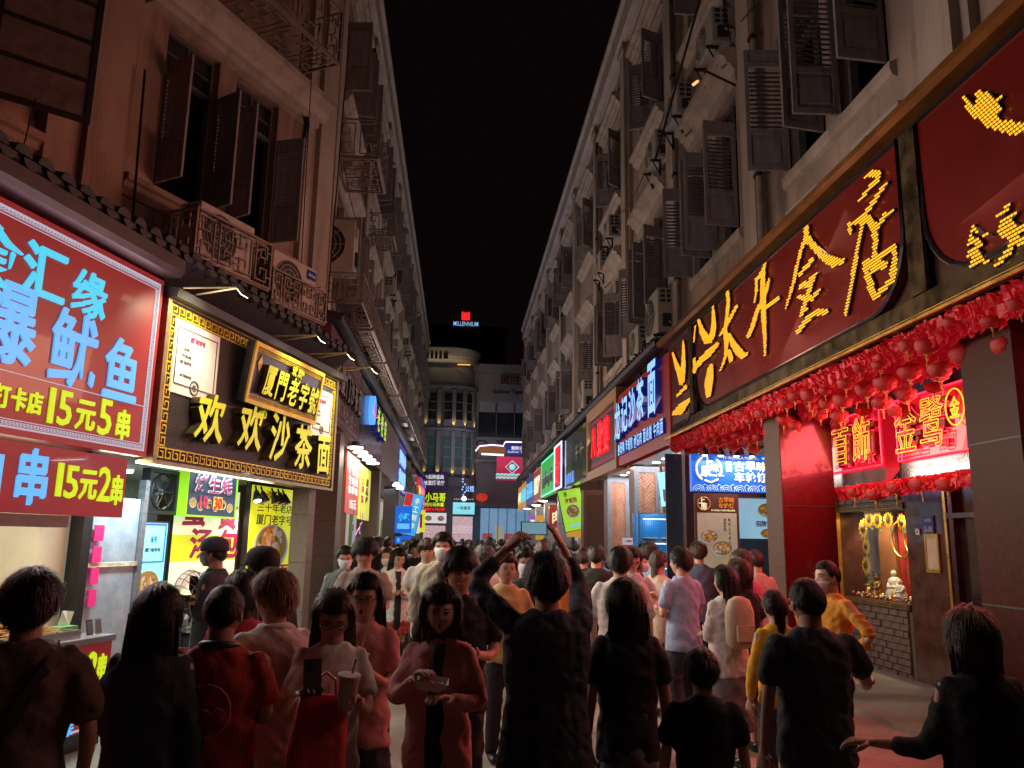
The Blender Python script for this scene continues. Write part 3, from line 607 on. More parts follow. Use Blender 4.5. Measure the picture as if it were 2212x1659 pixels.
# pale stall wall, ceiling and steel sheet
STW = mat('stall_wall_cream', (.5, .48, .38, 1), .6, var=.1, scale=2, bump=.05)
t = wt('stall_booth', 'cream walled food booth behind the skewer counter at the left edge', 'booth', FB, 0)
m = MB(); m.b2(-8.6, -4.6, 2.2, 2.3, 0, 2.5); m.build('back_wall', STW, t); m = MB(); m.b2(-4.7, -4.34, .64, 2.19, 0, 2.5); m.build('side_wall', STW, t)
m = MB(); m.b2(-8.6, .3, .17, 3, 2.5, 2.56); m.build('ceiling', mat('stall_ceiling', (.3, .3, .28, 1), .7, var=.1), t)
m = MB(); m.b2(-4.59, .35, 2.95, 3.05, 0, 2.5); m.build('back_wall', mat('stall_wall_blue', (.25, .32, .38, 1), .6, var=.2), t)
m = MB(); m.b2(-4.33, -4.21, .5, .64, 0, 2.49); m.build('post', M_black, t)
for k in range(2): 
    m = MB(); m.b2(-5.35 + k * .0, -4.91, 2.17 - .0, 2.199, 1.5 - k * .4, 1.51 - k * .4); m.build('panel_joint', M_frame, t)
GLS = mat('scuffed_steel_sheet', (.4, .5, .6, 1), .32, metal=.2, var=.35, scale=5, bump=.1, coat=.3, two=(.5, .56, .62, 1))
t = wt('steel_sheet', 'scuffed blue grey steel splash sheet standing at the end of the skewer counter', 'metal sheet', FB, 0)
m = MB(); m.b2(-4.2, -3.4, .6, .62, .3, 2.1); m.build('sheet', GLS, t); m = MB(); m.b2(-3.395, -3.33, .56, .64, .0, 2.3); m.build('post', M_steel, t)
m = MB(); m.prof([(.59, 1.44), (.575, 1.43), (.58, 1.47), (.59, 1.475)], -4.2, -3.36); m.build('plastic_wrap', mat('clear_plastic_wrap', (.5, .42, .3, 1), .15, var=.3, bump=.5, bscale=30), t)
PINK = glow('pink_reflection', (.8, .03, .2, 1), .5)  # pink glow painted in for a reflection of red lettering
t = wt('painted_reflection', 'four pink glowing blocks painted as a reflection beside the black booth post', 'sign', FB, -4.02, -.57, 0)
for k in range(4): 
    m = MB(); m.box(.0, 0, 1.75 - k * .2, .13 - .01 * k, .012, .15); m.build('reflection_block', PINK, t)
# box fan, track lamps
t = wt('box_fan', 'black box fan hanging between the steel sheet and the oyster sign', 'fan', FB, -3.02, -.6, 2.2); s_ = MB()
m = MB(); [m.b2(*a) for a in ((-.26, .26, 0, .1, .2, .24), (-.26, .26, 0, .1, -.24, -.2), (-.26, -.22, 0, .1, -.2, .2), (.22, .26, 0, .1, -.2, .2))]; m.build('housing', M_black, t)
q = MB(); q.tube([(.19 * math.cos(a), .02, .19 * math.sin(a)) for a in np.linspace(0, 6.283, 24)], .014, 6); [q.tube([(.19 * math.cos(a), .0, .19 * math.sin(a)), (0, 0, 0)], .006, 5) for a in np.linspace(0, 6.283, 7)[:-1]]; q.build('guard', M_black, t)
for k in range(5): 
    m = MB(); m.add([(0, .05, 0), (.07, .03, .02), (.15, .04, .08), (.11, .08, .13), (.03, .07, .04)], [(0, 1, 2, 3, 4)]); m.build('blade', M_acdark, t).rotation_euler = (0, R(72 * k), 0)
m = MB(); m.cyl((0, .02, 0), (0, .09, 0), .035, 10); m.build('hub', M_steel, t)
t = wt('lamp_track', 'black ceiling track under the noodle board carrying the spot lamps', 'light track', FB, -.65, -.5, 2.4)
m = MB(); m.b2(-.75, .85, -.015, .015, 0, .03); m.build('rail', M_black, t)
for k, s in enumerate((-1.22, -1.08, -.78, -.6, -.46)):
    t = wt('spot_lamp', ('lit black spot lamp at the left end of the ceiling track', 'black spot lamp next to the lit one on the ceiling track', 'third black spot lamp along the ceiling track', 'fourth black spot lamp along the ceiling track', 'black spot lamp at the right end of the ceiling track')[k], 'lamp', FB, s, -.5, 2.39, 'spot lamps on the ceiling track')
    t.rotation_euler = (R(-18), R(12 if k == 0 else -8), FB.a)
    m = MB(); m.lathe([(.012, 0), (.014, -.06), (.03, -.08), (.04, -.11), (.062, -.2), (.066, -.21)], 14); m.build('shade', M_black, t, smooth=True)
    m = MB(); m.lathe([(.055, -.2), (.04, -.222), (.0, -.228)], 14); m.build('bulb', glow('bulb_hot', (1, .95, .85, 1), 9) if k == 0 else M_white, t, smooth=True)
spot('spot_lamp_light', FB.at(-1.25, -.45, 2.12), FB.at(-1.5, -.5, .8), 26, (1, .93, .7), 150, .8, .06)
# counter
t = wt('skewer_counter', 'steel topped skewer counter with a red backlit 15元2串 front', 'counter', FB, 0)
m = MB(); m.b2(-8.4, -4.42, -.02, .62, .84, .89); m.build('counter_top', M_steel, t); m = MB(); m.b2(-8.4, -4.44, .03, .6, .0, .14); m.build('plinth', M_black, t)
m = MB(); m.b2(-8.4, -4.44, .001, .6, .141, .839); m.build('front_panel', RED, t); m = MB(); m.b2(-8.4, -4.44, -.01, 0, .16, .175); m.build('border', WLINE, t); m = MB(); m.b2(-8.4, -4.44, -.008, 0, .48, .486); m.build('panel_joint', M_acdark, t)
for ch, s, z, w, h, mm in (('肉', -5.52, .67, .2, .26, CY2), ('串', -5.24, .67, .16, .26, CY2), ('1', -5.06, .66, .045, .22, LIME), ('5', -4.95, .66, .1, .22, LIME), ('元', -4.81, .65, .14, .2, LIME), ('2', -4.67, .66, .1, .22, LIME), ('串', -4.55, .64, .1, .2, LIME), ('尚', -4.85, .4, .2, .14, CY2), ('口', -5.1, .3, .16, .16, CY2), ('味', -4.9, .2, .16, .1, CY2), ('尚', -5.4, .24, .2, .2, CY2)): text(ch, w, h, [mm], t, s, -.002, z, .01, .025, name='character')
m = MB(); [m.b2(*a) for a in ((-5.75, -4.78, .05, .07, .89, .96), (-5.75, -4.78, .5, .52, .89, .96), (-5.75, -5.73, .07, .5, .89, .96), (-4.8, -4.78, .07, .5, .89, .96), (-5.73, -4.8, .07, .5, .891, .9))]
tr = wt('skewer_tray', 'shallow steel tray piled with grilled skewers on the counter', 'tray', FB, 0); m.build('tray', M_steel, tr)
SK = [mat('grilled_meat_%s' % n, c, .4, var=.5, scale=40, bump=.6, bscale=60) for n, c in (('dark', (.2, .07, .015, 1)), ('gold', (.42, .2, .04, 1)))]
STK = mat('bamboo', (.55, .4, .18, 1), .7, var=.15, bump=.1)
skm = []
for v in range(3):
    m = MB(); m.mat(0).tube([(0, -.16, 0), (0, .14, 0)], .0035, 5)
    m.mat(1)
    for k in range(7): m.ball((random.uniform(-.006, .006), -.02 + k * .024, random.uniform(-.004, .004)), .02 + .006 * random.random(), .016, .014, 7, 4)
    skm.append(m.mesh('skewer', [STK, SK[v % 2]], True))
for i in range(150):
    lay = i // 26; s = -5.68 + (i % 26) * .034 + random.uniform(-.01, .01)
    if abs(s + 5.25) > .46 - lay * .06: continue
    o = link('meat_skewer', skm[i % 3], None, FB.at(s, -.24 + random.uniform(-.03, .03), .915 + lay * .022)); o.rotation_euler = (R(random.uniform(-5, 5)), random.uniform(0, 6), FB.a + R(random.uniform(-14, 14)))
    tag(o, 'grilled meat skewer in the %s layer of the heap, %s of the steel tray' % (('bottom', 'second', 'third', 'fourth', 'fifth', 'top')[lay], 'left end' if s < -5.45 else 'middle' if s < -5.1 else 'right end'), 'skewer', 'grilled skewers piled on the tray')
t = wt('tissue_box', 'green tissue box with white tissue pulled up at the end of the skewer tray', 'tissue box', FB, -4.64, -.33, .89); t.rotation_euler = (0, 0, FB.a + R(-10))
m = MB(); m.b2(-.09, .09, -.06, .06, 0, .075); m.build('box', mat('tissue_box_green', (.12, .42, .15, 1), .5, var=.4, scale=18, bump=0), t)
m = MB(); m.add([(-.07, 0, .075), (.06, .01, .075), (.085, .0, .19), (.02, .015, .2), (-.045, -.01, .205)], [(0, 1, 2, 3, 4)]); m.build('tissue', M_white, t)
for k, (s, lab) in enumerate(((-4.62, 'dark card stand left of its twin at the counter corner'), (-4.51, 'grey card stand right of its twin at the counter corner'))):
    t = wt('card_stand', lab, 'card stand', FB, s, -.1, .89, 'card stands on the skewer counter'); m = MB(); m.box(0, 0, .07, .075, .008, .13, Matrix.Rotation(R(-12), 3, 'X')); m.build('card', M_acdark if k == 0 else mat('card_grey', (.2, .2, .22, 1), .5), t)
    m = MB(); m.box(0, -.003, .072, .06, .004, .1, Matrix.Rotation(R(-12), 3, 'X')); m.build('print', INK if k else M_frame, t)
# pedestal fan with wire cage between the customers and the cook
t = wt('pedestal_fan', 'big wire caged fan standing behind the man in the red shirt', 'fan', FB, -4.5, .72, 0); c_ = (0, 0, 1.2)
q = MB()
for k in range(22):
    a = 6.283 * k / 22; q.tube([(.0, -.13, 1.2), (.16 * math.cos(a), -.12, 1.2 + .16 * math.sin(a)), (.24 * math.cos(a), -.05, 1.2 + .24 * math.sin(a)), (.25 * math.cos(a), 0, 1.2 + .25 * math.sin(a))], .003, 4)
for r_, y_ in ((.25, 0), (.24, -.05), (.16, -.12), (.08, -.13)): q.tube([(r_ * math.cos(a), y_, 1.2 + r_ * math.sin(a)) for a in np.linspace(0, 6.283, 28)], .004, 4)
q.build('cage', M_steel, t)['kind'] = 'stuff'
for k in range(4):
    m = MB(); m.add([(0, -.05, 0), (.1, -.07, -.02), (.2, -.05, .02), (.19, -.02, .1), (.08, -.03, .08)], [(0, 1, 2, 3, 4)]); m.build('blade', M_acdark, t, (0, 0, 1.2)).rotation_euler = (0, R(90 * k + 20), 0)
m = MB(); m.cyl((0, -.1, 1.2), (0, .16, 1.2), .06, 12); m.build('motor', M_gold, t); m = MB(); m.cyl((0, .05, .04), (0, .05, 1.2), .02, 8); m.cyl((0, .05, 0), (0, .05, .04), .2, 16); m.build('stand', M_steel, t)
t = wt('food_table', 'white table of iced seafood trays in front of the capped cook', 'table', FB, -1.9, -.05, 0)
m = MB(); m.b2(-.8, .9, -.0, .55, .72, .76); m.build('table_top', M_steel, t)
for a, b in ((-.75, .04), (.85, .04), (-.75, .5), (.85, .5)): m = MB(); m.b2(a - .02, a + .02, b - .02, b + .02, 0, .72); m.build('leg', M_steel, t)
for k in range(3):
    tt = wt('seafood_tray', ('seafood tray nearest the wire fan', 'middle seafood tray on the white table', 'seafood tray nearest the granite pillar')[k], 'tray', FB, -2.4 + k * .52, -.3, .76, 'trays on the seafood table')
    m = MB(); [m.b2(*a) for a in ((-.22, .22, -.16, -.145, 0, .06), (-.22, .22, .145, .16, 0, .06), (-.22, -.205, -.145, .145, 0, .06), (.205, .22, -.145, .145, 0, .06), (-.205, .205, -.145, .145, 0, .01))]; m.build('tray', M_steel, tt)
    q = MB(); 
    for i in range(60): q.mat(i % 3).ball((random.uniform(-.18, .18), random.uniform(-.12, .12), .03 + random.uniform(0, .03)), random.uniform(.012, .03), random.uniform(.012, .02), .012, 6, 4)
    q.build('seafood', [FOOD[1], FOOD[3], FOOD[6]], tt, smooth=True)['kind'] = 'stuff'
area('booth_light', FB.at(-5.8, -1.0, 2.46), FB.at(-5.8, -1, 0), 1.8, .8, 46, (1, .9, .68)); area('booth_light', FB.at(-2.4, -1.5, 2.46), FB.at(-2.4, -1.5, 0), 3.0, .8, 60, (.7, .92, 1)); area('stall_fill', FB.at(-3.75, -.2, 2.42), FB.at(-3.8, -.5, 1.0), .9, .2, 42, (.55, .85, 1)); area('stall_fill', FB.at(-5.3, -.2, 1.76), FB.at(-5.3, -.35, .9), 1.0, .2, 9, (1, .85, .55))  # stall lights without fittings, added to brighten the steel sheet and the tray
area('sign_spill', FB.at(-3, -.25, 2.36), FB.at(-3, .8, .6), 3.4, .3, 42, (.95, 1, .65))
# air conditioners in fretwork cages above the board
def fret(mb, x0, x1, z0, z1, y, t=.03, d=.02, seed=0, plane='xz'):
    """chinese fretwork panel made of bars in a mirrored meander"""
    rg = random.Random(seed)
    def bx(a, b, c, e):
        if plane == 'xz': mb.b2(a, b, y, y + d, c, e)
        elif plane == 'yz': mb.b2(y, y + d, a, b, c, e)
        else: mb.b2(a, b, c, e, y, y + d)
    for a in ((x0, x1, z0, z0 + t), (x0, x1, z1 - t, z1), (x0, x0 + t, z0 + t, z1 - t), (x1 - t, x1, z0 + t, z1 - t)): bx(*a)
    W = x1 - x0; H = z1 - z0; n = max(1, round(W / H * 1.1)); u = (W - 2 * t) / n; b = t * .62
    for i in range(n):
        a0 = x0 + t + i * u; cx = a0 + u / 2; cz = (z0 + z1) / 2
        for sx in (-1, 1):
            for sz in (-1, 1):
                def r(p, q, s, w_):
                    xa, xb = cx + sx * p * u / 2, cx + sx * q * u / 2; za, zb = cz + sz * s * H / 2, cz + sz * w_ * H / 2
                    bx(min(xa, xb), max(xa, xb), min(za, zb), max(za, zb))
                bu = b / (u / 2); bh = b / (H / 2)
                r(.12, .12 + bu, .0, .78); r(.12 + bu, .8, .78 - bh, .78); r(.8 - bu, .8, .2, .78 - bh); r(.38, .8 - bu, .2, .2 + bh); r(.38, .38 + bu, .2 + bh, .52); r(.8, 1, .5, .5 + bh)
def fret_cage(label, F, s0, s1, n0, n1, z0, z1, group=None, bottom=True, ends=(True, True), name='fretwork_cage'):
    t = wt(name, label, 'metal cage', F, 0, 0, 0, group); q = MB(); fret(q, s0, s1, z0, z1, -n1); q.build('front_panel', M_lattice, t)
    for e, s in zip(ends, (s0, s1)):
        if e: q = MB(); fret(q, -n1 + .021, -n0, z0, z1, s - (.02 if s == s1 else 0), plane='yz'); q.build('side_panel', M_lattice, t)
    if bottom: q = MB(); fret(q, s0, s1, -n1 + .021, -n0, z0 - .021, plane='xy'); q.build('bottom_panel', M_lattice, t)
    return t
def ac_unit(label, F, s, n, z, w=.82, h=.56, d=.32, group=None, side_fan=False, rot=0, bracket=True, brand=None, panel=False):
    """outdoor unit: casing, fan grille, side louvres, feet, bracket"""
    t = wt('air_conditioner', label, 'air conditioner', F, s, n, z, group); t.rotation_euler = (0, 0, F.a + rot)
    m = MB(); m.b2(-w / 2, w / 2, -d, -.001, 0, h); 
    me = m.mesh('casing', M_ac); o = link('casing', me, t); bv = o.modifiers.new('b', 'BEVEL'); bv.width = .018; bv.segments = 2
    fx = -w * .14; q = MB(); q.cyl((fx, -d - .006, h / 2), (fx, -d + .01, h / 2), h * .41, 24); q.build('fan_opening', M_acdark, t)
    q = MB()
    for r_ in (.14, .23, .32, .41): q.tube([(fx + h * r_ * math.cos(a), -d - .014, h / 2 + h * r_ * math.sin(a)) for a in np.linspace(0, 6.283, 22)], .006, 4)
    for a in np.linspace(0, 6.283, 9)[:-1]: q.tube([(fx, -d - .016, h / 2), (fx + h * .41 * math.cos(a), -d - .012, h / 2 + h * .41 * math.sin(a))], .005, 4)
    q.build('fan_grille', M_ac, t)
    q = MB()
    for sx in (-1, 1):
        for k in range(3):
            for j in range(2): q.b2(sx * w / 2 - .004, sx * w / 2 + .004, -d + .05 + j * .12, -d + .14 + j * .12, h - .1 - k * .09, h - .04 - k * .09)
    q.build('side_louvre', M_acdark, t)['kind'] = 'stuff'
    m = MB(); m.b2(w / 2 + .002, w / 2 + .05, -d * .75, -d * .3, h * .12, h * .4); m.build('valve_cover', M_acdark, t)
    if bracket:
        for sx in (-1, 1): 
            m = MB(); m.b2(sx * w * .36 - .02, sx * w * .36 + .02, -d - .06, n - .002, -.045, -.005); m.b2(sx * w * .36 - .015, sx * w * .36 + .015, n - .04, n - .002, -.34, -.046); m.tube([(sx * w * .36, n - .02, -.32), (sx * w * .36, -d - .02, -.05)], .014, 5); m.build('bracket', M_iron, t)
        m = MB(); m.tube([(w / 2 + .03, -.15, .2), (w / 2 + .14, -.05, .1), (w / 2 + .12, .04, -.25), (w / 2 + .05, n - .03, -.5)], .022, 6); m.build('hose', mat('hose_wrap', (.35, .32, .27, 1), .8, bump=.3), t)
    if brand: text(brand[0], .16, .045, [brand[2]], t, w / 2 - .14, -d - .02, h - .13, .004, .01)
    if brand and brand[1]: m = MB(); m.b2(w / 2 - .24, w / 2 - .04, -d - .018, -d - .012, h - .2, h - .06); m.build('badge', brand[1], t)
    return t
fret_cage('fretwork cage round the left air conditioner above the noodle board', FW, -4.05, -2.62, .25, .98, 5.06, 5.72)
fret_cage('fretwork cage round the right air conditioner above the noodle board', FW, -2.58, -1.3, .25, .98, 4.92, 5.42)
ac_unit('white air conditioner in the left fretwork cage above the noodle board', FW, -3.42, .56, 5.12, 1.0, .74, .34, brand=('GREE', None, INK), bracket=False)
ac_unit('air conditioner with round fan and blue badge in the right fretwork cage', FW, -2.0, .56, 4.98, 1.0, .74, .34, brand=('Midea', mat('badge_blue', (.01, .05, .3, 1), .4, var=0, bump=0), M_white), bracket=False)
fret_cage('large fretwork cage high on the corner house seen from below', FW, -3.7, -1.35, .18, .98, 9.25, 10.2)
m = MB().tube([FW.at(-4.3, .2, 4.95), FW.at(-3.2, .95, 4.85), FW.at(-1.3, 1.0, 4.75)], .03, 6); tag(m.build('iron_bar', M_iron), 'rusty iron bar carrying the two caged air conditioners', 'bar')

# things standing about in the stalls
BOT = [mat('bottle_%s' % n, c, .25, var=.1, bump=0) for n, c in (('red', (.5, .03, .02, 1)), ('green', (.05, .3, .08, 1)), ('white', (.7, .7, .68, 1)), ('amber', (.5, .25, .03, 1)))]
for k in range(14):
    b_ = k % 4; t = wt('sauce_bottle', ('red', 'green', 'white', 'amber')[b_] + ' sauce bottle, %s on the shelf of the cream booth' % (_ord7[k // 2] if k % 2 else _ord7[k // 2] + ' from the left, back row'), 'bottle', FB, -7.0 + k * .17, -1.95 + (k % 2) * .1, 1.32, 'sauce bottles on the booth shelf'); q = MB(); q.lathe([(.03, 0), (.034, .02), (.034, .12), (.014, .16), (.014, .19)], 10); q.build('bottle', BOT[b_], t, smooth=True); q = MB(); q.lathe([(.016, .19), (.016, .21), (.004, .23)], 8); q.build('cap', M_white, t)
t = wt('booth_shelf', 'steel shelf of bottles on the back wall of the cream booth', 'shelf', FB, 0); m = MB(); m.b2(-8, -4.75, 1.85, 2.19, 1.29, 1.315); m.build('board', M_steel, t); m = MB(); m.b2(-8, -4.75, 1.85, 1.87, 1.24, 1.289); m.build('lip', M_steel, t)
t = wt('wall_notice', 'small printed notice on the cream wall of the booth', 'notice', FB, -5.15, -2.19, 1.95); m = MB(); m.b2(-.2, .2, -.006, 0, -.12, .1); m.build('sheet', M_white, t); m = MB(); m.b2(-.18, .18, -.009, -.0061, .04, .08); m.build('print', INKR, t); text('温馨提示', .22, .05, [PBLK], t, 0, -.007, -.02, .002, .01)
for k, (s_, n_) in enumerate(((-3.0, -.45), (-2.75, -.55), (-2.6, -.42), (-3.15, -.6))):
    t = wt('stock_pot', ('steel pot nearest the fan', 'second steel pot by the cyan poster', 'third steel pot under the oyster sign', 'tall steel pot against the steel post')[k], 'pot', FB, s_, n_, .0); q = MB(); q.lathe([(.11, .7), (.13, .71), (.13, .92 + .05 * k), (.12, .92 + .05 * k), (.115, .74)], 16); q.build('pot', M_steel, t, smooth=True); q = MB(); q.lathe([(.1, 0), (.1, .69)], 12); q.build('stand', M_acdark, t)
for k in range(3):
    t = wt('ceiling_bulb', ('left', 'middle', 'right')[k] + ' white oval ceiling lamp seen behind the box fan', 'lamp', FB, -3.25 + k * .25, -1.3, 2.46, 'white ceiling lamps behind the box fan'); q = MB(); q.lathe([(.09, 0), (.08, -.03), (0, -.04)], 14); q.build('diffuser', glow('bulb_hot', (1, .95, .85, 1), 9), t, smooth=True); q = MB(); q.lathe([(.1, .035), (.1, .001)], 14); q.build('housing', M_white, t)
# ================================================================== right side: gold shop
LED = glow('led_amber', (1, .43, .013, 1), 1.6)
MAROON = mat('sign_maroon_panel', (.16, .008, .006, 1), .3, var=.12, scale=1.5, bump=.02, coat=.3)
MARB = mat('black_gold_marble', (.03, .02, .015, 1), .18, var=.9, scale=4, bump=.02, coat=.4, two=(.14, .1, .05))
BRONZE = mat('bronze_cladding', (.09, .05, .03, 1), .35, metal=.5, var=.25, scale=2, bump=.05)
TRIM = mat('gold_eave_trim', (.24, .095, .018, 1), .42, metal=.35, var=.35, scale=3, bump=.1)
t = wt('gold_shop_sign', 'huge maroon gold shop sign with amber bulb characters 太平金店 under a gilt eave', 'shop sign', FR, 0, .2)
m = MB(); m.b2(-13.75, -2.5, .05, .12, 3.52, 5.2); m.build('backing', BRONZE, t)
m = MB(); m.prof([(-.08, 5.19), (-.13, 5.22), (-.13, 5.28), (.0, 5.33), (.34, 5.36), (.34, 5.32), (.04, 5.26), (.04, 5.19)], -13.9, -2.5); m.build('eave_trim', TRIM, t)
def rpanel(x0, x1, z0, z1, r, cl=True, cr=True):
    P = []
    for cx, cz, a0, on in ((x1 - r, z0 + r, -90, cr), (x1, z1, 0, False), (x0, z1, 0, False), (x0 + r, z0 + r, 180, cl)):
        if on: P += [(cx + r * math.cos(R(a0 + k * 15)), cz + r * math.sin(R(a0 + k * 15))) for k in range(7)]
        else: P.append((cx if cz == z1 else (x1 if a0 == -90 else x0), cz if cz == z1 else z0))
    return P
for a in ((-11.9, -6.02, 3.72, 5.1, .6), (-5.72, -2.6, 3.72, 5.1, .6), (-13.6, -12.15, 3.62, 5.1, .25)):
    m = MB(); m.prism(rpanel(*a), -.02, .045); m.build('panel', MAROON, t)
    P = rpanel(*a); m = MB(); m.tube([(x, -.03, z) for x, z in P + P[:1]], .022, 5); m.build('panel_trim', M_black, t)
m = MB(); m.b2(-13.75, -2.5, -.03, .0, 3.53, 3.7); m.b2(-12.12, -11.95, -.06, .0, 3.71, 5.1); m.b2(-5.98, -5.76, -.035, .0, 3.71, 5.1); m.build('marble_band', MARB, t)
m = MB(); m.b2(-13.75, -2.5, -.06, -.031, 3.5, 3.525); m.b2(-13.75, -2.5, -.05, -.031, 3.54, 3.55); m.build('edge_trim', M_gold, t)
# brush characters of the sign as strokes in sign coordinates: (along, up, stroke weight)
STROKES = {"star":[[[-10.24,5.09,6.8],[-10.23,4.94,7.5],[-10.3,4.78,8.3],[-10.4,4.6,9.0],[-10.36,4.42,9.0],[-10.39,4.27,7.5],[-10.53,4.16,6.0],[-10.66,4.1,3.8]],[[-10.59,4.59,6.0],[-10.44,4.63,9.8],[-10.23,4.69,9.0],[-10.06,4.75,9.0],[-9.95,4.79,9.8]],[[-10.27,4.51,7.5],[-10.12,4.36,9.8],[-9.92,4.2,12.8],[-9.73,4.09,11.3],[-9.63,4.09,7.5]],[[-10.28,4.27,8.3],[-10.2,4.15,8.3]]],"level":[[[-8.9,5.02,6.0],[-8.96,4.98,9.8],[-9.05,4.93,13.5],[-9.16,4.94,7.5]],[[-9.2,4.94,5.3],[-9.2,4.8,6.8],[-9.28,4.66,4.5]],[[-8.97,4.92,9.8],[-9.0,4.78,11.3],[-9.0,4.58,11.3],[-9.01,4.37,9.8],[-9.0,4.17,7.5],[-9.02,3.95,4.5]],[[-8.8,4.79,6.8],[-8.9,4.69,9.8],[-9.07,4.6,9.8],[-9.23,4.52,10.5],[-9.38,4.39,11.3],[-9.53,4.3,9.8]],[[-9.04,4.5,6.8],[-8.84,4.5,9.8],[-8.6,4.49,12.8]]],"gold":[[[-7.74,5.01,11.3],[-7.77,4.91,12.0],[-7.92,4.82,9.0],[-8.03,4.67,8.3],[-8.13,4.54,8.3],[-8.26,4.41,6.8],[-8.37,4.32,4.5]],[[-7.72,4.88,11.3],[-7.59,4.75,10.5],[-7.44,4.6,11.3],[-7.29,4.5,16.5],[-7.15,4.42,18.8],[-7.02,4.39,9.8]],[[-7.66,4.63,9.8],[-7.81,4.6,12.8],[-7.96,4.58,9.0]],[[-7.6,4.45,9.0],[-7.77,4.42,12.8],[-7.97,4.44,9.0]],[[-7.65,4.43,9.0],[-7.78,4.32,11.3],[-7.88,4.22,11.3],[-7.97,4.13,9.0]],[[-7.55,4.27,9.8],[-7.7,4.23,9.8],[-8.01,4.34,7.5]],[[-7.43,4.01,12.8],[-7.63,4.06,13.5],[-7.86,4.05,12.8],[-8.07,3.98,12.0]],[[-7.94,4.22,6.8],[-7.85,4.15,6.8]]],"shop":[[[-6.5,5.0,9.0],[-6.4,4.99,12.8],[-6.3,4.93,12.8],[-6.3,4.88,12.8],[-6.43,4.87,11.3],[-6.52,4.85,9.0],[-6.65,4.84,5.3]],[[-6.17,4.78,9.0],[-6.29,4.75,12.8],[-6.48,4.69,14.3],[-6.62,4.64,12.8],[-6.83,4.68,7.5]],[[-6.86,4.71,5.3],[-6.83,4.61,9.8]],[[-6.56,4.63,8.3],[-6.63,4.55,9.0],[-6.73,4.4,9.8],[-6.85,4.17,9.8],[-6.95,3.99,9.8],[-7.02,3.87,7.5]],[[-6.51,4.61,9.8],[-6.41,4.49,15.0],[-6.41,4.37,13.5],[-6.45,4.23,10.5]],[[-6.13,4.51,11.3],[-6.26,4.51,14.3],[-6.39,4.45,9.8]],[[-6.15,4.21,11.3],[-6.3,4.2,17.3],[-6.48,4.18,18.0],[-6.62,4.25,7.5]],[[-6.13,4.19,8.3],[-6.14,4.05,14.3],[-6.2,3.94,15.8],[-6.34,3.9,16.5],[-6.5,3.87,9.0]],[[-6.62,4.23,9.0],[-6.59,4.11,13.5],[-6.54,3.99,14.3],[-6.5,3.87,9.8]],[[-6.29,4.1,15.0],[-6.5,4.12,13.5]]],"emblem":[[[-11.58,5.07,4.5],[-11.42,4.85,9.0],[-11.2,4.67,13.5],[-11.01,4.64,15.0],[-10.9,4.74,12.8],[-10.87,4.9,8.3],[-10.88,5.09,3.0]],[[-11.87,4.37,9.8],[-11.47,4.44,16.5],[-11.08,4.46,17.3],[-10.76,4.48,9.0]],[[-11.76,5.03,3.0],[-11.86,4.79,3.0]],[[-11.86,4.53,6.0],[-11.84,4.32,6.0]],[[-11.08,4.23,12.0],[-11.17,4.05,19.6],[-11.2,3.85,11.3]]],"emblem_far":[[[-13.09,4.91,3.0],[-12.89,4.68,6.8],[-12.68,4.47,10.5],[-12.57,4.31,11.3],[-12.48,4.51,10.5],[-12.44,4.74,6.8],[-12.44,4.96,3.0]],[[-12.84,4.14,6.0],[-12.42,4.18,9.8]],[[-13.04,3.88,11.3],[-12.68,3.89,22.6],[-12.25,3.95,11.3]]],"bird":[[[-5.09,4.95,8.1],[-5.0,4.8,16.8],[-4.89,4.67,20.2],[-4.77,4.55,22.2],[-4.61,4.44,27.0],[-4.47,4.38,23.6],[-4.32,4.39,6.7]],[[-4.93,4.87,16.8],[-4.85,4.77,33.7],[-4.77,4.65,23.6]],[[-4.71,4.72,8.1],[-4.79,4.72,13.5]]],"gold_small":[[[-5.11,3.98,5.4],[-5.15,3.92,6.1],[-5.2,3.85,3.4]],[[-5.1,3.95,5.4],[-5.04,3.88,5.4],[-4.94,3.84,4.7]],[[-5.14,3.88,16.8],[-5.07,3.82,13.5]],[[-5.15,3.8,20.2],[-5.1,3.73,23.6],[-5.18,3.69,10.1]],[[-5.22,3.79,6.7],[-5.01,3.67,6.7]]],"number":[[[-4.75,3.98,6.7],[-4.79,3.94,16.8],[-4.87,3.94,6.7]],[[-4.71,3.89,13.5],[-4.81,3.87,20.2],[-4.7,3.79,13.5]],[[-4.85,3.83,20.2],[-4.76,3.77,20.2],[-4.64,3.77,13.5]],[[-4.73,3.74,16.8],[-4.8,3.66,16.8],[-4.93,3.61,6.7]],[[-4.71,3.71,20.2],[-4.58,3.64,10.1]]]}
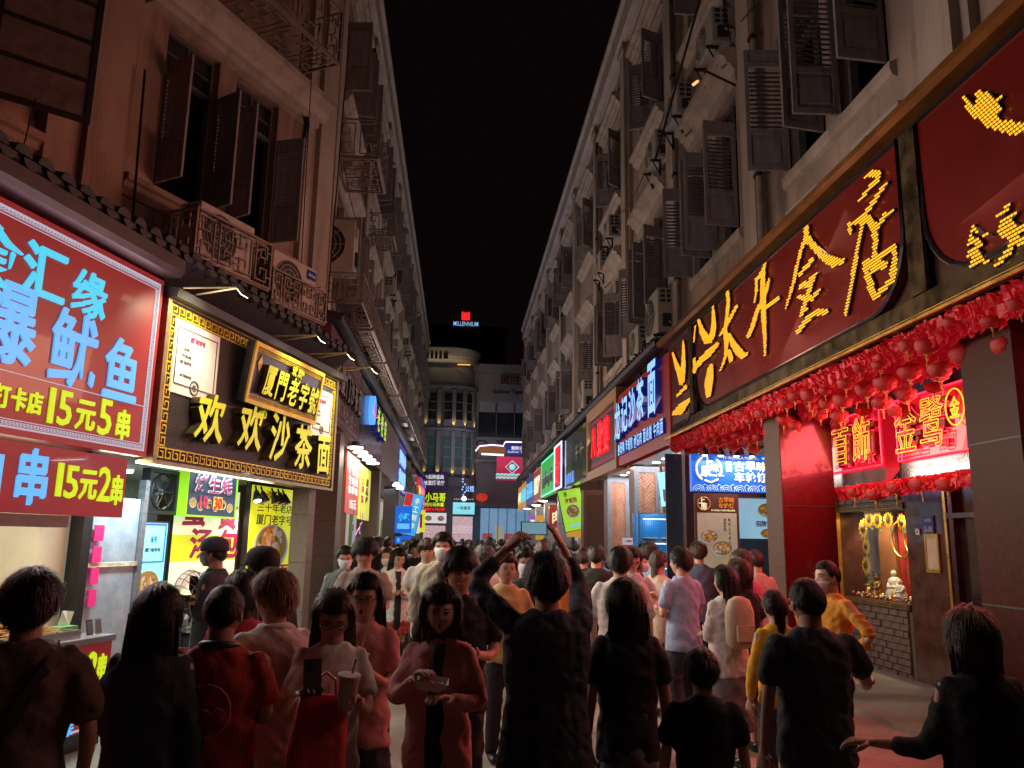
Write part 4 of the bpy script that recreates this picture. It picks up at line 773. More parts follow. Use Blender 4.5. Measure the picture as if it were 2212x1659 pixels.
def led_strokes(name, part):
    dots = {}; q = MB(); bk = MB()
    for st in STROKES[name]:
        for i in range(len(st) - 1):
            (x0, z0, w0), (x1, z1, w1) = st[i], st[i + 1]; Y = -(x0 + x1) / 2; ks, kz = Y * Y / 6264, Y / 1740; ps, pz = .034, .027
            wm = max(w0, w1); sx0, sx1 = min(x0, x1) - wm * ks, max(x0, x1) + wm * ks; sz0, sz1 = min(z0, z1) - wm * kz, max(z0, z1) + wm * kz
            for jz in range(int(sz0 / pz), int(sz1 / pz) + 2):
                for jx in range(int(sx0 / ps) - 1, int(sx1 / ps) + 2):
                    x = (jx + (.5 if jz % 2 else 0)) * ps; z = jz * pz; ax, az = x0 / ks, z0 / kz; bx, bz = x1 / ks, z1 / kz; px, pz_ = x / ks, z / kz
                    dx, dz = bx - ax, bz - az; t_ = max(0, min(1, ((px - ax) * dx + (pz_ - az) * dz) / (dx * dx + dz * dz + 1e-9))); d = math.hypot(px - ax - dx * t_, pz_ - az - dz * t_)
                    if d < (w0 + (w1 - w0) * t_) * .55: dots[(round(x / ps * 2), jz)] = (x, z)
            P = [(x0, z0, w0), (x1, z1, w1)]
            for (x, z, w) in P: bk.prism([(x + w * ks * .55 * math.cos(k * .785), z + w * kz * .55 * math.sin(k * .785)) for k in range(8)], -.05, -.023)
            L = math.hypot((x1 - x0) / ks, (z1 - z0) / kz) + 1e-6; nx, nz = -(z1 - z0) / kz / L * ks, (x1 - x0) / ks / L * kz
            bk.prism([(x0 + nx * w0 * .55, z0 + nz * w0 * .55), (x1 + nx * w1 * .55, z1 + nz * w1 * .55), (x1 - nx * w1 * .55, z1 - nz * w1 * .55), (x0 - nx * w0 * .55, z0 - nz * w0 * .55)], -.0502, -.0232)
    for x, z in dots.values():
        r = .0082; q.add([(x - r * 1.5, -.052, z - r), (x + r * 1.5, -.052, z - r), (x + r * 1.5, -.052, z + r), (x - r * 1.5, -.052, z + r), (x, -.052 - r * 1.6, z)], [(0, 1, 4), (1, 2, 4), (2, 3, 4), (3, 0, 4)])
    o = bk.build('letter_backing', M_acdark, part); o['kind'] = 'stuff'; o = q.build('led_character', LED, part); o['kind'] = 'stuff'
for nm in STROKES: led_strokes(nm, t)
area('gold_sign_light', FR.at(-8.5, .3, 4.4), FR.at(-8, 5, 3.6), 6.0, 1.0, 220, (1, .46, .32)); area('gold_sign_light', FR.at(-4.2, .3, 4.4), FR.at(-4, 5, 2.6), 2.2, 1.0, 60, (1, .5, .4))
# canopy soffit and pillars
GRANR = mat('polished_red_granite', (.1, .007, .008, 1), .2, var=.18, scale=40, bump=.01, coat=.4)
GRANB = mat('polished_brown_granite', (.05, .011, .009, 1), .42, var=.35, scale=18, bump=.03, coat=.08)
t = wt('gold_shop_canopy', 'dark reflective soffit of the gold shop canopy behind the lanterns', 'canopy', FR, 0)
m = MB(); m.b2(-13.75, -2.5, -.14, 2.3, 3.44, 3.5); m.build('soffit', mat('soffit_red_mirror', (.1, .02, .02, 1), .15, metal=.6, var=.2, bump=.03), t)
def pillar(label, F, s0, s1, n0, n1, z1, mats, base=True, bands=()):
    t = wt('pillar', label, 'pillar', F, 0); m = MB(); m.mat(0).b2(s0, s1, -n1, -n0, 0, z1)
    if len(mats) > 1: m.mi = [0] * 6; m.mi[1 if False else 3] = 0
    m.build('shaft', mats[0], t)
    for z in bands: q = MB(); q.b2(s0 - .004, s1 + .004, -n1 - .004, -n0 + .004, z, z + .012); q.build('joint', M_acdark, t)
    return t
t = pillar('red polished granite pillar with a grey brown street face beside the blue pancake stall', FR, -9.8, -9.31, -.63, .0, 3.43, [GRANR], bands=(1.1, 2.2))
m = MB(); m.b2(-9.8, -9.31, -.012, -.001, 0, 3.43); m.build('street_face', mat('brown_grey_granite', (.09, .055, .045, 1), .45, var=.3, scale=20, bump=.02), t)
pillar('brown polished pillar at the right edge of the photo', FR, -5.78, -5.2, -.6, .0, 3.43, [GRANB], bands=(1.35, 2.5))
for nm in ('polished_brown_granite', 'brown_grey_granite'): MATS[nm].node_tree.nodes['Principled BSDF'].inputs['Specular IOR Level'].default_value = .12
# shop front wall at n = -2.2
MARBR = mat('brown_marble_wall', (.09, .04, .03, 1), .18, var=.4, scale=5, bump=.03, coat=.4)
t = wt('jewellery_shopfront', 'brown marble gold shop front with a lit display window and dark glass door', 'shop front', FR, 0)
m = MB(); m.b2(-10.6, -9.55, 2.2, 2.6, 0, 3.43); m.build('marble_panel', MARBR, t); m = MB(); m.b2(-13.7, -12.5, 2.2, 2.6, 0, 3.43); m.build('marble_panel', MARBR, t)
m = MB(); m.b2(-7.9, -2.6, 2.2, 2.6, 0, 3.43); m.build('marble_panel', MARBR, t); m = MB(); m.b2(-9.55, -7.9, 2.3, 2.6, 2.55, 3.43); m.build('marble_panel', MARBR, t)
BR = mat('old_grey_brick', (.11, .065, .052, 1), .85, var=.45, scale=7, bump=.5, bscale=40, two=(.2, .125, .1)); MORT = mat('mortar', (.1, .08, .07, 1), .9, bump=.3)
m = MB(); m.b2(-12.5, -10.6, 2.22, 2.6, 0, .92); m.build('mortar_bed', MORT, t); m = MB(); m.b2(-12.5, -10.6, 2.22, 2.6, 2.35, 3.43); m.build('mortar_bed', MORT, t)
def bricks(parent, x0, x1, z0, z1, y, bw, bh, g, m_, rng, depth=.05):
    q = MB(); q.box(0, 0, 0, bw - g, depth, bh - g); me = q.mesh('brick', m_); q = MB(); q.box(0, 0, 0, bw / 2 - g, depth, bh - g); me2 = q.mesh('brick', m_)
    r = 0; z = z0 + bh / 2
    while z < z1:
        x = x0 + (bw / 2 if r % 2 == 0 else 0)
        if r % 2: link('brick', me2, parent, (x0 + bw / 4, y, z)); x = x0 + bw
        while x < x1 - bw * .3:
            mm = me if x + bw / 2 <= x1 + .01 else me2; xx = x if mm is me else x - bw / 4
            link('brick', mm, parent, (xx, y + rng.uniform(-.012, .01), z)).rotation_euler = (R(rng.uniform(-1, 1)), R(rng.uniform(-.6, .6)), R(rng.uniform(-1.5, 1.5))); x += bw
        z += bh; r += 1
bricks(t, -12.5, -10.6, .02, .92, 2.215, .24, .09, .014, BR, random.Random(5)); bricks(t, -12.5, -10.6, 2.38, 2.95, 2.215, .24, .09, .014, BR, random.Random(6))
m = MB(); m.b2(-12.56, -12.48, 2.12, 2.2, .0, 3.0); m.build('window_jamb', M_gold, t)
FRW = mat('window_carved_frame', (.05, .03, .02, 1), .4, var=.3)
for z0, z1 in ((.92, 1.0), (2.26, 2.35)): 
    m = MB(); m.b2(-12.5, -10.6, 2.17, 2.3, z0, z1); m.build('carved_rail', FRW, t); key_border(t, -12.45, -10.65, z0 + .012, 2.168, z1 - z0 - .025, mat('dull_gold', (.35, .22, .08, 1), .5, metal=.4), t=.008)
m = MB(); m.b2(-12.5, -10.6, 2.85, 2.9, 1.0, 2.26); m.build('display_back', mat('display_red', (.32, .02, .015, 1), .55, var=.15, scale=3), t)
m = MB(); m.b2(-12.48, -12.0, 2.8, 2.845, 1.0, 2.26); m.build('display_panel', mat('display_wood', (.28, .11, .05, 1), .5, var=.15), t)
m = MB(); m.b2(-12.5, -10.6, 2.3, 2.84, .98, 1.0); m.build('display_shelf', GRANB, t)
m = MB(); m.b2(-12.48, -10.62, 2.19, 2.2, 1.0, 2.26); m.build('pane', mat('clear_glass', (.02, .02, .025, 1), .03, var=0, bump=0, alpha=.1), t)
# door
DG = mat('door_glass_dark', (.03, .02, .02, 1), .1, var=.4, bump=.05); DW = mat('door_frame_dark', (.05, .014, .02, 1), .3, var=.3)
for x in (-9.5, -8.75, -7.98): m = MB(); m.b2(x, x + .08, 2.12, 2.25, 0, 2.55); m.build('door_frame', DW, t)
for x in (-9.42, -8.67): m = MB(); m.b2(x, x + .66, 2.2, 2.22, .1, 2.5); m.build('door_glass', DG, t)
m = MB(); m.b2(-9.53, -7.9, 2.1, 2.14, 2.1, 2.16); m.build('door_rail', DW, t)
m = MB(); m.b2(-9.62, -9.57, 2.13, 2.18, 0, 3.0); m.build('door_jamb', M_gold, t)
for k in range(4): m = MB(); m.b2(-8.62, -8.5, 2.17, 2.19, 1.5 + k * .12, 1.52 + k * .12); m.build('door_grille', M_gold, t)
for k, s in enumerate((-12.2, -11.6, -11.0)): spot('display_lamp', FR.at(s, -2.42, 2.24), FR.at(s, -2.75, 1.4), 40, (1, .8, .45), 110, .7, .03)
m = MB(); m.b2(-9.4, -8.0, 2.7, 2.72, .1, 2.5); m.build('door_interior', mat('interior_glitter', (.2, .2, .2, 1), .6, var=.9, scale=30), t)
# sunflowers
SFP = mat('sunflower_petal', (.8, .55, .02, 1), .6, var=.15, scale=20); SFC = mat('sunflower_heart', (.1, .06, .01, 1), .9, bump=.6); LEAF = mat('leaf_green', (.06, .14, .03, 1), .6, var=.3)
for k, (s, z, sz) in enumerate(((-12.2, 2.02, .15), (-12.0, 2.16, .13), (-12.14, 1.75, .12), (-12.18, 1.47, .14), (-11.76, 2.14, .14), (-11.45, 2.14, .13), (-11.1, 2.1, .12))):
    t = wt('sunflower', ('large sunflower at the upper left of the display window', 'sunflower at the top left corner of the display window', 'small sunflower in the middle of the left column', 'lowest sunflower of the left column', 'second sunflower along the top of the display window', 'third sunflower along the top of the display window', 'sunflower at the top right of the display window')[k], 'flower', FR, s, -2.42, z, 'sunflowers in the gold shop window')
    pm = MB(); pm.add([(0, 0, .03), (.25, -.04, .1), (.5, 0, .0), (.25, -.04, -.1)], [(0, 1, 2, 3)]); pme = pm.mesh('petal', SFP)
    for j in range(20): o = link('petal', pme, t); a = j * 6.283 / 20; o.location = (sz * .35 * math.cos(a), (j % 2) * .01, sz * .35 * math.sin(a)); o.rotation_euler = (0, -a, 0); o.scale = (sz * 1.35, sz, sz * 1.2)
    q = MB(); q.ball((0, -.01, 0), sz * .4, .02, sz * .4, 14, 6); q.build('heart', SFC, t, smooth=True)
    q = MB(); q.add([(0, .01, -sz), (.05, .0, -sz - .04), (.12, .01, -sz - .02), (.05, .02, -sz + .02)], [(0, 1, 2, 3)]); q.build('leaf', LEAF, t)
t = wt('gold_ring_ornament', 'big gold necklace rings hung before the red back of the display', 'ornament', FR, -11.45, -2.6, 1.86)
for r_, x in ((.26, 0), (.22, .3)): q = MB(); q.tube([(x + r_ * math.cos(a), 0, r_ * math.sin(a)) for a in np.linspace(0, 6.283, 30)], .018, 8); q.build('ring', M_gold, t, smooth=True)
t = wt('wall_lettering', 'gold raised characters 中国黄金 on the red back of the display', 'lettering', FR, -11.35, -2.84, 1.4)
for k, ch in enumerate('中国黄金'): text(ch, .16, .17, [M_gold], t, -.3 + k * .2, 0, 0, .02, .02, name='character')
FIG = [M_gold, mat('porcelain', (.7, .68, .62, 1), .25, var=.1, bump=.05), mat('bronze_figure', (.25, .14, .05, 1), .35, metal=.7, var=.3, bump=.2)]
for k, (s, h, mi) in enumerate(((-11.95, .34, 2), (-11.62, .42, 1), (-11.3, .3, 1), (-11.05, .26, 0), (-12.2, .2, 0), (-10.8, .3, 1), (-11.45, .2, 0))):
    t = wt('figurine', ('bronze standing figurine left in the display window', 'tallest white seated figurine in the display window', 'small white robed figurine right of the tallest one', 'small gold figurine at the front of the display', 'gold figurine under the sunflowers at the left', 'white figurine at the right end of the display', 'squat gold figurine between the two white ones')[k], 'figurine', FR, s, -2.45 - (k % 2) * .1, 1.0, 'figurines in the gold shop window')
    q = MB(); q.lathe([(.32 * h, 0), (.36 * h, .06 * h), (.3 * h, .14 * h), (.34 * h, .22 * h), (.26 * h, .36 * h), (.2 * h, .5 * h), (.24 * h, .62 * h), (.17 * h, .72 * h), (.07 * h, .78 * h)], 14); q.build('robe', FIG[mi], t, smooth=True)
    q = MB(); q.ball((0, -.01, .88 * h), .1 * h, .1 * h, .12 * h, 10, 7); q.build('head', FIG[mi], t, smooth=True)
    q = MB(); q.tube([(-.24 * h, 0, .66 * h), (-.3 * h, -.1 * h, .45 * h), (0, -.25 * h, .42 * h), (.3 * h, -.1 * h, .45 * h), (.24 * h, 0, .66 * h)], .06 * h, 7); q.build('arms', FIG[mi], t, smooth=True)
q = MB(); rg = random.Random(4)
for i in range(160): q.mat(i % 3).ball((rg.uniform(-12.4, -10.7), rg.uniform(2.28, 2.6), 1.01 + rg.uniform(0, .05)), rg.uniform(.01, .03), None, None, 6, 4)
o = q.build('trinkets', [M_gold, FIG[1], mat('coral_bead', (.4, .03, .03, 1), .3)], None, FR.at(0), True, FR.a); tag(o, 'bed of small gold and white trinkets on the display shelf', 'trinkets', kind='stuff')
t = wt('house_number_plate', 'small blue house number plate reading 31-101 on the marble panel', 'plate', FR, -10.05, -2.19, 2.02)
m = MB(); m.b2(-.12, .12, -.01, 0, -.13, .13); m.build('plate', mat('plate_blue', (.02, .05, .3, 1), .35, var=0, bump=0), t); text('太平路', .15, .05, [M_white], t, 0, -.011, .07, .002, .02); text('31-101', .17, .07, [M_white], t, 0, -.011, -.04, .002, .02)
t = wt('notice_frame', 'small gilt framed notice under the blue number plate', 'frame', FR, -10.0, -2.19, 1.68)
m = MB(); [m.b2(*a) for a in ((-.15, .15, -.02, 0, .2, .24), (-.15, .15, -.02, 0, -.24, -.2), (-.15, -.12, -.02, 0, -.2, .2), (.12, .15, -.02, 0, -.2, .2))]; m.build('frame', M_gold, t); m = MB(); m.b2(-.12, .12, -.008, 0, -.2, .2); m.build('sheet', mat('aged_paper', (.5, .4, .28, 1), .7), t)
t = wt('door_bell', 'tiny white switch plate left of the blue number plate', 'switch', FR, -10.3, -2.19, 1.95); m = MB(); m.b2(-.04, .04, -.012, 0, -.04, .04); m.build('plate', M_white, t); m = MB(); m.b2(-.015, .015, -.016, -.0121, -.015, .015); m.build('button', M_acdark, t)
# neon box signs
NR = glow('neon_red', (1, .02, .05, 1), 3.2); NY = glow('neon_yellow', (1, .55, .03, 1), 1.5)
def neon(ch, w, h, x, y, z, m_, parent, r=.006, shear=.1):
    c = bpy.data.curves.new('t', 'FONT'); c.body = ch; c.fill_mode = 'NONE'; c.shear = shear; c.resolution_u = 3; c.bevel_depth = r / h * .9; c.bevel_resolution = 1
    o = bpy.data.objects.new('t', c); me = eval_mesh(o); bpy.data.objects.remove(o); bpy.data.curves.remove(c)
    co = np.zeros(len(me.vertices) * 3); me.vertices.foreach_get('co', co); co = co.reshape(-1, 3); lo = co.min(0); hi = co.max(0); s = [w / (hi[0] - lo[0]), h / (hi[1] - lo[1])]
    q = np.stack([(co[:, 0] - (lo[0] + hi[0]) / 2) * s[0], -(co[:, 2]) * s[0], (co[:, 1] - (lo[1] + hi[1]) / 2) * s[1]], 1); me.vertices.foreach_set('co', q.ravel()); me.materials.clear(); me.materials.append(m_); me.name = 'neon_character'
    return link('neon_character', me, parent, (x, y, z))
NBOX = mat('neon_box_panel', (.3, .01, .02, 1), .2, emit=(.8, .01, .03, 1), es=.4, var=.4, scale=4, bump=.05, coat=.6)
NGL = mat('neon_box_mirror', (.3, .3, .32, 1), .08, metal=.7, var=.3, bump=.02)
for lab, s0, s1, chs in (('left red neon box sign with outlined characters 首飾 behind the red granite pillar', -10.4, -8.45, (('周', -10.15, NR), ('首', -9.3, NY), ('飾', -8.8, NY))), ('right red neon box sign with outlined characters 金鹭 and a round emblem', -8.12, -6.8, (('金', -7.88, NY), ('鹭', -7.42, NY)))):
    t = wt('neon_sign', lab, 'neon sign', FR, 0, -.8)
    m = MB(); m.b2(s0, s1, .0, .16, 2.6, 3.28); m.build('panel', NBOX, t); m = MB(); m.b2(s0, s1, -.004, .16, 2.44, 2.598); m.build('mirror_strip', NGL, t)
    for a in ((s0, s1, 2.625), (s0, s1, 3.26)): m = MB(); m.tube([(a[0], -.03, a[2]), (a[1], -.03, a[2])], .009, 6); m.build('neon_tube', NR, t)
    for a in (s0, s0 + .07, s1 - .0): m = MB(); m.tube([(a, -.03, 2.625), (a, -.03, 3.26)], .009, 6); m.build('neon_tube', NR, t)
    for ch, x, mm in chs: text(ch, .46, .52, [mat('neon_letter_back', (.22, .005, .02, 1), .4)], t, x + .05, -.001, 2.93, .05, .011); neon(ch, .42, .5, x, -.07, 2.95, mm, t, .0042); neon(ch, .5, .58, x + .015, -.04, 2.95, NR, t, .006)
t2 = t; q = MB(); q.tube([(-7.05 + .14 * math.cos(a), -.06, 3.03 + .17 * math.sin(a)) for a in np.linspace(0, 6.283, 26)], .007, 6); q.build('neon_emblem_ring', NY, t2); neon('金', .16, .2, -7.05, -.06, 3.03, NY, t2, .005)
for s, z in ((-8.3, 2.95), (-7.2, 2.95), (-5.6, 3.0)): area('neon_light', FR.at(s, -.68, z), FR.at(s, 3, z - 1.4), 1.3, .6, 46, (1, .12, .13))
area('neon_back_light', FR.at(-8.5, -1.05, 2.9), FR.at(-8.5, -2.4, 1.8), 3, .5, 10, (1, .12, .1))
area('canopy_glow', FR.at(-8.5, -.9, 2.5), FR.at(-8.5, .1, 3.4), 7.5, .5, 26, (1, .04, .05))
# lanterns and paper garlands
LANR = mat('lantern_red_silk', (.3, .01, .012, 1), .55, emit=(.8, .012, .015, 1), es=.1, var=.35, scale=12, bump=.3); GOLDT = mat('tassel_gold', (.6, .32, .08, 1), .6, var=.2)
def lantern_meshes():
    q = MB(); rg = []
    for i, (r_, z) in enumerate(((.3, 1), (.62, .93), (.88, .7), (1, .38), (1, .0), (.9, -.42), (.64, -.8), (.3, -.95))):
        rg.append([(r_ * (1.13 if (k + i) % 2 else .86) * math.cos(6.283 * k / 20), r_ * (1.13 if (k + i) % 2 else .86) * math.sin(6.283 * k / 20), z * .82 + .06 * math.sin(k * 2.2 + i)) for k in range(20)])
    q.rings(rg); a = q.mesh('body', LANR, True)
    q = MB(); q.lathe([(.26, -.78), (.3, -.86), (.1, -.92), (.1, -1.1), (.16, -1.2), (.1, -1.32)], 8); [q.cyl((.05 * math.cos(k), .05 * math.sin(k), -1.3), (.07 * math.cos(k), .07 * math.sin(k), -2.1), .018, 4) for k in range(6)]
    b = q.mesh('tassel', GOLDT); q = MB(); q.lathe([(.28, .8), (.3, .9), (.12, .95)], 8); q.cyl((0, 0, .95), (0, 0, 1.5), .02, 4); c = q.mesh('cap', GOLDT)
    return a, b, c
LMa, LMb, LMc = lantern_meshes()
_ords = ['first', 'second', 'third', 'fourth', 'fifth', 'sixth', 'seventh', 'eighth', 'ninth', 'tenth', 'eleventh', 'twelfth', 'thirteenth', 'fourteenth', 'fifteenth', 'sixteenth', 'seventeenth', 'eighteenth', 'nineteenth', 'twentieth'] + ['twenty ' + a for a in ('first', 'second', 'third', 'fourth', 'fifth', 'sixth', 'seventh', 'eighth', 'ninth')]
def lantern(label, p, r, group, flat=1):
    t = thing('red_lantern', label, 'lantern', p, random.uniform(0, 6), group); t.rotation_euler = (R(random.uniform(-7, 7)), R(random.uniform(-7, 7)), random.uniform(0, 6)); t.scale = (r, r, r * flat)
    link('body', LMa, t); link('tassel', LMb, t); link('cap', LMc, t); return t
rg = random.Random(11)
for row, (n_, n, z, r) in enumerate(((27, .17, 3.33, .08), (24, -.05, 3.2, .088), (20, -.35, 3.24, .09), (14, -.65, 3.2, .1))):
    for i in range(n_):
        s = -13.35 + i * (9.6 / n_) + rg.uniform(-.06, .06)
        lantern('%s lantern from the far end, %s row under the gold sign' % (_ords[i], ('street side', 'second', 'third', 'inner')[row]), FR.at(s, n, z + rg.uniform(-.1, .07)), r * rg.uniform(.72, 1.12), 'red lanterns under the gold shop sign', rg.uniform(.75, 1))
for i in range(9):
    lantern('%s small lantern from the far end hung under the neon box signs' % _ords[i], FR.at(-10.3 + i * .44, -.72, 2.33 + rg.uniform(-.04, .03)), .1, 'small lanterns under the neon box signs', .8)
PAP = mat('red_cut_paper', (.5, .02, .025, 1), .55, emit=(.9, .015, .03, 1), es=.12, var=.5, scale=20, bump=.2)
def garland(label, s0, s1, n, z, h, cnt):
    q = MB(); rg = random.Random(int(-s0 * 10)); cnt = int(cnt * 2.4)
    for i in range(cnt):
        s = s0 + (s1 - s0) * rg.random(); zz = z - rg.random() * h * .6; w = rg.uniform(.012, .034); a = rg.uniform(0, 3.1); dx, dy = w * math.cos(a), w * math.sin(a); l = rg.uniform(.05, .12); yy = -n + rg.uniform(-.06, .06); tw = rg.uniform(-.03, .03)
        q.add([(s - dx, yy - dy, zz), (s + dx, yy + dy, zz), (s + dx * .4 + tw, yy + dy + .02, zz - l * .5), (s + dx + tw, yy - dy * .4, zz - l), (s - dx * .6 - tw, yy + .01, zz - l * .8)], [(0, 1, 2, 4), (4, 2, 3)])
    o = q.build('paper_garland', PAP, None, FR.at(0), False, FR.a); tag(o, label, 'garland', kind='stuff')
garland('dense fringe of red cut paper along the bottom edge of the gold sign', -13.6, -3.6, .14, 3.5, .26, 2600); garland('red cut paper fringe behind the street side lanterns', -13.4, -3.6, -.28, 3.46, .3, 1800)
garland('strip of red cut paper hanging under the neon box signs', -10.4, -6.7, -.72, 2.44, .12, 700)
# ================================================================== blue pancake stall and neighbours (faces the camera, so its own frame)
FBLUE = Frame(3.62, 12.4, 0)
BLUE = mat('stall_blue', (.01, .08, .45, 1), .4, emit=lin(10, 100, 215), es=.8, var=.08, scale=2, bump=0); CREAM = glow('letter_cream', (.85, .82, .5, 1), .85)
t = wt('stall_sign', 'bright blue stall sign reading 古早味车轮饼 in cream characters', 'shop sign', FBLUE, 0)
m = MB(); m.b2(0, 2.0, 0, .12, 2.55, 3.13); m.build('panel', BLUE, t)
q = MB(); q.tube([(.27 + .2 * math.cos(a), -.012, 2.9 + .2 * math.sin(a)) for a in np.linspace(2.1, 4.1, 12)], .018, 5); q.tube([(.27 + .2 * math.cos(a), -.012, 2.9 + .2 * math.sin(a)) for a in np.linspace(-.6, .9, 10)], .018, 5); q.tube([(.2, -.012, 2.72), (.3, -.012, 2.69), (.42, -.012, 2.74)], .014, 5); q.build('logo_ring', CREAM, t)
for ch, x, z, w in (('上', .26, 3.0, .17), ('原', .22, 2.86, .16), ('味', .37, 2.92, .13)): text(ch, w, w, [CREAM], t, x, -.002, z, .008, .03, name='character')
text('Shang Yuan', .22, .05, [CREAM], t, .4, -.002, 2.8, .006, .01)
m = MB(); m.b2(.55, .64, -.008, -.001, 2.86, 3.02); m.build('small_plate', CREAM, t); 
for k, ch in enumerate('台湾'): text(ch, .05, .05, [BLUE], t, .595, -.009, 2.98 - k * .07, .003, .01)
for k, ch in enumerate('古早味'): text(ch, .16, .155, [CREAM], t, .76 + k * .18, -.002, 2.95, .008, .03, name='character')
for k, ch in enumerate('车轮饼'): text(ch, .16, .15, [CREAM], t, .76 + k * .18, -.002, 2.78, .008, .03, name='character')
text('打卡在地人气美食，喝台湾味', .9, .05, [CREAM], t, .95, -.002, 3.08, .004, .01)
q = MB()
for k in range(9):
    cx = .1 + k * .22
    for r_ in (.09, .06, .03): q.tube([(cx + r_ * math.cos(a), -.006, 2.56 + r_ * math.sin(a)) for a in np.linspace(0, 3.14, 9)], .005, 4)
    q.tube([(cx + .11 + .03 * math.cos(a), -.006, 2.63 + .03 * math.sin(a)) for a in np.linspace(-1, 3.5, 9)], .004, 4)
q.build('wave_pattern', mat('wave_print', (.5, .65, .5, 1), .5, emit=(.4, .55, .4, 1), es=.5, var=0, bump=0), t)['kind'] = 'stuff'
for k in range(4):
    t = wt('clip_lamp', ('left', 'second', 'third', 'right')[k] + ' blue clip lamp hanging over the top edge of the blue sign', 'lamp', FBLUE, .18 + k * .25, .12, 3.12, 'clip lamps above the blue sign')
    m = MB(); m.lathe([(.02, .1), (.05, .05), (.055, -.02)], 10); m.build('shade', M_black, t); m = MB(); m.lathe([(.05, -.015), (.03, -.035), (0, -.04)], 10); m.build('bulb', glow('bulb_hot', (1, .95, .85, 1), 9), t)
area('blue_sign_lamps', FBLUE.at(.6, .16, 3.05), FBLUE.at(.6, .3, 0), .9, .1, 16, (.9, .95, 1))
t = wt('menu_poster', 'tall brown poster with two filled pancakes under the blue sign', 'poster', FBLUE, .02, .03)
m = MB(); m.b2(0, .7, 0, .02, 1.05, 2.52); m.build('sheet', mat('poster_brown', (.1, .035, .03, 1), .5, emit=(.1, .03, .02, 1), es=.3, var=.1, bump=0), t); m = MB(); m.b2(.04, .66, -.004, -.001, 1.1, 2.22); m.build('picture_area', mat('poster_cream', (.6, .5, .36, 1), .5, emit=(.6, .48, .32, 1), es=.22, var=.12, scale=5, bump=0), t)
for ch, x, w in (('上', .12, .1), ('原', .15, .1)): text(ch, w, w, [CREAM], t, x, -.004, 2.36 + (.05 if ch == '上' else -.05), .004, .02)
ORP = mat('print_orange', (.7, .25, .03, 1), .5, emit=(.7, .22, .03, 1), es=.4, var=0, bump=0)
q = MB(); q.tube([(.15 + .1 * math.cos(a), -.008, 2.36 + .1 * math.sin(a)) for a in np.linspace(0, 6.2, 18)], .006, 4); q.build('logo_ring', ORP, t)
for k, ch in enumerate('古早味'): text(ch, .08, .08, [ORP], t, .42 + k * .085, -.002, 2.42, .004, .02)
for k, ch in enumerate('车轮饼'): text(ch, .08, .08, [ORP], t, .42 + k * .085, -.002, 2.33, .004, .02)
text('打卡在地人气美食喝台湾味', .38, .03, [CREAM], t, .45, -.002, 2.26, .003, .01)
for k, ch in enumerate('道地好味'): text(ch, .035, .04, [PBLK], t, .47, -.005, 2.12 - k * .05, .003, .01)
for k, ch in enumerate('超有人气美食'): text(ch, .035, .04, [PBLK], t, .54, -.005, 2.12 - k * .07, .003, .01)
food_bowl(t, .22, 1.86, .15, -.006, 31, .7, 60); food_bowl(t, .42, 1.68, .17, -.008, 32, .7, 60); m = MB(); m.box(.53, -.02, 1.45, .1, .004, .22, Matrix.Rotation(R(12), 3, 'Y')); m.build('yellow_tag', mat('tag_yellow', (.7, .5, .02, 1), .5, emit=(.6, .4, 0, 1), es=.2, var=0, bump=0), t)
SCR = mat('screen_pale_blue', (.3, .5, .6, 1), .3, emit=lin(140, 190, 215), es=.75, var=.15, scale=1.5, bump=0)
t = wt('wall_screen', 'pale blue lit screen with noodle pictures behind the red pillar', 'screen', FBLUE, .72, -.1)
m = MB(); m.b2(0, 1.4, 0, .04, 1.84, 2.46); m.build('screen', SCR, t); food_bowl(t, .5, 2.28, .16, -.004, 41, .7, 24); text('招牌沙茶面', .42, .09, [mat('print_plum', (.15, .05, .3, 1), .5, var=0, bump=0)], t, .52, -.003, 2.07, .003, .03); food_bowl(t, .5, 1.92, .13, -.004, 42, .6, 24)
t = wt('pancake_stall', 'dark pancake stall counter under the blue sign with steel top', 'stall', FBLUE, 0)
m = MB(); m.b2(.0, 2.0, .1, .9, 0, .98); m.build('counter', DW, t); m = MB(); m.b2(-.02, 2.02, .05, .92, .981, 1.01); m.build('counter_top', M_steel, t); m = MB(); m.b2(.0, 2.0, 1.6, 1.65, 0, 3.3); m.build('back_wall', mat('stall_back', (.12, .14, .18, 1), .6), t); m = MB(); m.b2(.75, 2.0, -.05, .6, 2.47, 2.53); m.build('hood', M_black, t)
t = wt('wood_column', 'dark red wooden column left of the brown pancake poster', 'pillar', FR, -13.6, 0); m = MB(); m.b2(-.0, .2, -.0, .22, 0, 3.4); m.build('shaft', M_wood, t); m = MB(); m.b2(-.01, .21, -.02, -.002, 1.3, 1.6); m.build('notice', M_white, t)
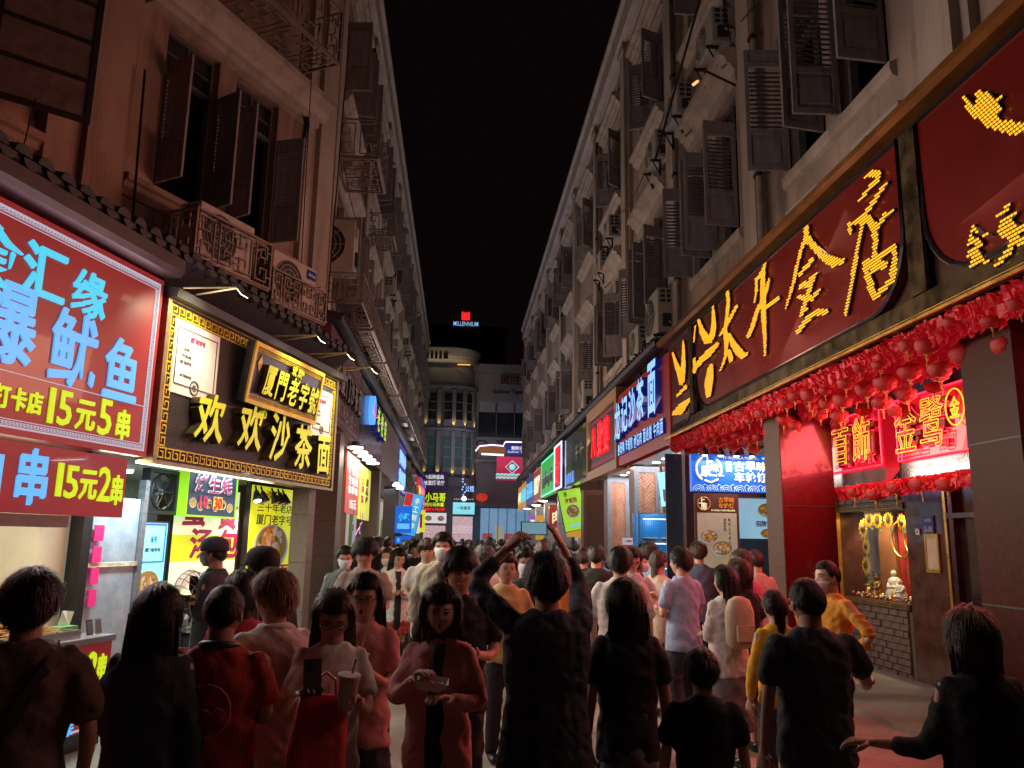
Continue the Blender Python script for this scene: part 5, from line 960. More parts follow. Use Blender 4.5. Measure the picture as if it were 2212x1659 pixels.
# ================================================================== right street shops
CAN = mat('canopy_white_panel', (.5, .5, .54, 1), .35, var=.1, bump=.02)
t = wt('shop_canopy', 'white panelled canopy ceiling with round downlights over the noodle shop', 'canopy', FR, 0)
m = MB(); m.b2(-22.1, -13.8, -.2, 2.3, 3.42, 3.5); m.build('ceiling', CAN, t)
DL = glow('downlight_hot', (1, .93, .8, 1), 8)
k = 0
for s in (-14.4, -15.2, -16.0, -16.8, -17.6, -18.6, -19.4, -20.2, -21.0):
    for n in (-.35, -1.3):
        q = MB(); q.cyl((0, 0, 0), (0, 0, -.012), .085, 16); o = q.build('downlight', DL, t, (s, -n, 3.418)); k += 1
for s in (-15, -17.2, -19.8): area('downlight_light', FR.at(s, -.7, 3.38), FR.at(s, -.7, 0), 1.8, 1.4, 70, (.98, .93, .95))
NRED = mat('noodle_sign_red', (.24, .016, .01, 1), .4, emit=lin(150, 35, 22), es=.3, var=.1, scale=1.5, bump=.02); BLT = glow('letter_ice_blue', (.25, .5, .95, 1), 1.25); LSIDE = mat('letter_side_navy', (.01, .012, .05, 1), .4, emit=(.01, .02, .3, 1), es=.25, var=0, bump=0)
t = wt('shop_sign', 'red shop sign with ice blue raised characters 龙记沙茶面', 'shop sign', FR, 0, .25)
m = MB(); m.b2(-17.85, -13.36, 0, .2, 3.42, 5.0); m.build('panel', NRED, t)
for ch, s, w, h, z in (('龙', -17.35, .6, .8, 4.35), ('记', -16.6, .6, .75, 4.4), ('沙', -15.85, .6, .75, 4.42), ('茶', -15.1, .6, .78, 4.46), ('面', -14.15, .6, .95, 4.5)): text(ch, w, h, [BLT, LSIDE], t, s, -.0, z, .12, .03, .06, name='character')
for k, ch in enumerate('姜母鸭海蛎煎卤烧肉面线糊牛肉面'): text(ch, .2, .26, [BLT, LSIDE], t, -17.55 + k * .245 + (k // 3) * .09, 0, 3.75, .05, .025, name='character')
m = MB(); m.b2(-17.9, -17.86, -.03, .2, 3.4, 5.02); m.build('edge', TRIM, t)
WFR = mat('blond_wood_frame', (.42, .26, .13, 1), .5, var=.2, scale=3, bump=.1, streak=.2); SRED = glow('letter_pure_red', (1, .01, .02, 1), 1.1)
t = wt('shop_sign', 'black sign with glowing red characters 八婆婆 in a blond wood frame', 'shop sign', FR, 0, .25)
m = MB(); m.b2(-22.1, -17.95, .05, .2, 3.62, 4.98); m.build('panel', mat('sign_black', (.03, .028, .03, 1), .5, var=.3), t)
for a in ((-22.15, -17.9, -.04, .2, 3.38, 3.6), (-22.15, -17.9, -.04, .2, 5.0, 5.25), (-22.15, -22.0, -.04, .2, 3.6, 5.0), (-18.1, -17.9, -.04, .2, 3.6, 5.0)): m = MB(); m.b2(*a); m.build('frame', WFR, t)
for ch, s in (('八', -21.3), ('婆', -20.3), ('婆', -19.4)): text(ch, .65, .85 if ch != '八' else .75, [SRED], t, s, .045, 4.35, .05, .03, name='character')
q = MB(); q.b2(-21.8, -18.3, .03, .045, 3.68, 3.8); q.b2(-21.8, -18.3, .03, .045, 4.84, 4.92); q.build('carved_border', INKR, t)
OLV = mat('olive_glossy_panel', (.06, .08, .03, 1), .12, var=.3, scale=1.2, bump=.15, bscale=3, coat=.6); t = wt('shop_sign', 'glossy dark olive sign panel with faint blue writing along its foot', 'shop sign', FR, 0, .25)
m = MB(); m.b2(-27.3, -22.2, 0, .2, 3.5, 5.1); m.build('panel', OLV, t)
for k, ch in enumerate('鲜茶饮品'): text(ch, .3, .34, [glow('letter_faint_blue', (.15, .35, .9, 1), .7)], t, -26.6 + k * .5, -.0, 3.74, .02, .02, name='character')
for k, ch in enumerate('茶叶'): text(ch, .6, .5, [mat('print_dull_olive', (.14, .16, .07, 1), .4)], t, -24.2 + k * .9, -.0, 4.4, .02, .01, name='character')
t = wt('shop_sign', 'white rimmed vertical sign with fat red characters 贝贝', 'shop sign', FR, 0, .3)
m = MB(); m.b2(-29.6, -27.4, 0, .25, 3.55, 5.15); m.build('panel', LSIDE, t)
for a in ((-29.6, -27.4, 3.55, 3.62), (-29.6, -27.4, 5.08, 5.15), (-29.6, -29.4, 3.62, 5.08), (-27.6, -27.4, 3.62, 5.08)): m = MB(); m.b2(a[0], a[1], -.03, -.001, a[2], a[3]); m.build('light_rim', glow('rim_white', (.8, .9, 1, 1), 1.1), t)
for k, ch in enumerate('贝贝'): text(ch, 1.3, .65, [SRED], t, -28.5, -.002, 4.7 - k * .68, .05, .03, name='character')
GRN = mat('sign_green_lit', (.02, .35, .05, 1), .4, emit=lin(30, 170, 60), es=.65, var=.2, scale=1.5, bump=0)
t = wt('shop_sign', 'bright green shop sign with turquoise glowing rim', 'shop sign', FR, 0, .27)
m = MB(); m.b2(-34.7, -29.7, 0, .2, 3.56, 5.05); m.build('panel', GRN, t); frame_lines(t, -34.7, -29.7, 3.56, 5.05, -.001, glow('rim_turquoise', (.1, .9, .6, 1), 1), .07, 'light_rim')
for k, ch in enumerate('闽南小吃'): text(ch, .7, .55, [mat('letter_dull_purple', (.25, .2, .3, 1), .4)], t, -33.6 + k * .95, -.01, 4.15 + .1 * (k % 2), .03, .01, name='character')
def small_sign(label, F, s0, s1, z0, z1, base, txt, tm, n=.25, rim=None):
    t = wt('shop_sign', label, 'shop sign', F, 0, n); m = MB(); m.b2(s0, s1, 0, .15, z0, z1); m.build('panel', base, t); L = len(txt); rows = 1 if L < 5 else 2; per = -(-L // rows); H = (z1 - z0) / (rows + .5)
    for k, ch in enumerate(txt): text(ch, (s1 - s0) / (per + .6) * .85, H * .75, [tm], t, s0 + (s1 - s0) * ((k % per) + .8) / (per + .6), -.002, z1 - H * (k // per + .75), .03, .025, name='character')
    if rim: frame_lines(t, s0, s1, z0, z1, -.001, rim, .05, 'light_rim')
    return t
def lit(name, c, e, s=.7): return mat(name, c, .4, emit=e, es=s, var=.1, bump=0)
DKR = lit('lit_dark_red', (.2, .02, .02, 1), (.25, .02, .02, 1)); OCH = lit('lit_ochre', (.4, .2, .03, 1), (.5, .25, .03, 1)); NAVY = lit('lit_navy', (.01, .02, .08, 1), (.01, .03, .15, 1)); VIO = lit('lit_violet', (.12, .05, .25, 1), (.15, .08, .5, 1))
small_sign('maroon sign with two golden numerals beyond the green sign', FR, -38.3, -35, 3.5, 4.95, DKR, '17', CREAM, rim=OCH); small_sign('navy sign with sky blue characters beyond the maroon one', FR, -42.6, -38.5, 3.5, 4.95, NAVY, '五香卷', CY2)
small_sign('ochre sign with pale blue characters near the far end on the right', FR, -45.6, -42.8, 3.5, 4.85, OCH, '海鲜面', CY); small_sign('last orange sign at the far right end of the street', FR, -48.4, -45.8, 3.5, 4.8, OCH, '小吃', CREAM)
# slim tiled eave over the right signs
t = wt('tiled_eave', 'slim dark tiled eave running over the right street signs', 'tiled roof', FR, 0)
m = MB(); m.prof([(-.34, 5.26), (-.36, 5.34), (.16, 5.46), (.16, 5.3)], -48.6, -13.95); m.build('deck', M_tile, t)
q = MB(); q.rings([[(.07 * math.cos(a), y, z + .06 * math.sin(a)) for a in np.linspace(0, math.pi, 6)] for y, z in ((-.38, 5.345), (.15, 5.465))]); tl = q.mesh('tile', M_tile)
for i in range(140): link('tile', tl, t, (-48.5 + i * .247, 0, 0))
# herringbone pillars
HB = [mat('herringbone_brick_%s' % n, c, .75, var=.25, scale=8, bump=.35) for n, c in (('orange', (.36, .13, .06, 1)), ('brown', (.28, .1, .05, 1)), ('dark', (.13, .05, .035, 1)))]
GRT = mat('pale_grout', (.62, .56, .5, 1), .8, bump=.1); GST = mat('grey_stone_frame', (.16, .16, .18, 1), .6, var=.2, scale=6, bump=.2)
def herring(label, y0, dark=False, w=.56, tall=3.41):
    t = wt('brick_pillar', label, 'pillar', Frame(3.8, y0, 0), 0)
    m = MB(); m.b2(.002, w, .012, .5, 0, tall); m.build('shaft', M_wood, t)
    fr_ = M_wood if dark else GST
    for a in ((0, .1, 0, tall), (w - .1, w, 0, tall), (.1, w - .1, tall - .16, tall), (.1, w - .1, 0, .12)): m = MB(); m.b2(a[0], a[1], -.03, .011, a[2], a[3]); m.build('stone_frame', fr_, t)
    m = MB(); m.b2(.1, w - .1, .0, .011, .12, tall - .16); m.build('grout', GRT if not dark else M_wood, t)
    L = .165; W = .06; g = .012; c45 = math.cos(R(45)); rg = random.Random(int(y0)); x0, x1, zz0, zz1 = .104, w - .104, .125, tall - .165
    def clip(P):
        for ax, lim, sg in ((0, x0, 1), (0, x1, -1), (1, zz0, 1), (1, zz1, -1)):
            Q = []
            for i in range(len(P)):
                a, b = P[i], P[(i + 1) % len(P)]; da, db = sg * (a[ax] - lim), sg * (b[ax] - lim)
                if da >= 0: Q.append(a)
                if (da >= 0) != (db >= 0): f = da / (da - db); Q.append((a[0] + (b[0] - a[0]) * f, a[1] + (b[1] - a[1]) * f))
            P = Q
            if len(P) < 3: return None
        return P
    vis0 = 1.3
    # simple herringbone: steps of W along the diagonal, period 6W
    rects = []
    for k in range(-60, 90):
        for q_ in range(-14, 14):
            ax, az = k * W + q_ * 3 * W, k * W - q_ * 3 * W
            rects.append((ax, az, 3 * W, W)); rects.append((ax - W, az, W, 3 * W))
    for ax, az, aw, ah in rects:
        P = [(ax + g / 2, az + g / 2), (ax + aw - g / 2, az + g / 2), (ax + aw - g / 2, az + ah - g / 2), (ax + g / 2, az + ah - g / 2)]
        P = [((p[0] - p[1]) * c45 + w / 2, (p[0] + p[1]) * c45) for p in P]
        cz = sum(p[1] for p in P) / 4
        if cz < vis0 or cz > tall: continue
        P = clip(P)
        if not P: continue
        ar = abs(sum(P[i][0] * P[(i + 1) % len(P)][1] - P[(i + 1) % len(P)][0] * P[i][1] for i in range(len(P)))) / 2
        if ar < .0006: continue
        q = MB(); q.prism(P, -.012 + rg.uniform(-.003, .003), -.0005); q.build('brick', HB[2] if dark else HB[0 if rg.random() < .72 else 1], t)
    return t
herring('herringbone brick pillar framed in grey stone beside the glass cabinet', 17.4); herring('second herringbone brick pillar in grey stone, left of the first', 20.6); herring('dark herringbone pillar below the olive sign', 24.6, True, .72, 3.3)
for k, y in enumerate((30.7, 35.6, 39.6, 43.6)): pillar(('pale pillar behind the tilted green poster', 'second pale pillar beyond the tilted green poster', 'third pale pillar near the far end on the right', 'last pale pillar near the far end on the right')[k], FR, -y - .5, -y, -.5, 0, 3.5, [mat('pale_tile_pillar', (.3, .32, .36, 1), .5, var=.1)], bands=(1.6, 2.4))
# interior things of the noodle shop
t = wt('tilted_menu_lightbox', 'pale blue menu lightbox leaning inside the noodle shop above the glass cabinet', 'lightbox', Frame(4.42, 16.6, 0), 0); t.rotation_euler = (0, R(-5), 0)
m = MB(); m.b2(0, .34, 0, .05, 2.5, 3.2); m.build('panel', lit('lit_aqua', (.3, .7, .75, 1), lin(110, 210, 225), .8), t); m = MB(); m.b2(.2, .25, -.006, -.001, 2.7, 2.9); m.b2(.05, .1, -.006, -.001, 2.6, 2.85); m.build('print', M_frame, t)
t = wt('slat_wall', 'blond wooden slat wall behind the menu lightbox', 'wall panel', Frame(4.1, 17.2, 0), 0)
for k in range(12): m = MB(); m.b2(.35 + k * .12, .44 + k * .12, 0, .04, 2.2, 3.4); m.build('slat', WFR, t)
m = MB(); m.b2(0.3, 2.0, .05, .1, 0, 3.4); m.build('backing', M_wood, t); m = MB(); m.b2(.35, 2.0, -.04, -.002, 2.05, 2.2); m.build('rail', M_wood, t)
t = wt('glass_cabinet', 'steel framed glass food cabinet backlit blue with trays on its shelves', 'cabinet', Frame(3.34, 15.0, 0), 0); t.scale = (1.09, 1, 1)
for x, y in ((0, 0), (.82, 0), (0, .45), (.82, .45)): m = MB(); m.b2(x, x + .03, y, y + .03, 0, 2.3); m.build('upright', M_steel, t)
for z in (.85, 1.3, 1.75, 2.27): m = MB(); m.b2(.031, .819, 0, .03, z, z + .03); m.b2(.031, .819, .031, .45, z + .005, z + .015); m.build('shelf', M_steel, t)
m = MB(); m.b2(.03, .82, .46, .47, .86, 2.28); m.build('back_panel', lit('lit_cabinet_blue', (.02, .2, .5, 1), lin(10, 110, 190), .9), t)
q = MB()
for k in range(20): q.b2(.05 + k * .04, .053 + k * .04, .452, .458, .88, 2.26)
for k in range(34): q.b2(.04, .82, .445, .451, .9 + k * .04, .903 + k * .04)
q.build('wire_mesh', M_acdark, t)['kind'] = 'stuff'
m = MB(); m.b2(.03, .82, -.008, -.003, .86, 2.28); m.build('pane', mat('clear_glass', (.02, .02, .025, 1), .03, var=0, bump=0, alpha=.1), t)
for k, z in enumerate((.885, 1.335, 1.785)):
    for j in range(2): m = MB(); m.lathe([(.1, 0), (.16, .05), (.15, .06), (.09, .02)], 12); m.build('dish', M_white, t, (.24 + j * .34, .2, z))
    q = MB(); q.cyl((.1, .06, z + .4), (.75, .06, z + .4), .012, 8); q.build('tube_light', glow('cabinet_tube', (.8, .95, 1, 1), 2), t)
area('cabinet_light', (3.7, 14.95, 1.7), (3.5, 12, 1.2), .7, .9, 7, (.6, .85, 1)); point('cabinet_light', (3.7, 15.2, 2.15), 4, (.7, .9, 1), .05)
t = wt('red_menu_board', 'red standing menu board with white strokes among the queue', 'menu board', Frame(3.45, 17.0, 0), 0); m = MB(); m.b2(0, .62, 0, .03, .3, 1.85); m.build('board', lit('lit_poster_red', (.4, .02, .02, 1), (.5, .02, .02, 1), .4), t); m = MB(); m.b2(0, .62, -.006, -.001, 1.7, 1.84); m.build('header', M_white, t); text('香', .4, .4, [M_white], t, .35, -.002, 1.4, .006, .02); text('八婆婆', .15, .05, [INKR], t, .12, -.008, 1.78, .003, .01)
for a in (.02, .56): m = MB(); m.b2(a, a + .04, 0, .03, 0, .3); m.build('leg', M_iron, t)
t = lightbox('green poster hanging tilted from the right canopy', Frame(3.35, 26.2, 0), -.02, .72, 2.1, 3.42, 0, lit('lit_lime', (.3, .6, .05, 1), (.35, .7, .05, 1), .75), name='hanging_poster', tilt=R(-12)); food_bowl(t, 0, -.05, .22, seed=51, n=20); text('海蛎煎', .4, .18, [MAG], t, 0, -.002, .3, .003, .03); text('招牌', .1, .16, [PBLK], t, -.15, -.002, .52, .003, .02); text('25元', .4, .12, [CY2], t, 0, -.002, -.5, .003, .02)
for k, (y, x, w, z0, z1, base, tx, lab) in enumerate(((29.0, 3.9, 1.0, 1.9, 3.0, OCH, '炸鸡', 'ochre lit menu board under the green sign'), (33.0, 3.7, .9, 2.2, 3.2, DKR, '肉粽', 'red lit menu board under the maroon sign'), (37.5, 3.6, 1.0, 1.8, 2.9, OCH, '奶茶', 'yellow lit board hanging at the far right'), (41, 3.5, .8, 2.1, 3.0, VIO, '果汁', 'violet lit board hanging at the far right'))):
    small_sign(lab, Frame(x, y, 0), 0, w, z0, z1, base, tx, CREAM, 0)
# shop interiors along the right arcade: one lit bay each
for k, (s0, s1, c, p) in enumerate(((-22.2, -18.5, (.75, .9, 1), 22), (-27, -22.6, (1, .8, .5), 12), (-31, -27.2, (.9, .95, 1), 20), (-36, -31.2, (1, .75, .4), 26), (-42, -36.5, (1, .85, .6), 26), (-48, -42.5, (1, .8, .7), 26))):
    area('arcade_light', FR.at((s0 + s1) / 2, -.6, 3.38), FR.at((s0 + s1) / 2, -.4, 0), s1 - s0, 1.2, p * 1.3, c)
    t = wt('wall_display', ('row of framed dish pictures inside the noodle arcade', 'dim shelf of jars in the dark arcade bay', 'white tiled counter wall under the white rimmed sign', 'glowing menu wall under the green sign', 'warm lit shelves under the navy sign', 'bright shelves at the far right end')[k], 'wall display', FR, 0, -3.1)
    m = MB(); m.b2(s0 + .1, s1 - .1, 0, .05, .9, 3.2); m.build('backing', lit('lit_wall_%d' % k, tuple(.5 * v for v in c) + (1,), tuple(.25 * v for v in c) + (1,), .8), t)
    for i in range(int((s1 - s0) / .7)):
        for j in range(2):
            q = MB(); q.b2(s0 + .25 + i * .7, s0 + .8 + i * .7, -.03, -.001, 1.2 + j * .95, 1.95 + j * .95); q.build('picture', FOOD[(i + j * 2 + k) % 7], t)
for k, (s, n, z, r_) in enumerate(((-33, .35, 3.35, .2), (-36, .35, 3.3, .22), (-40, .4, 3.3, .2), (-27.5, .1, 3.35, .1))):
    t = wt('canopy_lamp', ('glaring round lamp under the green sign', 'glaring round lamp under the maroon sign', 'glaring round lamp under the navy sign', 'small white lamp over the tilted green poster')[k], 'lamp', FR, s, n, z); m = MB(); m.lathe([(r_ * .3, .06), (r_, .02), (r_, 0)], 14); m.build('shade', M_white, t); m = MB(); m.lathe([(r_ * .95, -.001), (r_ * .7, -.03), (0, -.04)], 14); m.build('bulb', glow('bulb_hot', (1, .95, .85, 1), 9), t); point('canopy_lamp_light', FR.at(s, n, z - .12), 14, (1, .85, .65))
# air conditioners on the right facade
for k, (s, n, z, lab, rot) in enumerate(((-11.3, -.2, 9.3, 'top floor air conditioner on a bracket beside the nearest right bay', 0), (-13.3, -.2, 9.25, 'top floor air conditioner left of the nearest one on the right facade', 0), (-14.9, -.2, 9.2, 'third top floor air conditioner on the right facade', 0), (-19.9, -.2, 9.5, 'upper of two close air conditioners under the open top shutters', 0), (-21.2, -.2, 9.0, 'lower of two close air conditioners under the open top shutters', 0), (-14.6, -.1, 5.55, 'big air conditioner standing right above the red noodle sign', 0), (-16.2, -.1, 5.55, 'air conditioner above the first characters of the red noodle sign', 0), (-23.6, -.1, 5.6, 'cream air conditioner above the olive sign', 0), (-30.5, -.1, 5.6, 'small air conditioner above the green sign', 0), (-8.2, -.17, 4.95, 'air conditioner rising behind the gilt eave between the two nearest windows', 0), (-6.6, -.17, 4.97, 'air conditioner with lettering behind the gilt eave near the right pilaster', 0), (-11.7, -.17, 4.9, 'small air conditioner half hidden by the gilt eave', 0))):
    ac_unit(lab, FR, s, n, z, .86 if k not in (5, 7) else 1.0, .6 if k not in (5, 7) else .85, .34 if k < 9 else .27, 'air conditioners on the right facade', brand=('GREE', None, INK) if k in (9, 10) else None, bracket=True)

area('display_strip', FR.at(-11.5, -2.32, 2.22), FR.at(-11.5, -2.6, 1.3), 1.7, .08, 9, (1, .74, .35))
t = wt('flower_garland', 'leafy garland with yellow blossoms round the figurines', 'garland', FR, -12.2, -2.5, 1.2); q = MB(); rg = random.Random(9)
for i in range(70): a = (rg.uniform(-.15, .3), rg.uniform(-.08, .08), rg.uniform(-.12, .16)); q.mat(i % 2).add([(a[0] - .03, a[1], a[2]), (a[0], a[1] - .02, a[2] + .015), (a[0] + .035, a[1], a[2] + .01), (a[0], a[1] + .01, a[2] - .02)], [(0, 1, 2, 3)])
q.build('blossoms', [LEAF, SFP], t)['kind'] = 'stuff'
# ================================================================== left street beyond the corner
GRN_ = mat('granite_pillar', (.17, .14, .12, 1), .5, var=.3, scale=30, bump=.2, bscale=120)
def lpillar(label, y0, x0=-2.85, x1=-2.27, d=.55, z=3.7, bands=(.75, 1.4, 2.05, 2.7, 3.35)):
    t = wt('granite_pillar', label, 'pillar', Frame(x0, y0, 0), 0, 0, 0, 'granite pillars of the left arcade'); w = x1 - x0; zz = [0] + list(bands) + [z]
    for a, b in zip(zz, zz[1:]): m = MB(); m.b2(0, w, 0, d, a + .004, b - .004); m.build('stone', GRN_, t)
    m = MB(); m.b2(.006, w - .006, .006, d - .006, 0, z); m.build('core', M_acdark, t)
lpillar('thin granite pillar right of the yellow noodle poster', 11.45, -2.3, -2.07, .5, 2.44, (.75, 1.4, 2.05)); lpillar('broad granite pillar left of the hanging red and yellow banners', 15.4); lpillar('granite pillar right of the hanging red and yellow banners', 23.3)
lpillar('granite pillar behind the blue screen sign', 31.2); lpillar('slim granite pillar near the leaning blue banner', 36.0); lpillar('granite pillar far down the left arcade', 42.5); lpillar('last granite pillar at the far left end', 49)
FLs = Frame(-2.25, 0, 90)
MAU = mat('maroon_composite_panel', (.13, .035, .045, 1), .35, var=.15, scale=1, bump=.02, coat=.3); GLT = mat('unlit_steel_letter', (.4, .37, .36, 1), .4, metal=.3, var=.2)
t = wt('shop_sign', 'unlit maroon sign with grey raised characters 老厦门沙茶面', 'shop sign', FLs, 0)
m = MB(); m.b2(13.5, 17.95, 0, .2, 3.75, 5.35); m.build('panel', MAU, t); frame_lines(t, 13.6, 17.75, 3.85, 4.95, -.012, mat('frame_bronze', (.3, .2, .14, 1), .4, metal=.5), .035, 'frame')
for k, ch in enumerate('老厦门沙茶面'): text(ch, .5, .52, [GLT, M_acdark], t, 14.1 + k * .64, -.0, 4.58, .08, .02, name='character')
for k, ch in enumerate('厦门新老人生'): text(ch, .26, .27, [GLT], t, 14.7 + k * .36, -.0, 4.1, .03, .011, name='character')
for a in (14.2, 17.0): m = MB(); m.b2(a, a + .3, -.01, -.001, 4.09, 4.12); m.build('dash', GLT, t)
SLV = mat('mirror_steel_panel', (.2, .17, .2, 1), .18, metal=.75, var=.3, scale=1.2, bump=.08, bscale=2)
t = wt('shop_sign', 'mirror steel sign with a round blue emblem and glowing yellow characters', 'shop sign', FLs, 0)
m = MB(); m.b2(18.0, 23.3, 0, .2, 3.65, 5.3); m.build('panel', SLV, t); q = MB(); q.cyl((19.9, -.12, 4.85), (19.9, 0, 4.85), .36, 24); q.build('round_emblem', glow('emblem_blue', (.1, .4, 1, 1), 1.1), t)
text('鱼', .3, .36, [glow('emblem_red', (.9, .05, .15, 1), .9)], t, 19.9, -.122, 4.85, .01, .02)
for k, ch in enumerate('老佬店'): text(ch, .62, .6, [LIME, LSIDE], t, 20.75 + k * .95, -.02, 4.75 - k * .02, .12, .03, name='character')
PLN = mat('dusky_pink_panel', (.19, .11, .115, 1), .45, var=.12, scale=1, bump=.02)
t = wt('fascia_panel', 'plain dusky pink fascia panel without writing', 'fascia', FLs, 0)
for a in (23.35, 25.5, 27.65): m = MB(); m.b2(a, a + 2.13, 0, .2, 3.65, 5.35); m.build('panel', PLN, t)
ELB = mat('electric_blue_panel', (.01, .02, .12, 1), .3, emit=(.01, .04, .5, 1), es=.35, var=.2, bump=0)
t = small_sign('sign with tall electric blue lit characters beyond the pink fascia', FLs, 29.9, 34.2, 3.55, 5.3, ELB, '川味小炒店铺', BLT, 0); small_sign('dim brown sign with dark characters on the left row', FLs, 34.3, 38.5, 3.55, 5.1, mat('dull_brown_panel', (.09, .05, .035, 1), .5, var=.2), '烧仙草', M_frame, 0)
small_sign('dim plum sign next to the brown one on the left row', FLs, 38.6, 43.5, 3.5, 5.1, MAU, '花生汤', GLT, 0); small_sign('bright yellow and red vertical sign at the far left', FLs, 43.6, 46, 3.3, 5.0, lit('lit_red', (.4, .02, .02, 1), (.6, .02, .02, 1)), '黄记', LIME, .1); small_sign('pink and violet sign at the far left end of the street', FLs, 46.2, 52, 3.3, 5.2, VIO, '鲜花饼', glow('letter_pink', (.9, .15, .4, 1), .9), .1)
t = wt('tiled_eave', 'long dark tiled eave above the left street signs', 'tiled roof', FLs, 0)
m = MB(); m.prof([(-.14, 5.42), (-.16, 5.52), (.14, 5.62), (.14, 5.46)], 13.6, 53); m.build('deck', M_tile, t)
for i in range(158): link('tile', tl, t, (13.7 + i * .247, .2, .165))
t = wt('shop_canopy', 'dim canopy ceiling under the left street signs', 'canopy', FLs, 0); m = MB(); m.b2(13.5, 53, .21, 3.0, 3.68, 3.74); m.build('ceiling', mat('canopy_dull', (.25, .22, .2, 1), .4, var=.1), t)
# banners hung inside the first bay
t = wt('hanging_banner', 'red vertical banner with pale characters hanging beside the yellow one', 'banner', FLs, 0); m = MB(); m.b2(16.7, 18.9, .05, .09, 2.25, 3.5); m.build('sheet', lit('banner_red', (.4, .03, .02, 1), (.45, .04, .03, 1), .45), t)
for k, ch in enumerate('烤鱿鱼生蚝烧仙草串'): text(ch, .42, .17, [WHT], t, 17.25 + (k % 3) * .55, .045, 3.15 - (k // 3) * .2, .006, .03, name='character')
text('15元', 1.0, .2, [WHT], t, 17.9, .045, 2.45, .006, .03)
t = wt('hanging_banner', 'yellow vertical banner with dark characters beside the red one', 'banner', FLs, 0); m = MB(); m.b2(18.95, 21.3, .05, .09, 2.18, 3.45); m.build('sheet', lit('banner_yellow', (.6, .6, .02, 1), (.6, .62, .02, 1), .6), t)
for k, ch in enumerate('土笋冻甜品屋'): text(ch, .5, .18, [MAG if k < 3 else PBLK], t, 19.6 + (k // 3) * .9, .045, 3.1 - (k % 3) * .22, .006, .03, name='character')
for k in range(5):
    s = 16.6 + k * .85; t = wt('canopy_lamp', ('nearest', 'second', 'third', 'fourth', 'farthest')[k] + ' glaring disc lamp over the red and yellow banners', 'lamp', FLs, s, .12, 3.56, 'disc lamps over the hanging banners')
    m = MB(); m.lathe([(.09, .12), (.09, .03), (.13, .01)], 14); m.build('housing', M_black, t); m = MB(); m.lathe([(.15, .01), (.16, -.02), (.05, -.04), (0, -.04)], 14); m.build('diffuser', glow('bulb_hot', (1, .95, .85, 1), 9), t)
area('banner_lamp_light', FLs.at(18.4, .2, 3.48), FLs.at(18.4, .5, 0), 4, .3, 120, (1, .86, .66)); area('banner_wall_light', FLs.at(18.9, -.8, 3.6), FLs.at(18.9, -1, 0), 4, 1, 35, (1, .75, .45))
t = wt('shop_back_wall', 'lit sandy stone wall of the corn stall bay', 'wall', FL, 0); m = MB(); m.b2(14.0, 23.3, .75, .9, .05, 3.65); m.build('wall', mat('sandy_stone', (.42, .3, .18, 1), .7, var=.3, scale=12, bump=.2), t)
for k, a in enumerate((17.0, 18.3)): t = wt('payment_card', ('left white payment card hung on a string', 'right white payment card hung on a string')[k], 'card', FLs, a, .1, 1.95, 'payment cards on strings'); m = MB(); m.b2(-.12, .12, 0, .006, -.12, .12); m.build('card', M_white, t); m = MB(); m.b2(-.07, .07, -.004, -.001, -.07, .07); m.build('print', M_acdark, t); m = MB(); m.tube([(0, 0, .12), (0, .02, .7)], .003, 4); m.build('string', M_black, t)
t = wt('purple_ribbon', 'curling violet light ribbon hanging over the corn stall', 'ribbon', FLs, 18.6, .1, 0); m = MB(); m.tube([(.3 * math.sin(k * .9), .02 * k, 2.3 - k * .1) for k in range(10)], .012, 5); m.build('ribbon', glow('ribbon_violet', (.5, .05, .7, 1), .8), t)
t = wt('snack_rack', 'rack of golden skewered snacks under the payment cards', 'rack', FLs, 16.9, .05, 0); m = MB(); m.b2(-.6, .6, 0, .5, 0, 1.0); m.build('rack', M_steel, t)
for k in range(24): q = MB(); q.ball((0, 0, .18), .035, .035, .17, 8, 6); q.build('snack', SK[1], t, (-.52 + (k % 12) * .095, .08 + (k // 12) * .2, 1.12)).rotation_euler = (R(rg.uniform(-12, 12)), R(rg.uniform(-12, 12)), 0)
t = wt('blue_screen_sign', 'bright blue screen sign standing out from the granite pillar', 'sign', Frame(-2.35, 30.9, 8), 0); m = MB(); m.b2(0, .62, 0, .12, 1.95, 2.95); m.build('screen', BLUE, t); text('小吃', .4, .3, [CY], t, .31, -.002, 2.55, .004, .02); m = MB(); m.b2(.08, .54, -.004, -.001, 2.1, 2.3); m.build('print', CY2, t)
t = wt('small_lantern_box', 'small blue box lantern with a peaked cap under the blue screen sign', 'lantern', Frame(-2.2, 30.9, 0), 0); m = MB(); m.b2(-.12, .12, 0, .2, 1.55, 1.82); m.build('box', BLUE, t); m = MB(); m.prism([(-.2, 1.83), (.2, 1.83), (0, 1.95)], -.03, .23); m.build('cap', M_black, t); text('茶', .12, .16, [CY], t, 0, -.002, 1.68, .004, .01)
t = lightbox('leaning red and blue banner sign on the left row', Frame(-2.0, 33.2, 10), -.3, .45, 1.9, 3.55, 0, lit('lit_sky', (.05, .35, .6, 1), (.06, .4, .8, 1), .8), name='leaning_banner', tilt=R(11)); m = MB(); m.b2(-.36, -.05, -.006, -.001, .3, .8); m.b2(-.36, -.05, -.006, -.001, -.8, -.6); m.build('red_print', lit('lit_red', (.4, .02, .02, 1), (.6, .02, .02, 1)), t); m = MB(); m.b2(-.34, -.06, -.006, -.001, -.55, .25); m.build('white_print', WHT, t)
for k, ch in enumerate('手工制作'): text(ch, .2, .24, [CREAM], t, .16, -.003, .55 - k * .33, .004, .02)
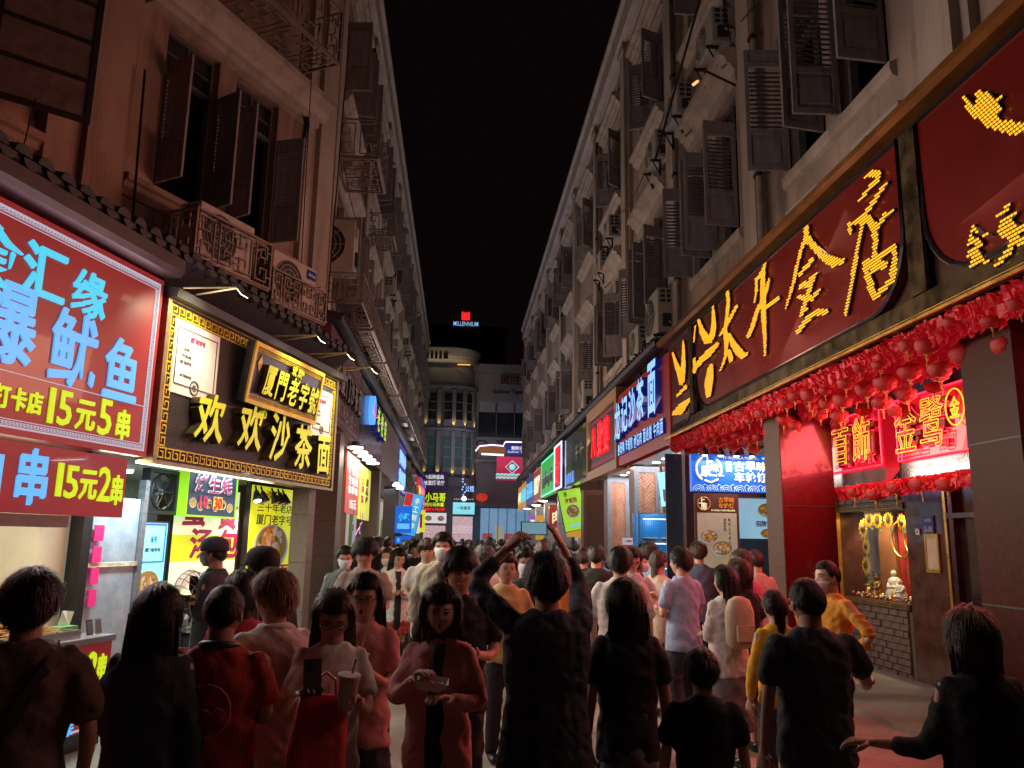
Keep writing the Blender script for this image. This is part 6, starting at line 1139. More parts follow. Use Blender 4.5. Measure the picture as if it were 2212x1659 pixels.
for k, (y, z, w, h, mm, lab) in enumerate(((37, 2.2, .5, 1.0, YBOX, 'yellow lit panel on the left row near the masked couple'), (41, 2.0, .4, 1.3, WHT, 'slim white lit panel on the left row'), (45, 2.1, .5, 1.2, YBOX, 'lime panel at the far left under the round lamps'), (34.5, 1.7, .35, .7, BLUE, 'small blue lit box below the leaning banner'))):
    t = wt('lit_panel', lab, 'sign', Frame(-2.3, y, 0), 0); m = MB(); m.b2(0, w, 0, .08, z, z + h); m.build('panel', mm, t); q = MB(); q.b2(w * .3, w * .7, -.004, -.001, z + .2 * h, z + .8 * h); q.build('print', MAG if k != 1 else PBLK, t)
for k, (s, z) in enumerate(((27.5, 3.5), (29.2, 3.5), (38, 3.4), (45.5, 3.2), (49, 3.2))):
    t = wt('canopy_lamp', ('small twin lamp under the pink fascia', 'small lamp just beyond the pink fascia', 'white lamp beside the brown sign', 'oval lamp under the far yellow sign', 'oval lamp at the far left end')[k], 'lamp', FLs, s, .15, z); m = MB(); m.lathe([(.05, .1), (.14, .01), (.13, -.02), (0, -.04)], 12); m.build('bulb', glow('bulb_hot', (1, .95, .85, 1), 9), t); m = MB(); m.lathe([(.04, .16), (.05, .1)], 8); m.build('socket', M_black, t)
for k, (s0, s1, c, p) in enumerate(((24, 30, (1, .8, .55), 28), (31, 36, (.7, .8, 1), 30), (37, 44, (1, .9, .75), 40), (44.5, 52, (1, .85, .75), 40))): 
    area('arcade_light', FLs.at((s0 + s1) / 2, -.4, 3.6), FLs.at((s0 + s1) / 2, 0, 0), s1 - s0, 1.2, p * 1.5, c)
    t = wt('wall_display', ('sandy stone shop wall beyond the second granite pillar', 'bluish shelves behind the blue screen sign', 'lit shelves of the fruit shop on the left', 'lit shelves at the far left end')[k], 'wall display', FLs, 0, -1.4)
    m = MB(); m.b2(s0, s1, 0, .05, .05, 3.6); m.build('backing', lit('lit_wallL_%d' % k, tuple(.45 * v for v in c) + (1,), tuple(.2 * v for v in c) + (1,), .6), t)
    for i in range(int((s1 - s0) / .9)): q = MB(); q.b2(s0 + .2 + i * .9, s0 + .9 + i * .9, -.03, -.001, 1.5, 2.6); q.build('picture', FOOD[(i + k) % 7], t)
# cages, balcony and air conditioners on the left row
fret_cage('square fretwork cage high on the left row below the open shutters', FL, 14.2, 15.75, -.1, .72, 8.75, 9.55); fret_cage('small fretwork cage above the second bay of the left row', FL, 19.3, 20.4, -.1, .6, 9.2, 9.8)
fret_cage('greek key panel cage over the corner of the left eave', FL, 13.75, 15.4, -.1, .62, 5.78, 6.35, bottom=False)
for k, (a, b) in enumerate(((15.6, 18.4), (18.7, 22.6), (23.2, 26.8), (27.4, 31), (31.6, 35.2), (36, 39.6), (40.4, 44))): fret_cage(('first', 'second', 'third', 'fourth', 'fifth', 'sixth', 'last')[k] + ' long fretwork cage standing on the left eave', FL, a, b, -.1, .62, 5.78, 6.3, 'fretwork cages along the left eave', bottom=k < 3)
ac_unit('air conditioner with black side grille at the corner of the left row', FL, 14.35, -.02, 6.42, .85, .95, .5, bracket=False, rot=R(-90))
for k, s in enumerate((16.6, 20.2, 25, 29.4, 33.8)): ac_unit(('first', 'second', 'third', 'fourth', 'fifth')[k] + ' air conditioner behind the long cages of the left row', FL, s, .1, 5.82, .9, .62, .36, 'air conditioners of the left row', bracket=False)
for k, (s, z) in enumerate(((24.9, 9.3), (33.2, 9.4), (45, 9.3))): ac_unit(('upper storey air conditioner in the third left bay', 'upper storey air conditioner halfway down the left row', 'upper storey air conditioner near the far left end')[k], FL, s, -.15, z, group='air conditioners of the left row')
cable('dark cable hanging in a loop from the fretwork cage high on the left row', sag(FL.at(15.7, .7, 9.6), FL.at(17.3, .1, 10.6), .35), .018)
# ================================================================== end of the street
ENDW = mat('end_wall_grey_white', (.25, .25, .27, 1), .7, var=.12, scale=.6, bump=.1); ENDD = mat('end_window_dark', (.03, .035, .04, 1), .15, var=.3); TEAL = mat('end_window_teal', (.04, .07, .075, 1), .2, emit=(.03, .07, .08, 1), es=.25, var=.3, bump=0)
FE = Frame(0, 55.5, 0)
t = wt('round_corner_building', 'pale three storey building with a rounded corner and warm uplights at the end', 'building', FE, -.9, -1.8, 0); RD = 2.15
def rx(a, r=RD): return (r * math.sin(R(a)) , -r * math.cos(R(a)))
arc = list(range(-15, 96, 9))
def band(z0, z1, r, m_, nm, a0=-15, a1=92):
    A = np.linspace(a0, a1, 14); mb = MB(); P = [(-2.6, -r)] + [rx(a, r) for a in A]; P = P + [(P[-1][0], 3), (-2.6, 3)]; n = len(P)
    V = [(x, y, z0) for x, y in P] + [(x, y, z1) for x, y in P]; mb.add(V, [tuple(range(n)), tuple(range(2 * n - 1, n - 1, -1))] + [(i, i + n, (i + 1) % n + n, (i + 1) % n) for i in range(n)]); return mb.build(nm, m_, t)
band(0, 14.0, RD - .25, ENDW, 'core_wall'); band(13.85, 14.1, RD + .15, ENDW, 'cornice'); band(12.1, 12.3, RD + .06, ENDW, 'string_course'); band(9.1, 9.3, RD + .06, ENDW, 'string_course'); band(5.3, 5.9, RD + .06, ENDW, 'string_course'); band(14.75, 14.95, RD + .12, ENDW, 'top_rail')
def rbox(a, w, z0, z1, m_, nm, rr=RD - .2, d=.12):
    mb = MB(); mb.b2(-w / 2, w / 2, -d, 0, z0, z1); x, y = rx(a, rr); o = mb.build(nm, m_, t, (x, y, 0)); o.rotation_euler = (0, 0, R(a)); return o
for a in (-42, -22, 0, 22, 46, 70):
    if a < 0: 
        x = -1.1 if a == -22 else -2.0
        for z0, z1, mm in ((9.9, 11.7, ENDD), (6.6, 8.6, TEAL)): 
            mb = MB(); mb.b2(x - .27, x + .27, -RD + .14, -RD + .24, z0, z1); mb.build('window', mm, t)
            for k in (1, 2): mb = MB(); mb.b2(x - .27, x + .27, -RD + .12, -RD + .139, z0 + (z1 - z0) * k / 3, z0 + (z1 - z0) * k / 3 + .04); mb.build('glazing_bar', ENDW, t)
        mb = MB(); mb.b2(x + .36, x + .62, -RD + .0, -RD + .22, 5.95, 9.05); mb.b2(x + .36, x + .62, -RD, -RD + .22, 9.35, 12.0); mb.build('pier', ENDW, t)
    elif a % 44 in (0, 22) or True:
        for z0, z1, mm in ((9.9, 11.7, ENDD), (6.6, 8.6, TEAL)):
            rbox(a, .5, z0, z1, mm, 'window', RD - .2, .1)
            for k in (1, 2): rbox(a, .5, z0 + (z1 - z0) * k / 3, z0 + (z1 - z0) * k / 3 + .04, ENDW, 'glazing_bar', RD - .09, .03)
            rbox(a, .56, z0 - .5, z0 - .02, ENDW, 'sill_panel', RD - .2, .2)
        rbox(a + 11, .26, 5.95, 9.05, ENDW, 'pier', RD - .2, .24); rbox(a + 11, .26, 9.35, 12.0, ENDW, 'pier', RD - .2, .24)
for k in range(34):
    a = -15 + k * 3.3
    x, y = rx(a, RD - .02) if k > 3 else (-.5 - k * .3, -RD + .02); q = MB(); q.lathe([(.04, 14.1), (.07, 14.3), (.04, 14.5), (.05, 14.75)], 6); q.build('baluster', ENDW, t, (x, y, 0))
q = MB(); q.tube([(x_, -RD - .03, 5.45 + .12 * abs(math.sin(x_ * 7))) for x_ in np.linspace(-1.8, .5, 40)], .035, 5); q.build('plaster_relief', mat('relief_cream', (.5, .45, .38, 1), .7), t)
for k, (x, y) in enumerate([(-1.55, -RD - .12)] + [(-.6, -RD - .12)] + [rx(a, RD + .12) for a in (11, 33, 57)]):
    for z in (6.05, 9.4): spot('facade_uplight', (-.9 + x, 55.5 + 1.8 + y, z), (-.9 + x * .97, 55.5 + 1.8 + y + .12, z + 2), 26, (1, .62, .12), 75, .8, .02)
area('balustrade_light', (-.9, 55.5 - .9, 14.2), (-.9, 58, 14.6), 3.6, .1, 9, (1, .7, .35))
q = MB(); q.b2(.55, 1.45, -RD - .1, -RD - .05, 13.7, 13.76); q.build('lit_strip', glow('strip_orange', (1, .45, .08, 1), 1.3), t)
t = wt('end_building', 'grey white building with a wide dark window band closing the street', 'building', FE, 0, 0, 0)
m = MB(); wall_with_openings(m, .9, 9.5, 1.2, 1.6, 4.3, 13.9, [(1.2, 9, 8.9, 11.4)]); m.build('wall', ENDW, t); m = MB(); m.b2(1.0, 9.4, 1.5, 1.55, 8.9, 11.4); m.build('window_glass', ENDD, t)
for k in range(5): m = MB(); m.b2(1.2 + k * 1.3, 1.24 + k * 1.3, 1.25, 1.4, 8.9, 11.4); m.build('mullion', ENDW, t)
for k in range(4): m = MB(); m.b2(1.28 + k * 1.3, 2.44 + k * 1.3, 1.3, 1.33, 10.7, 11.4); m.build('blind', mat('blind_grey', (.32, .34, .36, 1), .6), t)
m = MB(); m.b2(.8, 9.6, .9, 1.19, 7.9, 8.85); m.build('parapet_band', ENDW, t); m = MB(); m.b2(.8, 9.6, .8, 1.19, 13.6, 14.1); m.build('parapet_band', ENDW, t); m = MB(); m.b2(.8, 9.6, .85, 1.19, 7.1, 7.3); m.build('parapet_band', ENDW, t)
DRD = mat('dull_red_letter', (.12, .02, .02, 1), .6, bump=0)
for k, ch in enumerate('黄胜记号'): text(ch, .75, .7, [DRD], t, 3.05 + k * .75, .9, 12.6 + .4, .05, .011, name='character')
text('Gulliver Tiger', 2.2, .38, [M_acdark], t, 3.3, 1.19, 12.15, .04, .01); text('平安', 1.8, .6, [DRD], t, 3.4, .89, 8.38, .03, .01); q = MB(); q.tube([(1.5 + .35 * math.cos(a), .86, 8.4 + .18 * math.sin(a)) for a in np.linspace(0, 6.283, 20)], .05, 5); q.build('emblem', DRD, t)
m = MB(); m.b2(-3.5, 9.5, 2.2, 2.5, 0, 4.29); m.build('ground_wall', ENDW, t)
m = MB(); m.b2(.6, 9.5, .9, 1.3, 4.0, 4.3); m.build('entrance_beam', ENDW, t)
SF = mat('shopfront_glass_lit', (.2, .35, .5, 1), .2, emit=(.16, .38, .62, 1), es=.6, var=.8, scale=1.8, bump=0, two=(.6, .4, .5))
m = MB(); m.b2(1.5, 6.5, .9, .95, .3, 3.9); m.build('shopfront', SF, t)
for k, (a, w, c) in enumerate(((1.7, .7, (.5, .08, .1)), (2.6, .5, (.5, .45, .3)), (3.2, 1.1, (.45, .08, .12)), (4.6, .6, (.1, .2, .5)), (5.4, .8, (.5, .3, .35)))): m = MB(); m.b2(a, a + w, .86, .895, .5, 2.2 + .5 * (k % 2)); m.build('shop_display', lit('display_%d' % k, (*c, 1), (*c, 1), .5), t)
for k in range(8): m = MB(); m.b2(1.5 + k * .62, 1.54 + k * .62, .8, .89, 0, 3.95); m.build('mullion', M_black, t)
t = wt('led_screen', 'red lit screen with pale wave pattern hanging at the right end of the street', 'screen', FE, 3.45, 1.2, 0)
m = MB(); m.b2(-.95, 1.15, 0, .15, 5.7, 7.3); m.build('screen', mat('screen_crimson', (.3, .02, .06, 1), .4, emit=lin(170, 30, 65), es=.9, var=.3, scale=3, bump=0), t)
q = MB()
for k in range(16): a_, b_ = -.85 + (k % 8) * .27, 5.82 + (k // 8) * .2; [q.tube([(a_ + r_ * math.cos(a), -.01, b_ + r_ * math.sin(a)) for a in np.linspace(0, 3.3, 9)], .022, 4) for r_ in (.13, .07)]
q.build('wave_pattern', glow('wave_aqua', (.2, .8, .75, 1), 1), t)['kind'] = 'stuff'
q = MB(); q.tube([(.1 + .45 * math.cos(a), -.01, 6.6 + .42 * math.sin(a)) for a in np.linspace(0, 6.283, 5)], .03, 5); q.ball((.1, -.02, 6.6), .2, .03, .2, 12, 8); q.build('diamond_print', glow('wave_aqua', (.2, .8, .75, 1), 1), t)
t = wt('neon_cloud_sign', 'dark blue sign box with glowing white outlined rim above the red screen', 'sign', FE, 3.45, 1.3, 0)
m = MB(); m.b2(-.35, 1.3, 0, .3, 7.45, 8.1); m.build('box', ELB, t); text('黄胜记', .8, .24, [WHT], t, .4, -.002, 7.88, .02, .03); text('Gulliver Tiger', 1.4, .2, [WHT], t, .45, -.002, 7.6, .02, .011)
q = MB(); q.tube([(-.5, -.05, 8.1), (-.4, -.05, 8.28), (1.35, -.05, 8.28), (1.55, -.05, 8.0), (1.6, -.05, 7.8)], .05, 6); q.tube([(-2.4, -.05, 7.6), (-2.15, -.05, 7.95), (-1.3, -.05, 8.05), (-.5, -.05, 8.0)], .05, 6); q.tube([(-2.0, -.05, 7.42), (-.5, -.05, 7.38)], .07, 6); q.build('neon_rim', glow('neon_white_pink', (1, .8, .95, 1), 1.6), t); m = MB(); m.b2(-2.2, -.4, 0, .3, 7.45, 7.95); m.build('box', mat('lit_amber_dim', (.15, .06, .02, 1), .5, emit=(.3, .1, .02, 1), es=.4, var=.6, scale=8, bump=0), t)
t = thing('red_lantern', 'single big red lantern hanging free at the end of the street', 'lantern', (1.57, 55, 4.55)); t.scale = (.36, .36, .32); link('body', mesh_l := LMa.copy(), t); mesh_l.materials.clear(); mesh_l.materials.append(mat('lantern_lit', (.6, .03, .01, 1), .5, emit=(.9, .06, .02, 1), es=.45, var=.2, bump=0)); link('tassel', LMb, t); link('cap', LMc, t)
t = small_sign('dark violet sign reading CTV with white characters at the end', FE, -2.75, -.7, 4.85, 6.05, mat('violet_dark', (.04, .02, .07, 1), .5, emit=(.03, .015, .08, 1), es=.3, var=.1, bump=0), '', WHT, 2.6)
t['label'] = 'dark violet sign reading CTV with white characters at the end'; text('CTV品牌盛典', 1.5, .28, [WHT], t, -1.75, -.002, 5.72, .02, .03); text('明星直播餐厅', 1.6, .3, [WHT], t, -1.75, -.002, 5.33, .02, .03); text('2F', .3, .18, [WHT], t, -2.3, -.002, 5.0, .02, .03)
t = wt('shop_sign', 'yellow and red lit stall sign reading 小马哥 at the end of the street', 'shop sign', FE, -1.4, 2.7, 0); m = MB(); m.b2(-.85, .65, 0, .2, 3.5, 4.75); m.build('panel', mat('stall_brown', (.08, .04, .02, 1), .5), t)
text('小马哥', 1.3, .55, [LIME], t, -.1, -.002, 4.4, .03, .03); text('四川马铃薯', 1.2, .26, [LIME], t, -.15, -.002, 3.93, .03, .03); text('麻辣人气小吃', 1.3, .2, [SRED], t, -.1, -.002, 3.62, .03, .03)
m = MB(); m.b2(-.85, .65, -.05, .2, 2.75, 3.4); m.build('picture_panel', WHT, t); food_bowl(t, -.5, 3.05, .22, -.055, 61, .8, 14); food_bowl(t, .3, 3.05, .22, -.055, 62, .8, 14); m = MB(); m.b2(-.8, .6, 0, .3, 1.7, 2.6); m.build('shelf_glow', mat('stall_glow', (.5, .4, .4, 1), .5, emit=(.6, .4, .45, 1), es=.6, var=.8, scale=8, bump=0), t)
t = wt('shop_sign', 'aqua lit tea shop sign with small dark characters right of the yellow stall sign', 'shop sign', FE, .35, 2.7, 0); m = MB(); m.b2(-.7, .7, 0, .2, 3.35, 4.1); m.build('panel', lit('lit_aqua', (.3, .7, .75, 1), lin(110, 210, 225), .8), t); text('一秋春茶', .9, .24, [PBLK], t, 0, -.002, 3.75, .004, .011)
m = MB(); m.b2(-.7, .6, .0, .3, 1.6, 3.2); m.build('shelf_glow', mat('stall_glow', (.5, .4, .4, 1), .5), t); q = MB()
for k in range(40): q.ball((-.6 + (k % 10) * .13, -.06, 2.2 + (k // 10) * .17 + (1.6 if k // 10 == 3 else 0)), .035, None, None, 6, 4)
q.build('bulbs', WHT, t)['kind'] = 'stuff'
t = wt('neon_lettering', 'small white neon characters 公馆 on the pier above the tea shop sign', 'sign', FE, .5, 2.6, 0); text('公馆', .55, .4, [BLT], t, .2, 0, 5.0, .03, .02); q = MB(); [q.ball((-.2 + .1 * math.sin(k * 2), 0, 4.6 + k * .17), .06, None, None, 6, 4) for k in range(7)]; q.build('glow_dots', BLT, t)['kind'] = 'stuff'
q = MB(); q.ball((-.15, -.1, 4.35), .16, None, None, 8, 6); q.build('bulb', glow('bulb_blue_hot', (.6, .6, 1, 1), 4), t)
# unlit blocks beyond, and the hotel sign on a dark tower
t = thing('hotel_tower', 'black tower block in the night carrying the lit MILLENNIUM sign', 'building', (0, 111, 0)); m = MB(); m.b2(-9, 6, 0, 12, 0, 31); m.build('tower', mat('tower_dark', (.03, .025, .03, 1), .8, var=.2), t); m = MB(); m.b2(-9.3, 6.3, -.3, 12, 31.01, 31.5); m.build('roof_edge', mat('tower_dark', (.03, .025, .03, 1), .8), t)
for k in range(6): 
    for j in range(5): m = MB(); m.b2(-8 + j * 2.8, -6.4 + j * 2.8, -.03, -.001, 13 + k * 3, 14.6 + k * 3); m.build('window', M_glass, t)
t = thing('hotel_sign', 'white blue MILLENNIUM letters with a red emblem on the dark tower roof', 'sign', (.3, 110.5, 31.7)); text('MILLENNIUM', 3.5, .6, [glow('hotel_letter', (.35, .6, 1, 1), .7)], t, 0, 0, 0, .1, .011)
for x in (-.5, -.2, .1, .4): m = MB(); m.prism([(x - .14, .55), (x + .14, .55), (x + .14, 1.5 + .25 * abs(x + .05)), (x, 1.7 + .3 * abs(x)), (x - .14, 1.5 + .25 * abs(x + .05))], -.05, .05); m.build('emblem_bar', glow('hotel_red', (1, .02, .02, 1), 1.2), t)
m = MB(); m.b2(-1.9, 1.9, .06, .12, -.6, -.5); m.build('rail', M_iron, t)
for k, (x, y, w, h, lab) in enumerate(((-14, 75, 16, 12.5, 'dark low block behind the rounded building'), (12, 80, 14, 17, 'dark block behind the grey white end building'), (-2, 90, 9, 19, 'dark middle block under the hotel tower'))):
    t = thing('dark_block', lab, 'building', (x, y, 0)); m = MB(); m.b2(-w / 2, w / 2, 0, 8, 0, h); m.build('wall', mat('tower_dark', (.03, .025, .03, 1), .8), t); m = MB(); m.b2(-w / 2 - .2, w / 2 + .2, -.2, 8, h, h + .4); m.build('roof', M_tile, t)
area('end_square_light', (1.5, 54, 8), (1.5, 57.5, 8), 6, 3, 22, (.8, .85, 1)); area('end_square_light', (1, 50, 4.2), (1, 50, 0), 5, 6, 40, (.95, .85, .85))
# area lights added along the signs to brighten the fronts opposite and the street
area('sign_fill', FB.at(-5.6, .3, 3.3), FB.at(-5.4, 4, 4.4), 2.4, 1.5, 120, (.95, .72, .68)); area('sign_fill', FB.at(-2, .9, 3.4), FB.at(-2, 6, 1.6), 3, 1, 110, (1, .82, .62), spread=95)
area('sign_fill', FLs.at(21, .3, 4.2), FLs.at(21, 4, 5.5), 8, 1.2, 200, (1, .78, .68)); area('sign_fill', FLs.at(33, .3, 4.2), FLs.at(33, 4, 6), 9, 1.2, 190, (.9, .78, .86)); area('sign_fill', FLs.at(45, .3, 4), FLs.at(45, 4, 6), 9, 1.2, 160, (.92, .8, .85))
area('sign_fill', FR.at(-16, .3, 4.2), FR.at(-16, 4, 6), 4.5, 1.2, 120, (.95, .66, .66)); area('sign_fill', FR.at(-24, .35, 4.2), FR.at(-24, 4, 6), 9, 1.2, 120, (.9, .72, .68)); area('sign_fill', FR.at(-33, .35, 4.2), FR.at(-33, 4, 6), 8, 1.2, 120, (.75, .75, .72)); area('sign_fill', FR.at(-43, .3, 4), FR.at(-43, 4, 6), 9, 1.2, 110, (.95, .8, .75))
# ================================================================== people
SKIN = mat('skin', (.50, .30, .215, 1), .5, var=.07, scale=5, bump=.05, bscale=120); SKIN2 = mat('skin_tan', (.40, .23, .155, 1), .5, var=.07, scale=5, bump=.05)
HAIR = mat('hair_black', (.012, .010, .010, 1), .42, var=.4, scale=30, bump=.35, bscale=180, streak=.1); HAIRB = mat('hair_bleached_brown', (.2, .1, .04, 1), .5, var=.5, scale=26, bump=.5, bscale=90, streak=.2, two=(.42, .25, .12)); HAIRD = mat('hair_dark_brown', (.035, .018, .013, 1), .4, var=.4, scale=30, bump=.35, bscale=180, streak=.1)
LIP = mat('lips', (.38, .1, .09, 1), .4, var=.05, bump=0); EYEW = mat('eye_white', (.6, .58, .55, 1), .25, var=0, bump=0); EYEB = mat('eye_dark', (.012, .008, .006, 1), .15, var=0, bump=0); MOUTHD = mat('mouth_inside', (.05, .012, .012, 1), .6, var=0, bump=0)
MASK = mat('face_mask_white', (.62, .66, .7, 1), .7, var=.05, bump=.1); MASKB = mat('face_mask_blue', (.35, .5, .62, 1), .7, var=.05, bump=.1)
def cloth(name, c, rough=.85, var=.12): return mat('cloth_' + name, (*c, 1), rough, var=var, scale=3, bump=.4, bscale=22)
CW = cloth('white', (.62, .6, .57)); CB = cloth('black', (.014, .014, .017)); CN = cloth('navy', (.035, .04, .065)); CRED = cloth('brick_red', (.38, .035, .022)); CBR = cloth('brown', (.11, .07, .055)); CGR = cloth('grey', (.14, .135, .135)); CCR = cloth('cream', (.5, .42, .31)); CPK = cloth('pink', (.55, .26, .25)); CYE = cloth('mustard', (.62, .34, .02)); CLB = cloth('light_blue', (.3, .38, .58)); CDN = cloth('denim', (.07, .09, .15)); CKH = cloth('khaki_jacket', (.32, .29, .23)); COR = cloth('orange', (.6, .17, .03)); CSH = mat('shoe_white', (.55, .53, .5, 1), .5, bump=.05); CSB = mat('shoe_black', (.015, .015, .015, 1), .35, bump=.05); CMA = cloth('plum_pink', (.42, .13, .24)); CGT = cloth('pale_green', (.4, .42, .33)); CTE = cloth('dark_slate', (.03, .035, .05))
def plaid(name, base, line, sc):
    m = mat('cloth_' + name, (*base, 1), .85, var=.15, scale=3, bump=.4, bscale=22); N = m.node_tree.nodes; L = m.node_tree.links; b = N['Principled BSDF']; src = b.inputs['Base Color'].links[0].from_socket; tc = N.new('ShaderNodeTexCoord'); sp = N.new('ShaderNodeSeparateXYZ'); L.new(tc.outputs['Object'], sp.inputs[0])
    for ax in (0, 2):
        w = N.new('ShaderNodeMath'); w.operation = 'MULTIPLY'; w.inputs[1].default_value = sc; L.new(sp.outputs[ax], w.inputs[0]); f = N.new('ShaderNodeMath'); f.operation = 'FRACT'; L.new(w.outputs[0], f.inputs[0]); g = N.new('ShaderNodeMath'); g.operation = 'LESS_THAN'; g.inputs[1].default_value = .42; L.new(f.outputs[0], g.inputs[0]); h = N.new('ShaderNodeMath'); h.operation = 'MULTIPLY'; h.inputs[1].default_value = .55; L.new(g.outputs[0], h.inputs[0])
        mx = N.new('ShaderNodeMix'); mx.data_type = 'RGBA'; mx.inputs[7].default_value = (*line, 1); L.new(h.outputs[0], mx.inputs[0]); L.new(src, mx.inputs[6]); src = mx.outputs[2]
    L.new(src, b.inputs['Base Color']); return m
CPL = plaid('dark_plaid', (.016, .018, .03), (.05, .055, .085), 9); CRP = plaid('red_plaid', (.4, .03, .03), (.03, .02, .02), 16)
BAGR = mat('red_plastic_bag', (.62, .07, .075, 1), .35, var=.2, scale=6, bump=.6, bscale=12); LEATH2 = mat('strap_black', (.012, .012, .013, 1), .5, bump=.1)
def n3(p, s=1): return mnoise.noise(Vector(p) * s)
def ell_ring(c, ax, ay, rx_, ry_, seg, sq=1):
    out = []
    for k in range(seg):
        a = 6.28318 * k / seg; ca, sa = math.cos(a), math.sin(a)
        if sq != 1: ca = math.copysign(abs(ca) ** sq, ca); sa = math.copysign(abs(sa) ** sq, sa)
        out.append(c + ax * (rx_ * ca) + ay * (ry_ * sa))
    return out
def limb(mb, pts, rad, seg=12):
    """tapered limb with interpolated joints"""
    P = [Vector(p) for p in pts]; Q = []; Rr = []
    for i in range(len(P) - 1):
        for t in (0, .33, .66): Q.append(P[i].lerp(P[i + 1], t)); Rr.append(rad[i] * (1 - t) + rad[i + 1] * t)
    Q.append(P[-1]); Rr.append(rad[-1])
    S = [Q[0]] + [(Q[i - 1] + Q[i] * 2 + Q[i + 1]) / 4 for i in range(1, len(Q) - 1)] + [Q[-1]]
    d0 = (S[1] - S[0]).normalized(); d1 = (S[-1] - S[-2]).normalized()
    S = [S[0] - d0 * Rr[0] * .6] + S + [S[-1] + d1 * Rr[-1] * .5]; Rr = [Rr[0] * .6] + Rr + [Rr[-1] * .6]
    mb.tube(S, Rr, seg)
def finish(o, voxel, smooth=4, disp=0, seed=0, dscale=7, deci=None, hem=None):
    """weld the overlapping tapered limbs into one continuous skin, then add folds"""
    md = o.modifiers.new('r', 'REMESH'); md.mode = 'VOXEL'; md.voxel_size = voxel
    sm = o.modifiers.new('s', 'SMOOTH'); sm.factor = .5; sm.iterations = smooth
    me = eval_mesh(o); old = o.data; o.modifiers.clear(); mats = list(old.materials); o.data = me; me.name = old.name; bpy.data.meshes.remove(old)
    if not me.materials:
        for q in mats: me.materials.append(q)
    n = len(me.vertices); co = np.zeros(n * 3); no = np.zeros(n * 3); me.vertices.foreach_get('co', co); me.vertices.foreach_get('normal', no); co = co.reshape(-1, 3); no = no.reshape(-1, 3)
    if disp:
        x, y, z = co.T * dscale; s = seed
        w = np.sin(x * 1.3 + 2.1 * np.sin(z * .9 + s) + s) * np.sin(z * 1.7 + 1.6 * np.sin(x * 1.1 + y * 1.4 + s * 2)) + .6 * np.sin(y * 2.3 + z * 2.9 + 1.8 * np.sin(x * 1.9 + s)) + .35 * np.sin(x * 4.1 - z * 3.3 + 2 * np.sin(y * 3 + s))
        w = 1 - np.abs(w) * 1.2 if seed % 2 else w
        w2 = np.sin(x * 5.3 + 3 * np.sin(z * 1.7 + s) + y * 3) * np.sin(z * 4.4 + 2.2 * np.sin(x * 2.3 - y * 2 + s)); co += no * ((w + .35 * w2) * disp)[:, None]; me.vertices.foreach_set('co', co.ravel())
    me.polygons.foreach_set('use_smooth', [True] * len(me.polygons)); me.update(); return o
ARMS = {  # upper-arm direction, forearm direction (x outwards, y back, z up)
 'down': ((.16, .04, -1), (.05, -.18, -1)), 'hold': ((.12, -.05, -1), (-.62, -.85, .18)), 'eat': ((.25, -.12, -1), (-.75, -.75, .42)), 'low': ((.14, .06, -1), (-.5, -.75, -.25)), 'phone': ((.16, -.2, -1), (-.45, -.75, .55)),
 'up': ((.42, -.62, .42), (-.12, -.42, 1)), 'hip': ((.75, .35, -1), (-.8, -.3, -.55)), 'cross': ((.1, -.2, -1), (-.95, -.4, .1)), 'pocket': ((.3, .2, -1), (-.1, -.45, -1)), 'reach': ((.45, -.35, -.75), (.35, -.75, -.1)), 'chin': ((.12, -.3, -1), (-.3, -.5, .95)), 'back': ((.2, .3, -1), (-.3, .3, -1)), 'swing': ((.12, -.35, -1), (.0, -.6, -.9)), 'wave': ((.7, -.3, -.9), (.75, -.55, .25)), 'upr': ((.35, -.75, .3), (-.28, -.3, 1))}
def head_mesh(mb, H, M, seed=0, jaw=1, u=36, v=30):
    h = .139 * H; rg_ = random.Random(seed); nose = rg_.uniform(.85, 1.1); rings = []
    for i in range(v + 1):
        ph = math.pi * (i + (.05 if i == 0 else 0) - (.05 if i == v else 0)) / v; zz = -math.cos(ph); r = math.sin(ph); ring = []
        for k in range(u):
            a = 2 * math.pi * k / u; x = r * math.sin(a); y = -r * math.cos(a); z = zz * .5
            wx = .335; wy = .41
            if z < -.05: t = (-.05 - z) / .45; wx *= 1 - .34 * t ** 1.4 / jaw; wy *= 1 - .1 * t
            X = x * wx; Y = y * wy; Z = z
            if y < 0:
                f = -y; g = lambda cx, cz, sx, sz: math.exp(-((X - cx) / sx) ** 2 - ((Z - cz) / sz) ** 2)
                Y += .035 * f * (1 - abs(X) * 2)                                   # flatter face
                Y -= nose * (.1 * g(0, -.09, .045, .045) + .055 * g(0, -.0, .035, .08))     # nose
                Y += .035 * (g(.15, .02, .07, .045) + g(-.15, .02, .07, .045))               # sockets
                Y -= .018 * (g(.14, .1, .09, .03) + g(-.14, .1, .09, .03))                   # brow
                Y -= .03 * g(0, -.235, .09, .04); Y += .02 * g(0, -.17, .06, .02); Y -= .035 * g(0, -.4, .1, .07); Y -= .015 * (g(.17, -.1, .07, .08) + g(-.17, -.1, .07, .08)); Y -= .02 * f * (1 if z < -.3 else 0)
            else:
                if z < -.2: Y *= 1 - .5 * (-.2 - z) / .3
            ring.append(M @ Vector((X * h, Y * h, Z * h)))
        rings.append(ring)
    mb.rings(rings)
    for s in (-1, 1):
        st = len(mb.v); mb.ball((s * .345 * h, .03 * h, -.04 * h), .035 * h, .07 * h, .13 * h, 8, 7); mb.xform(M, st)
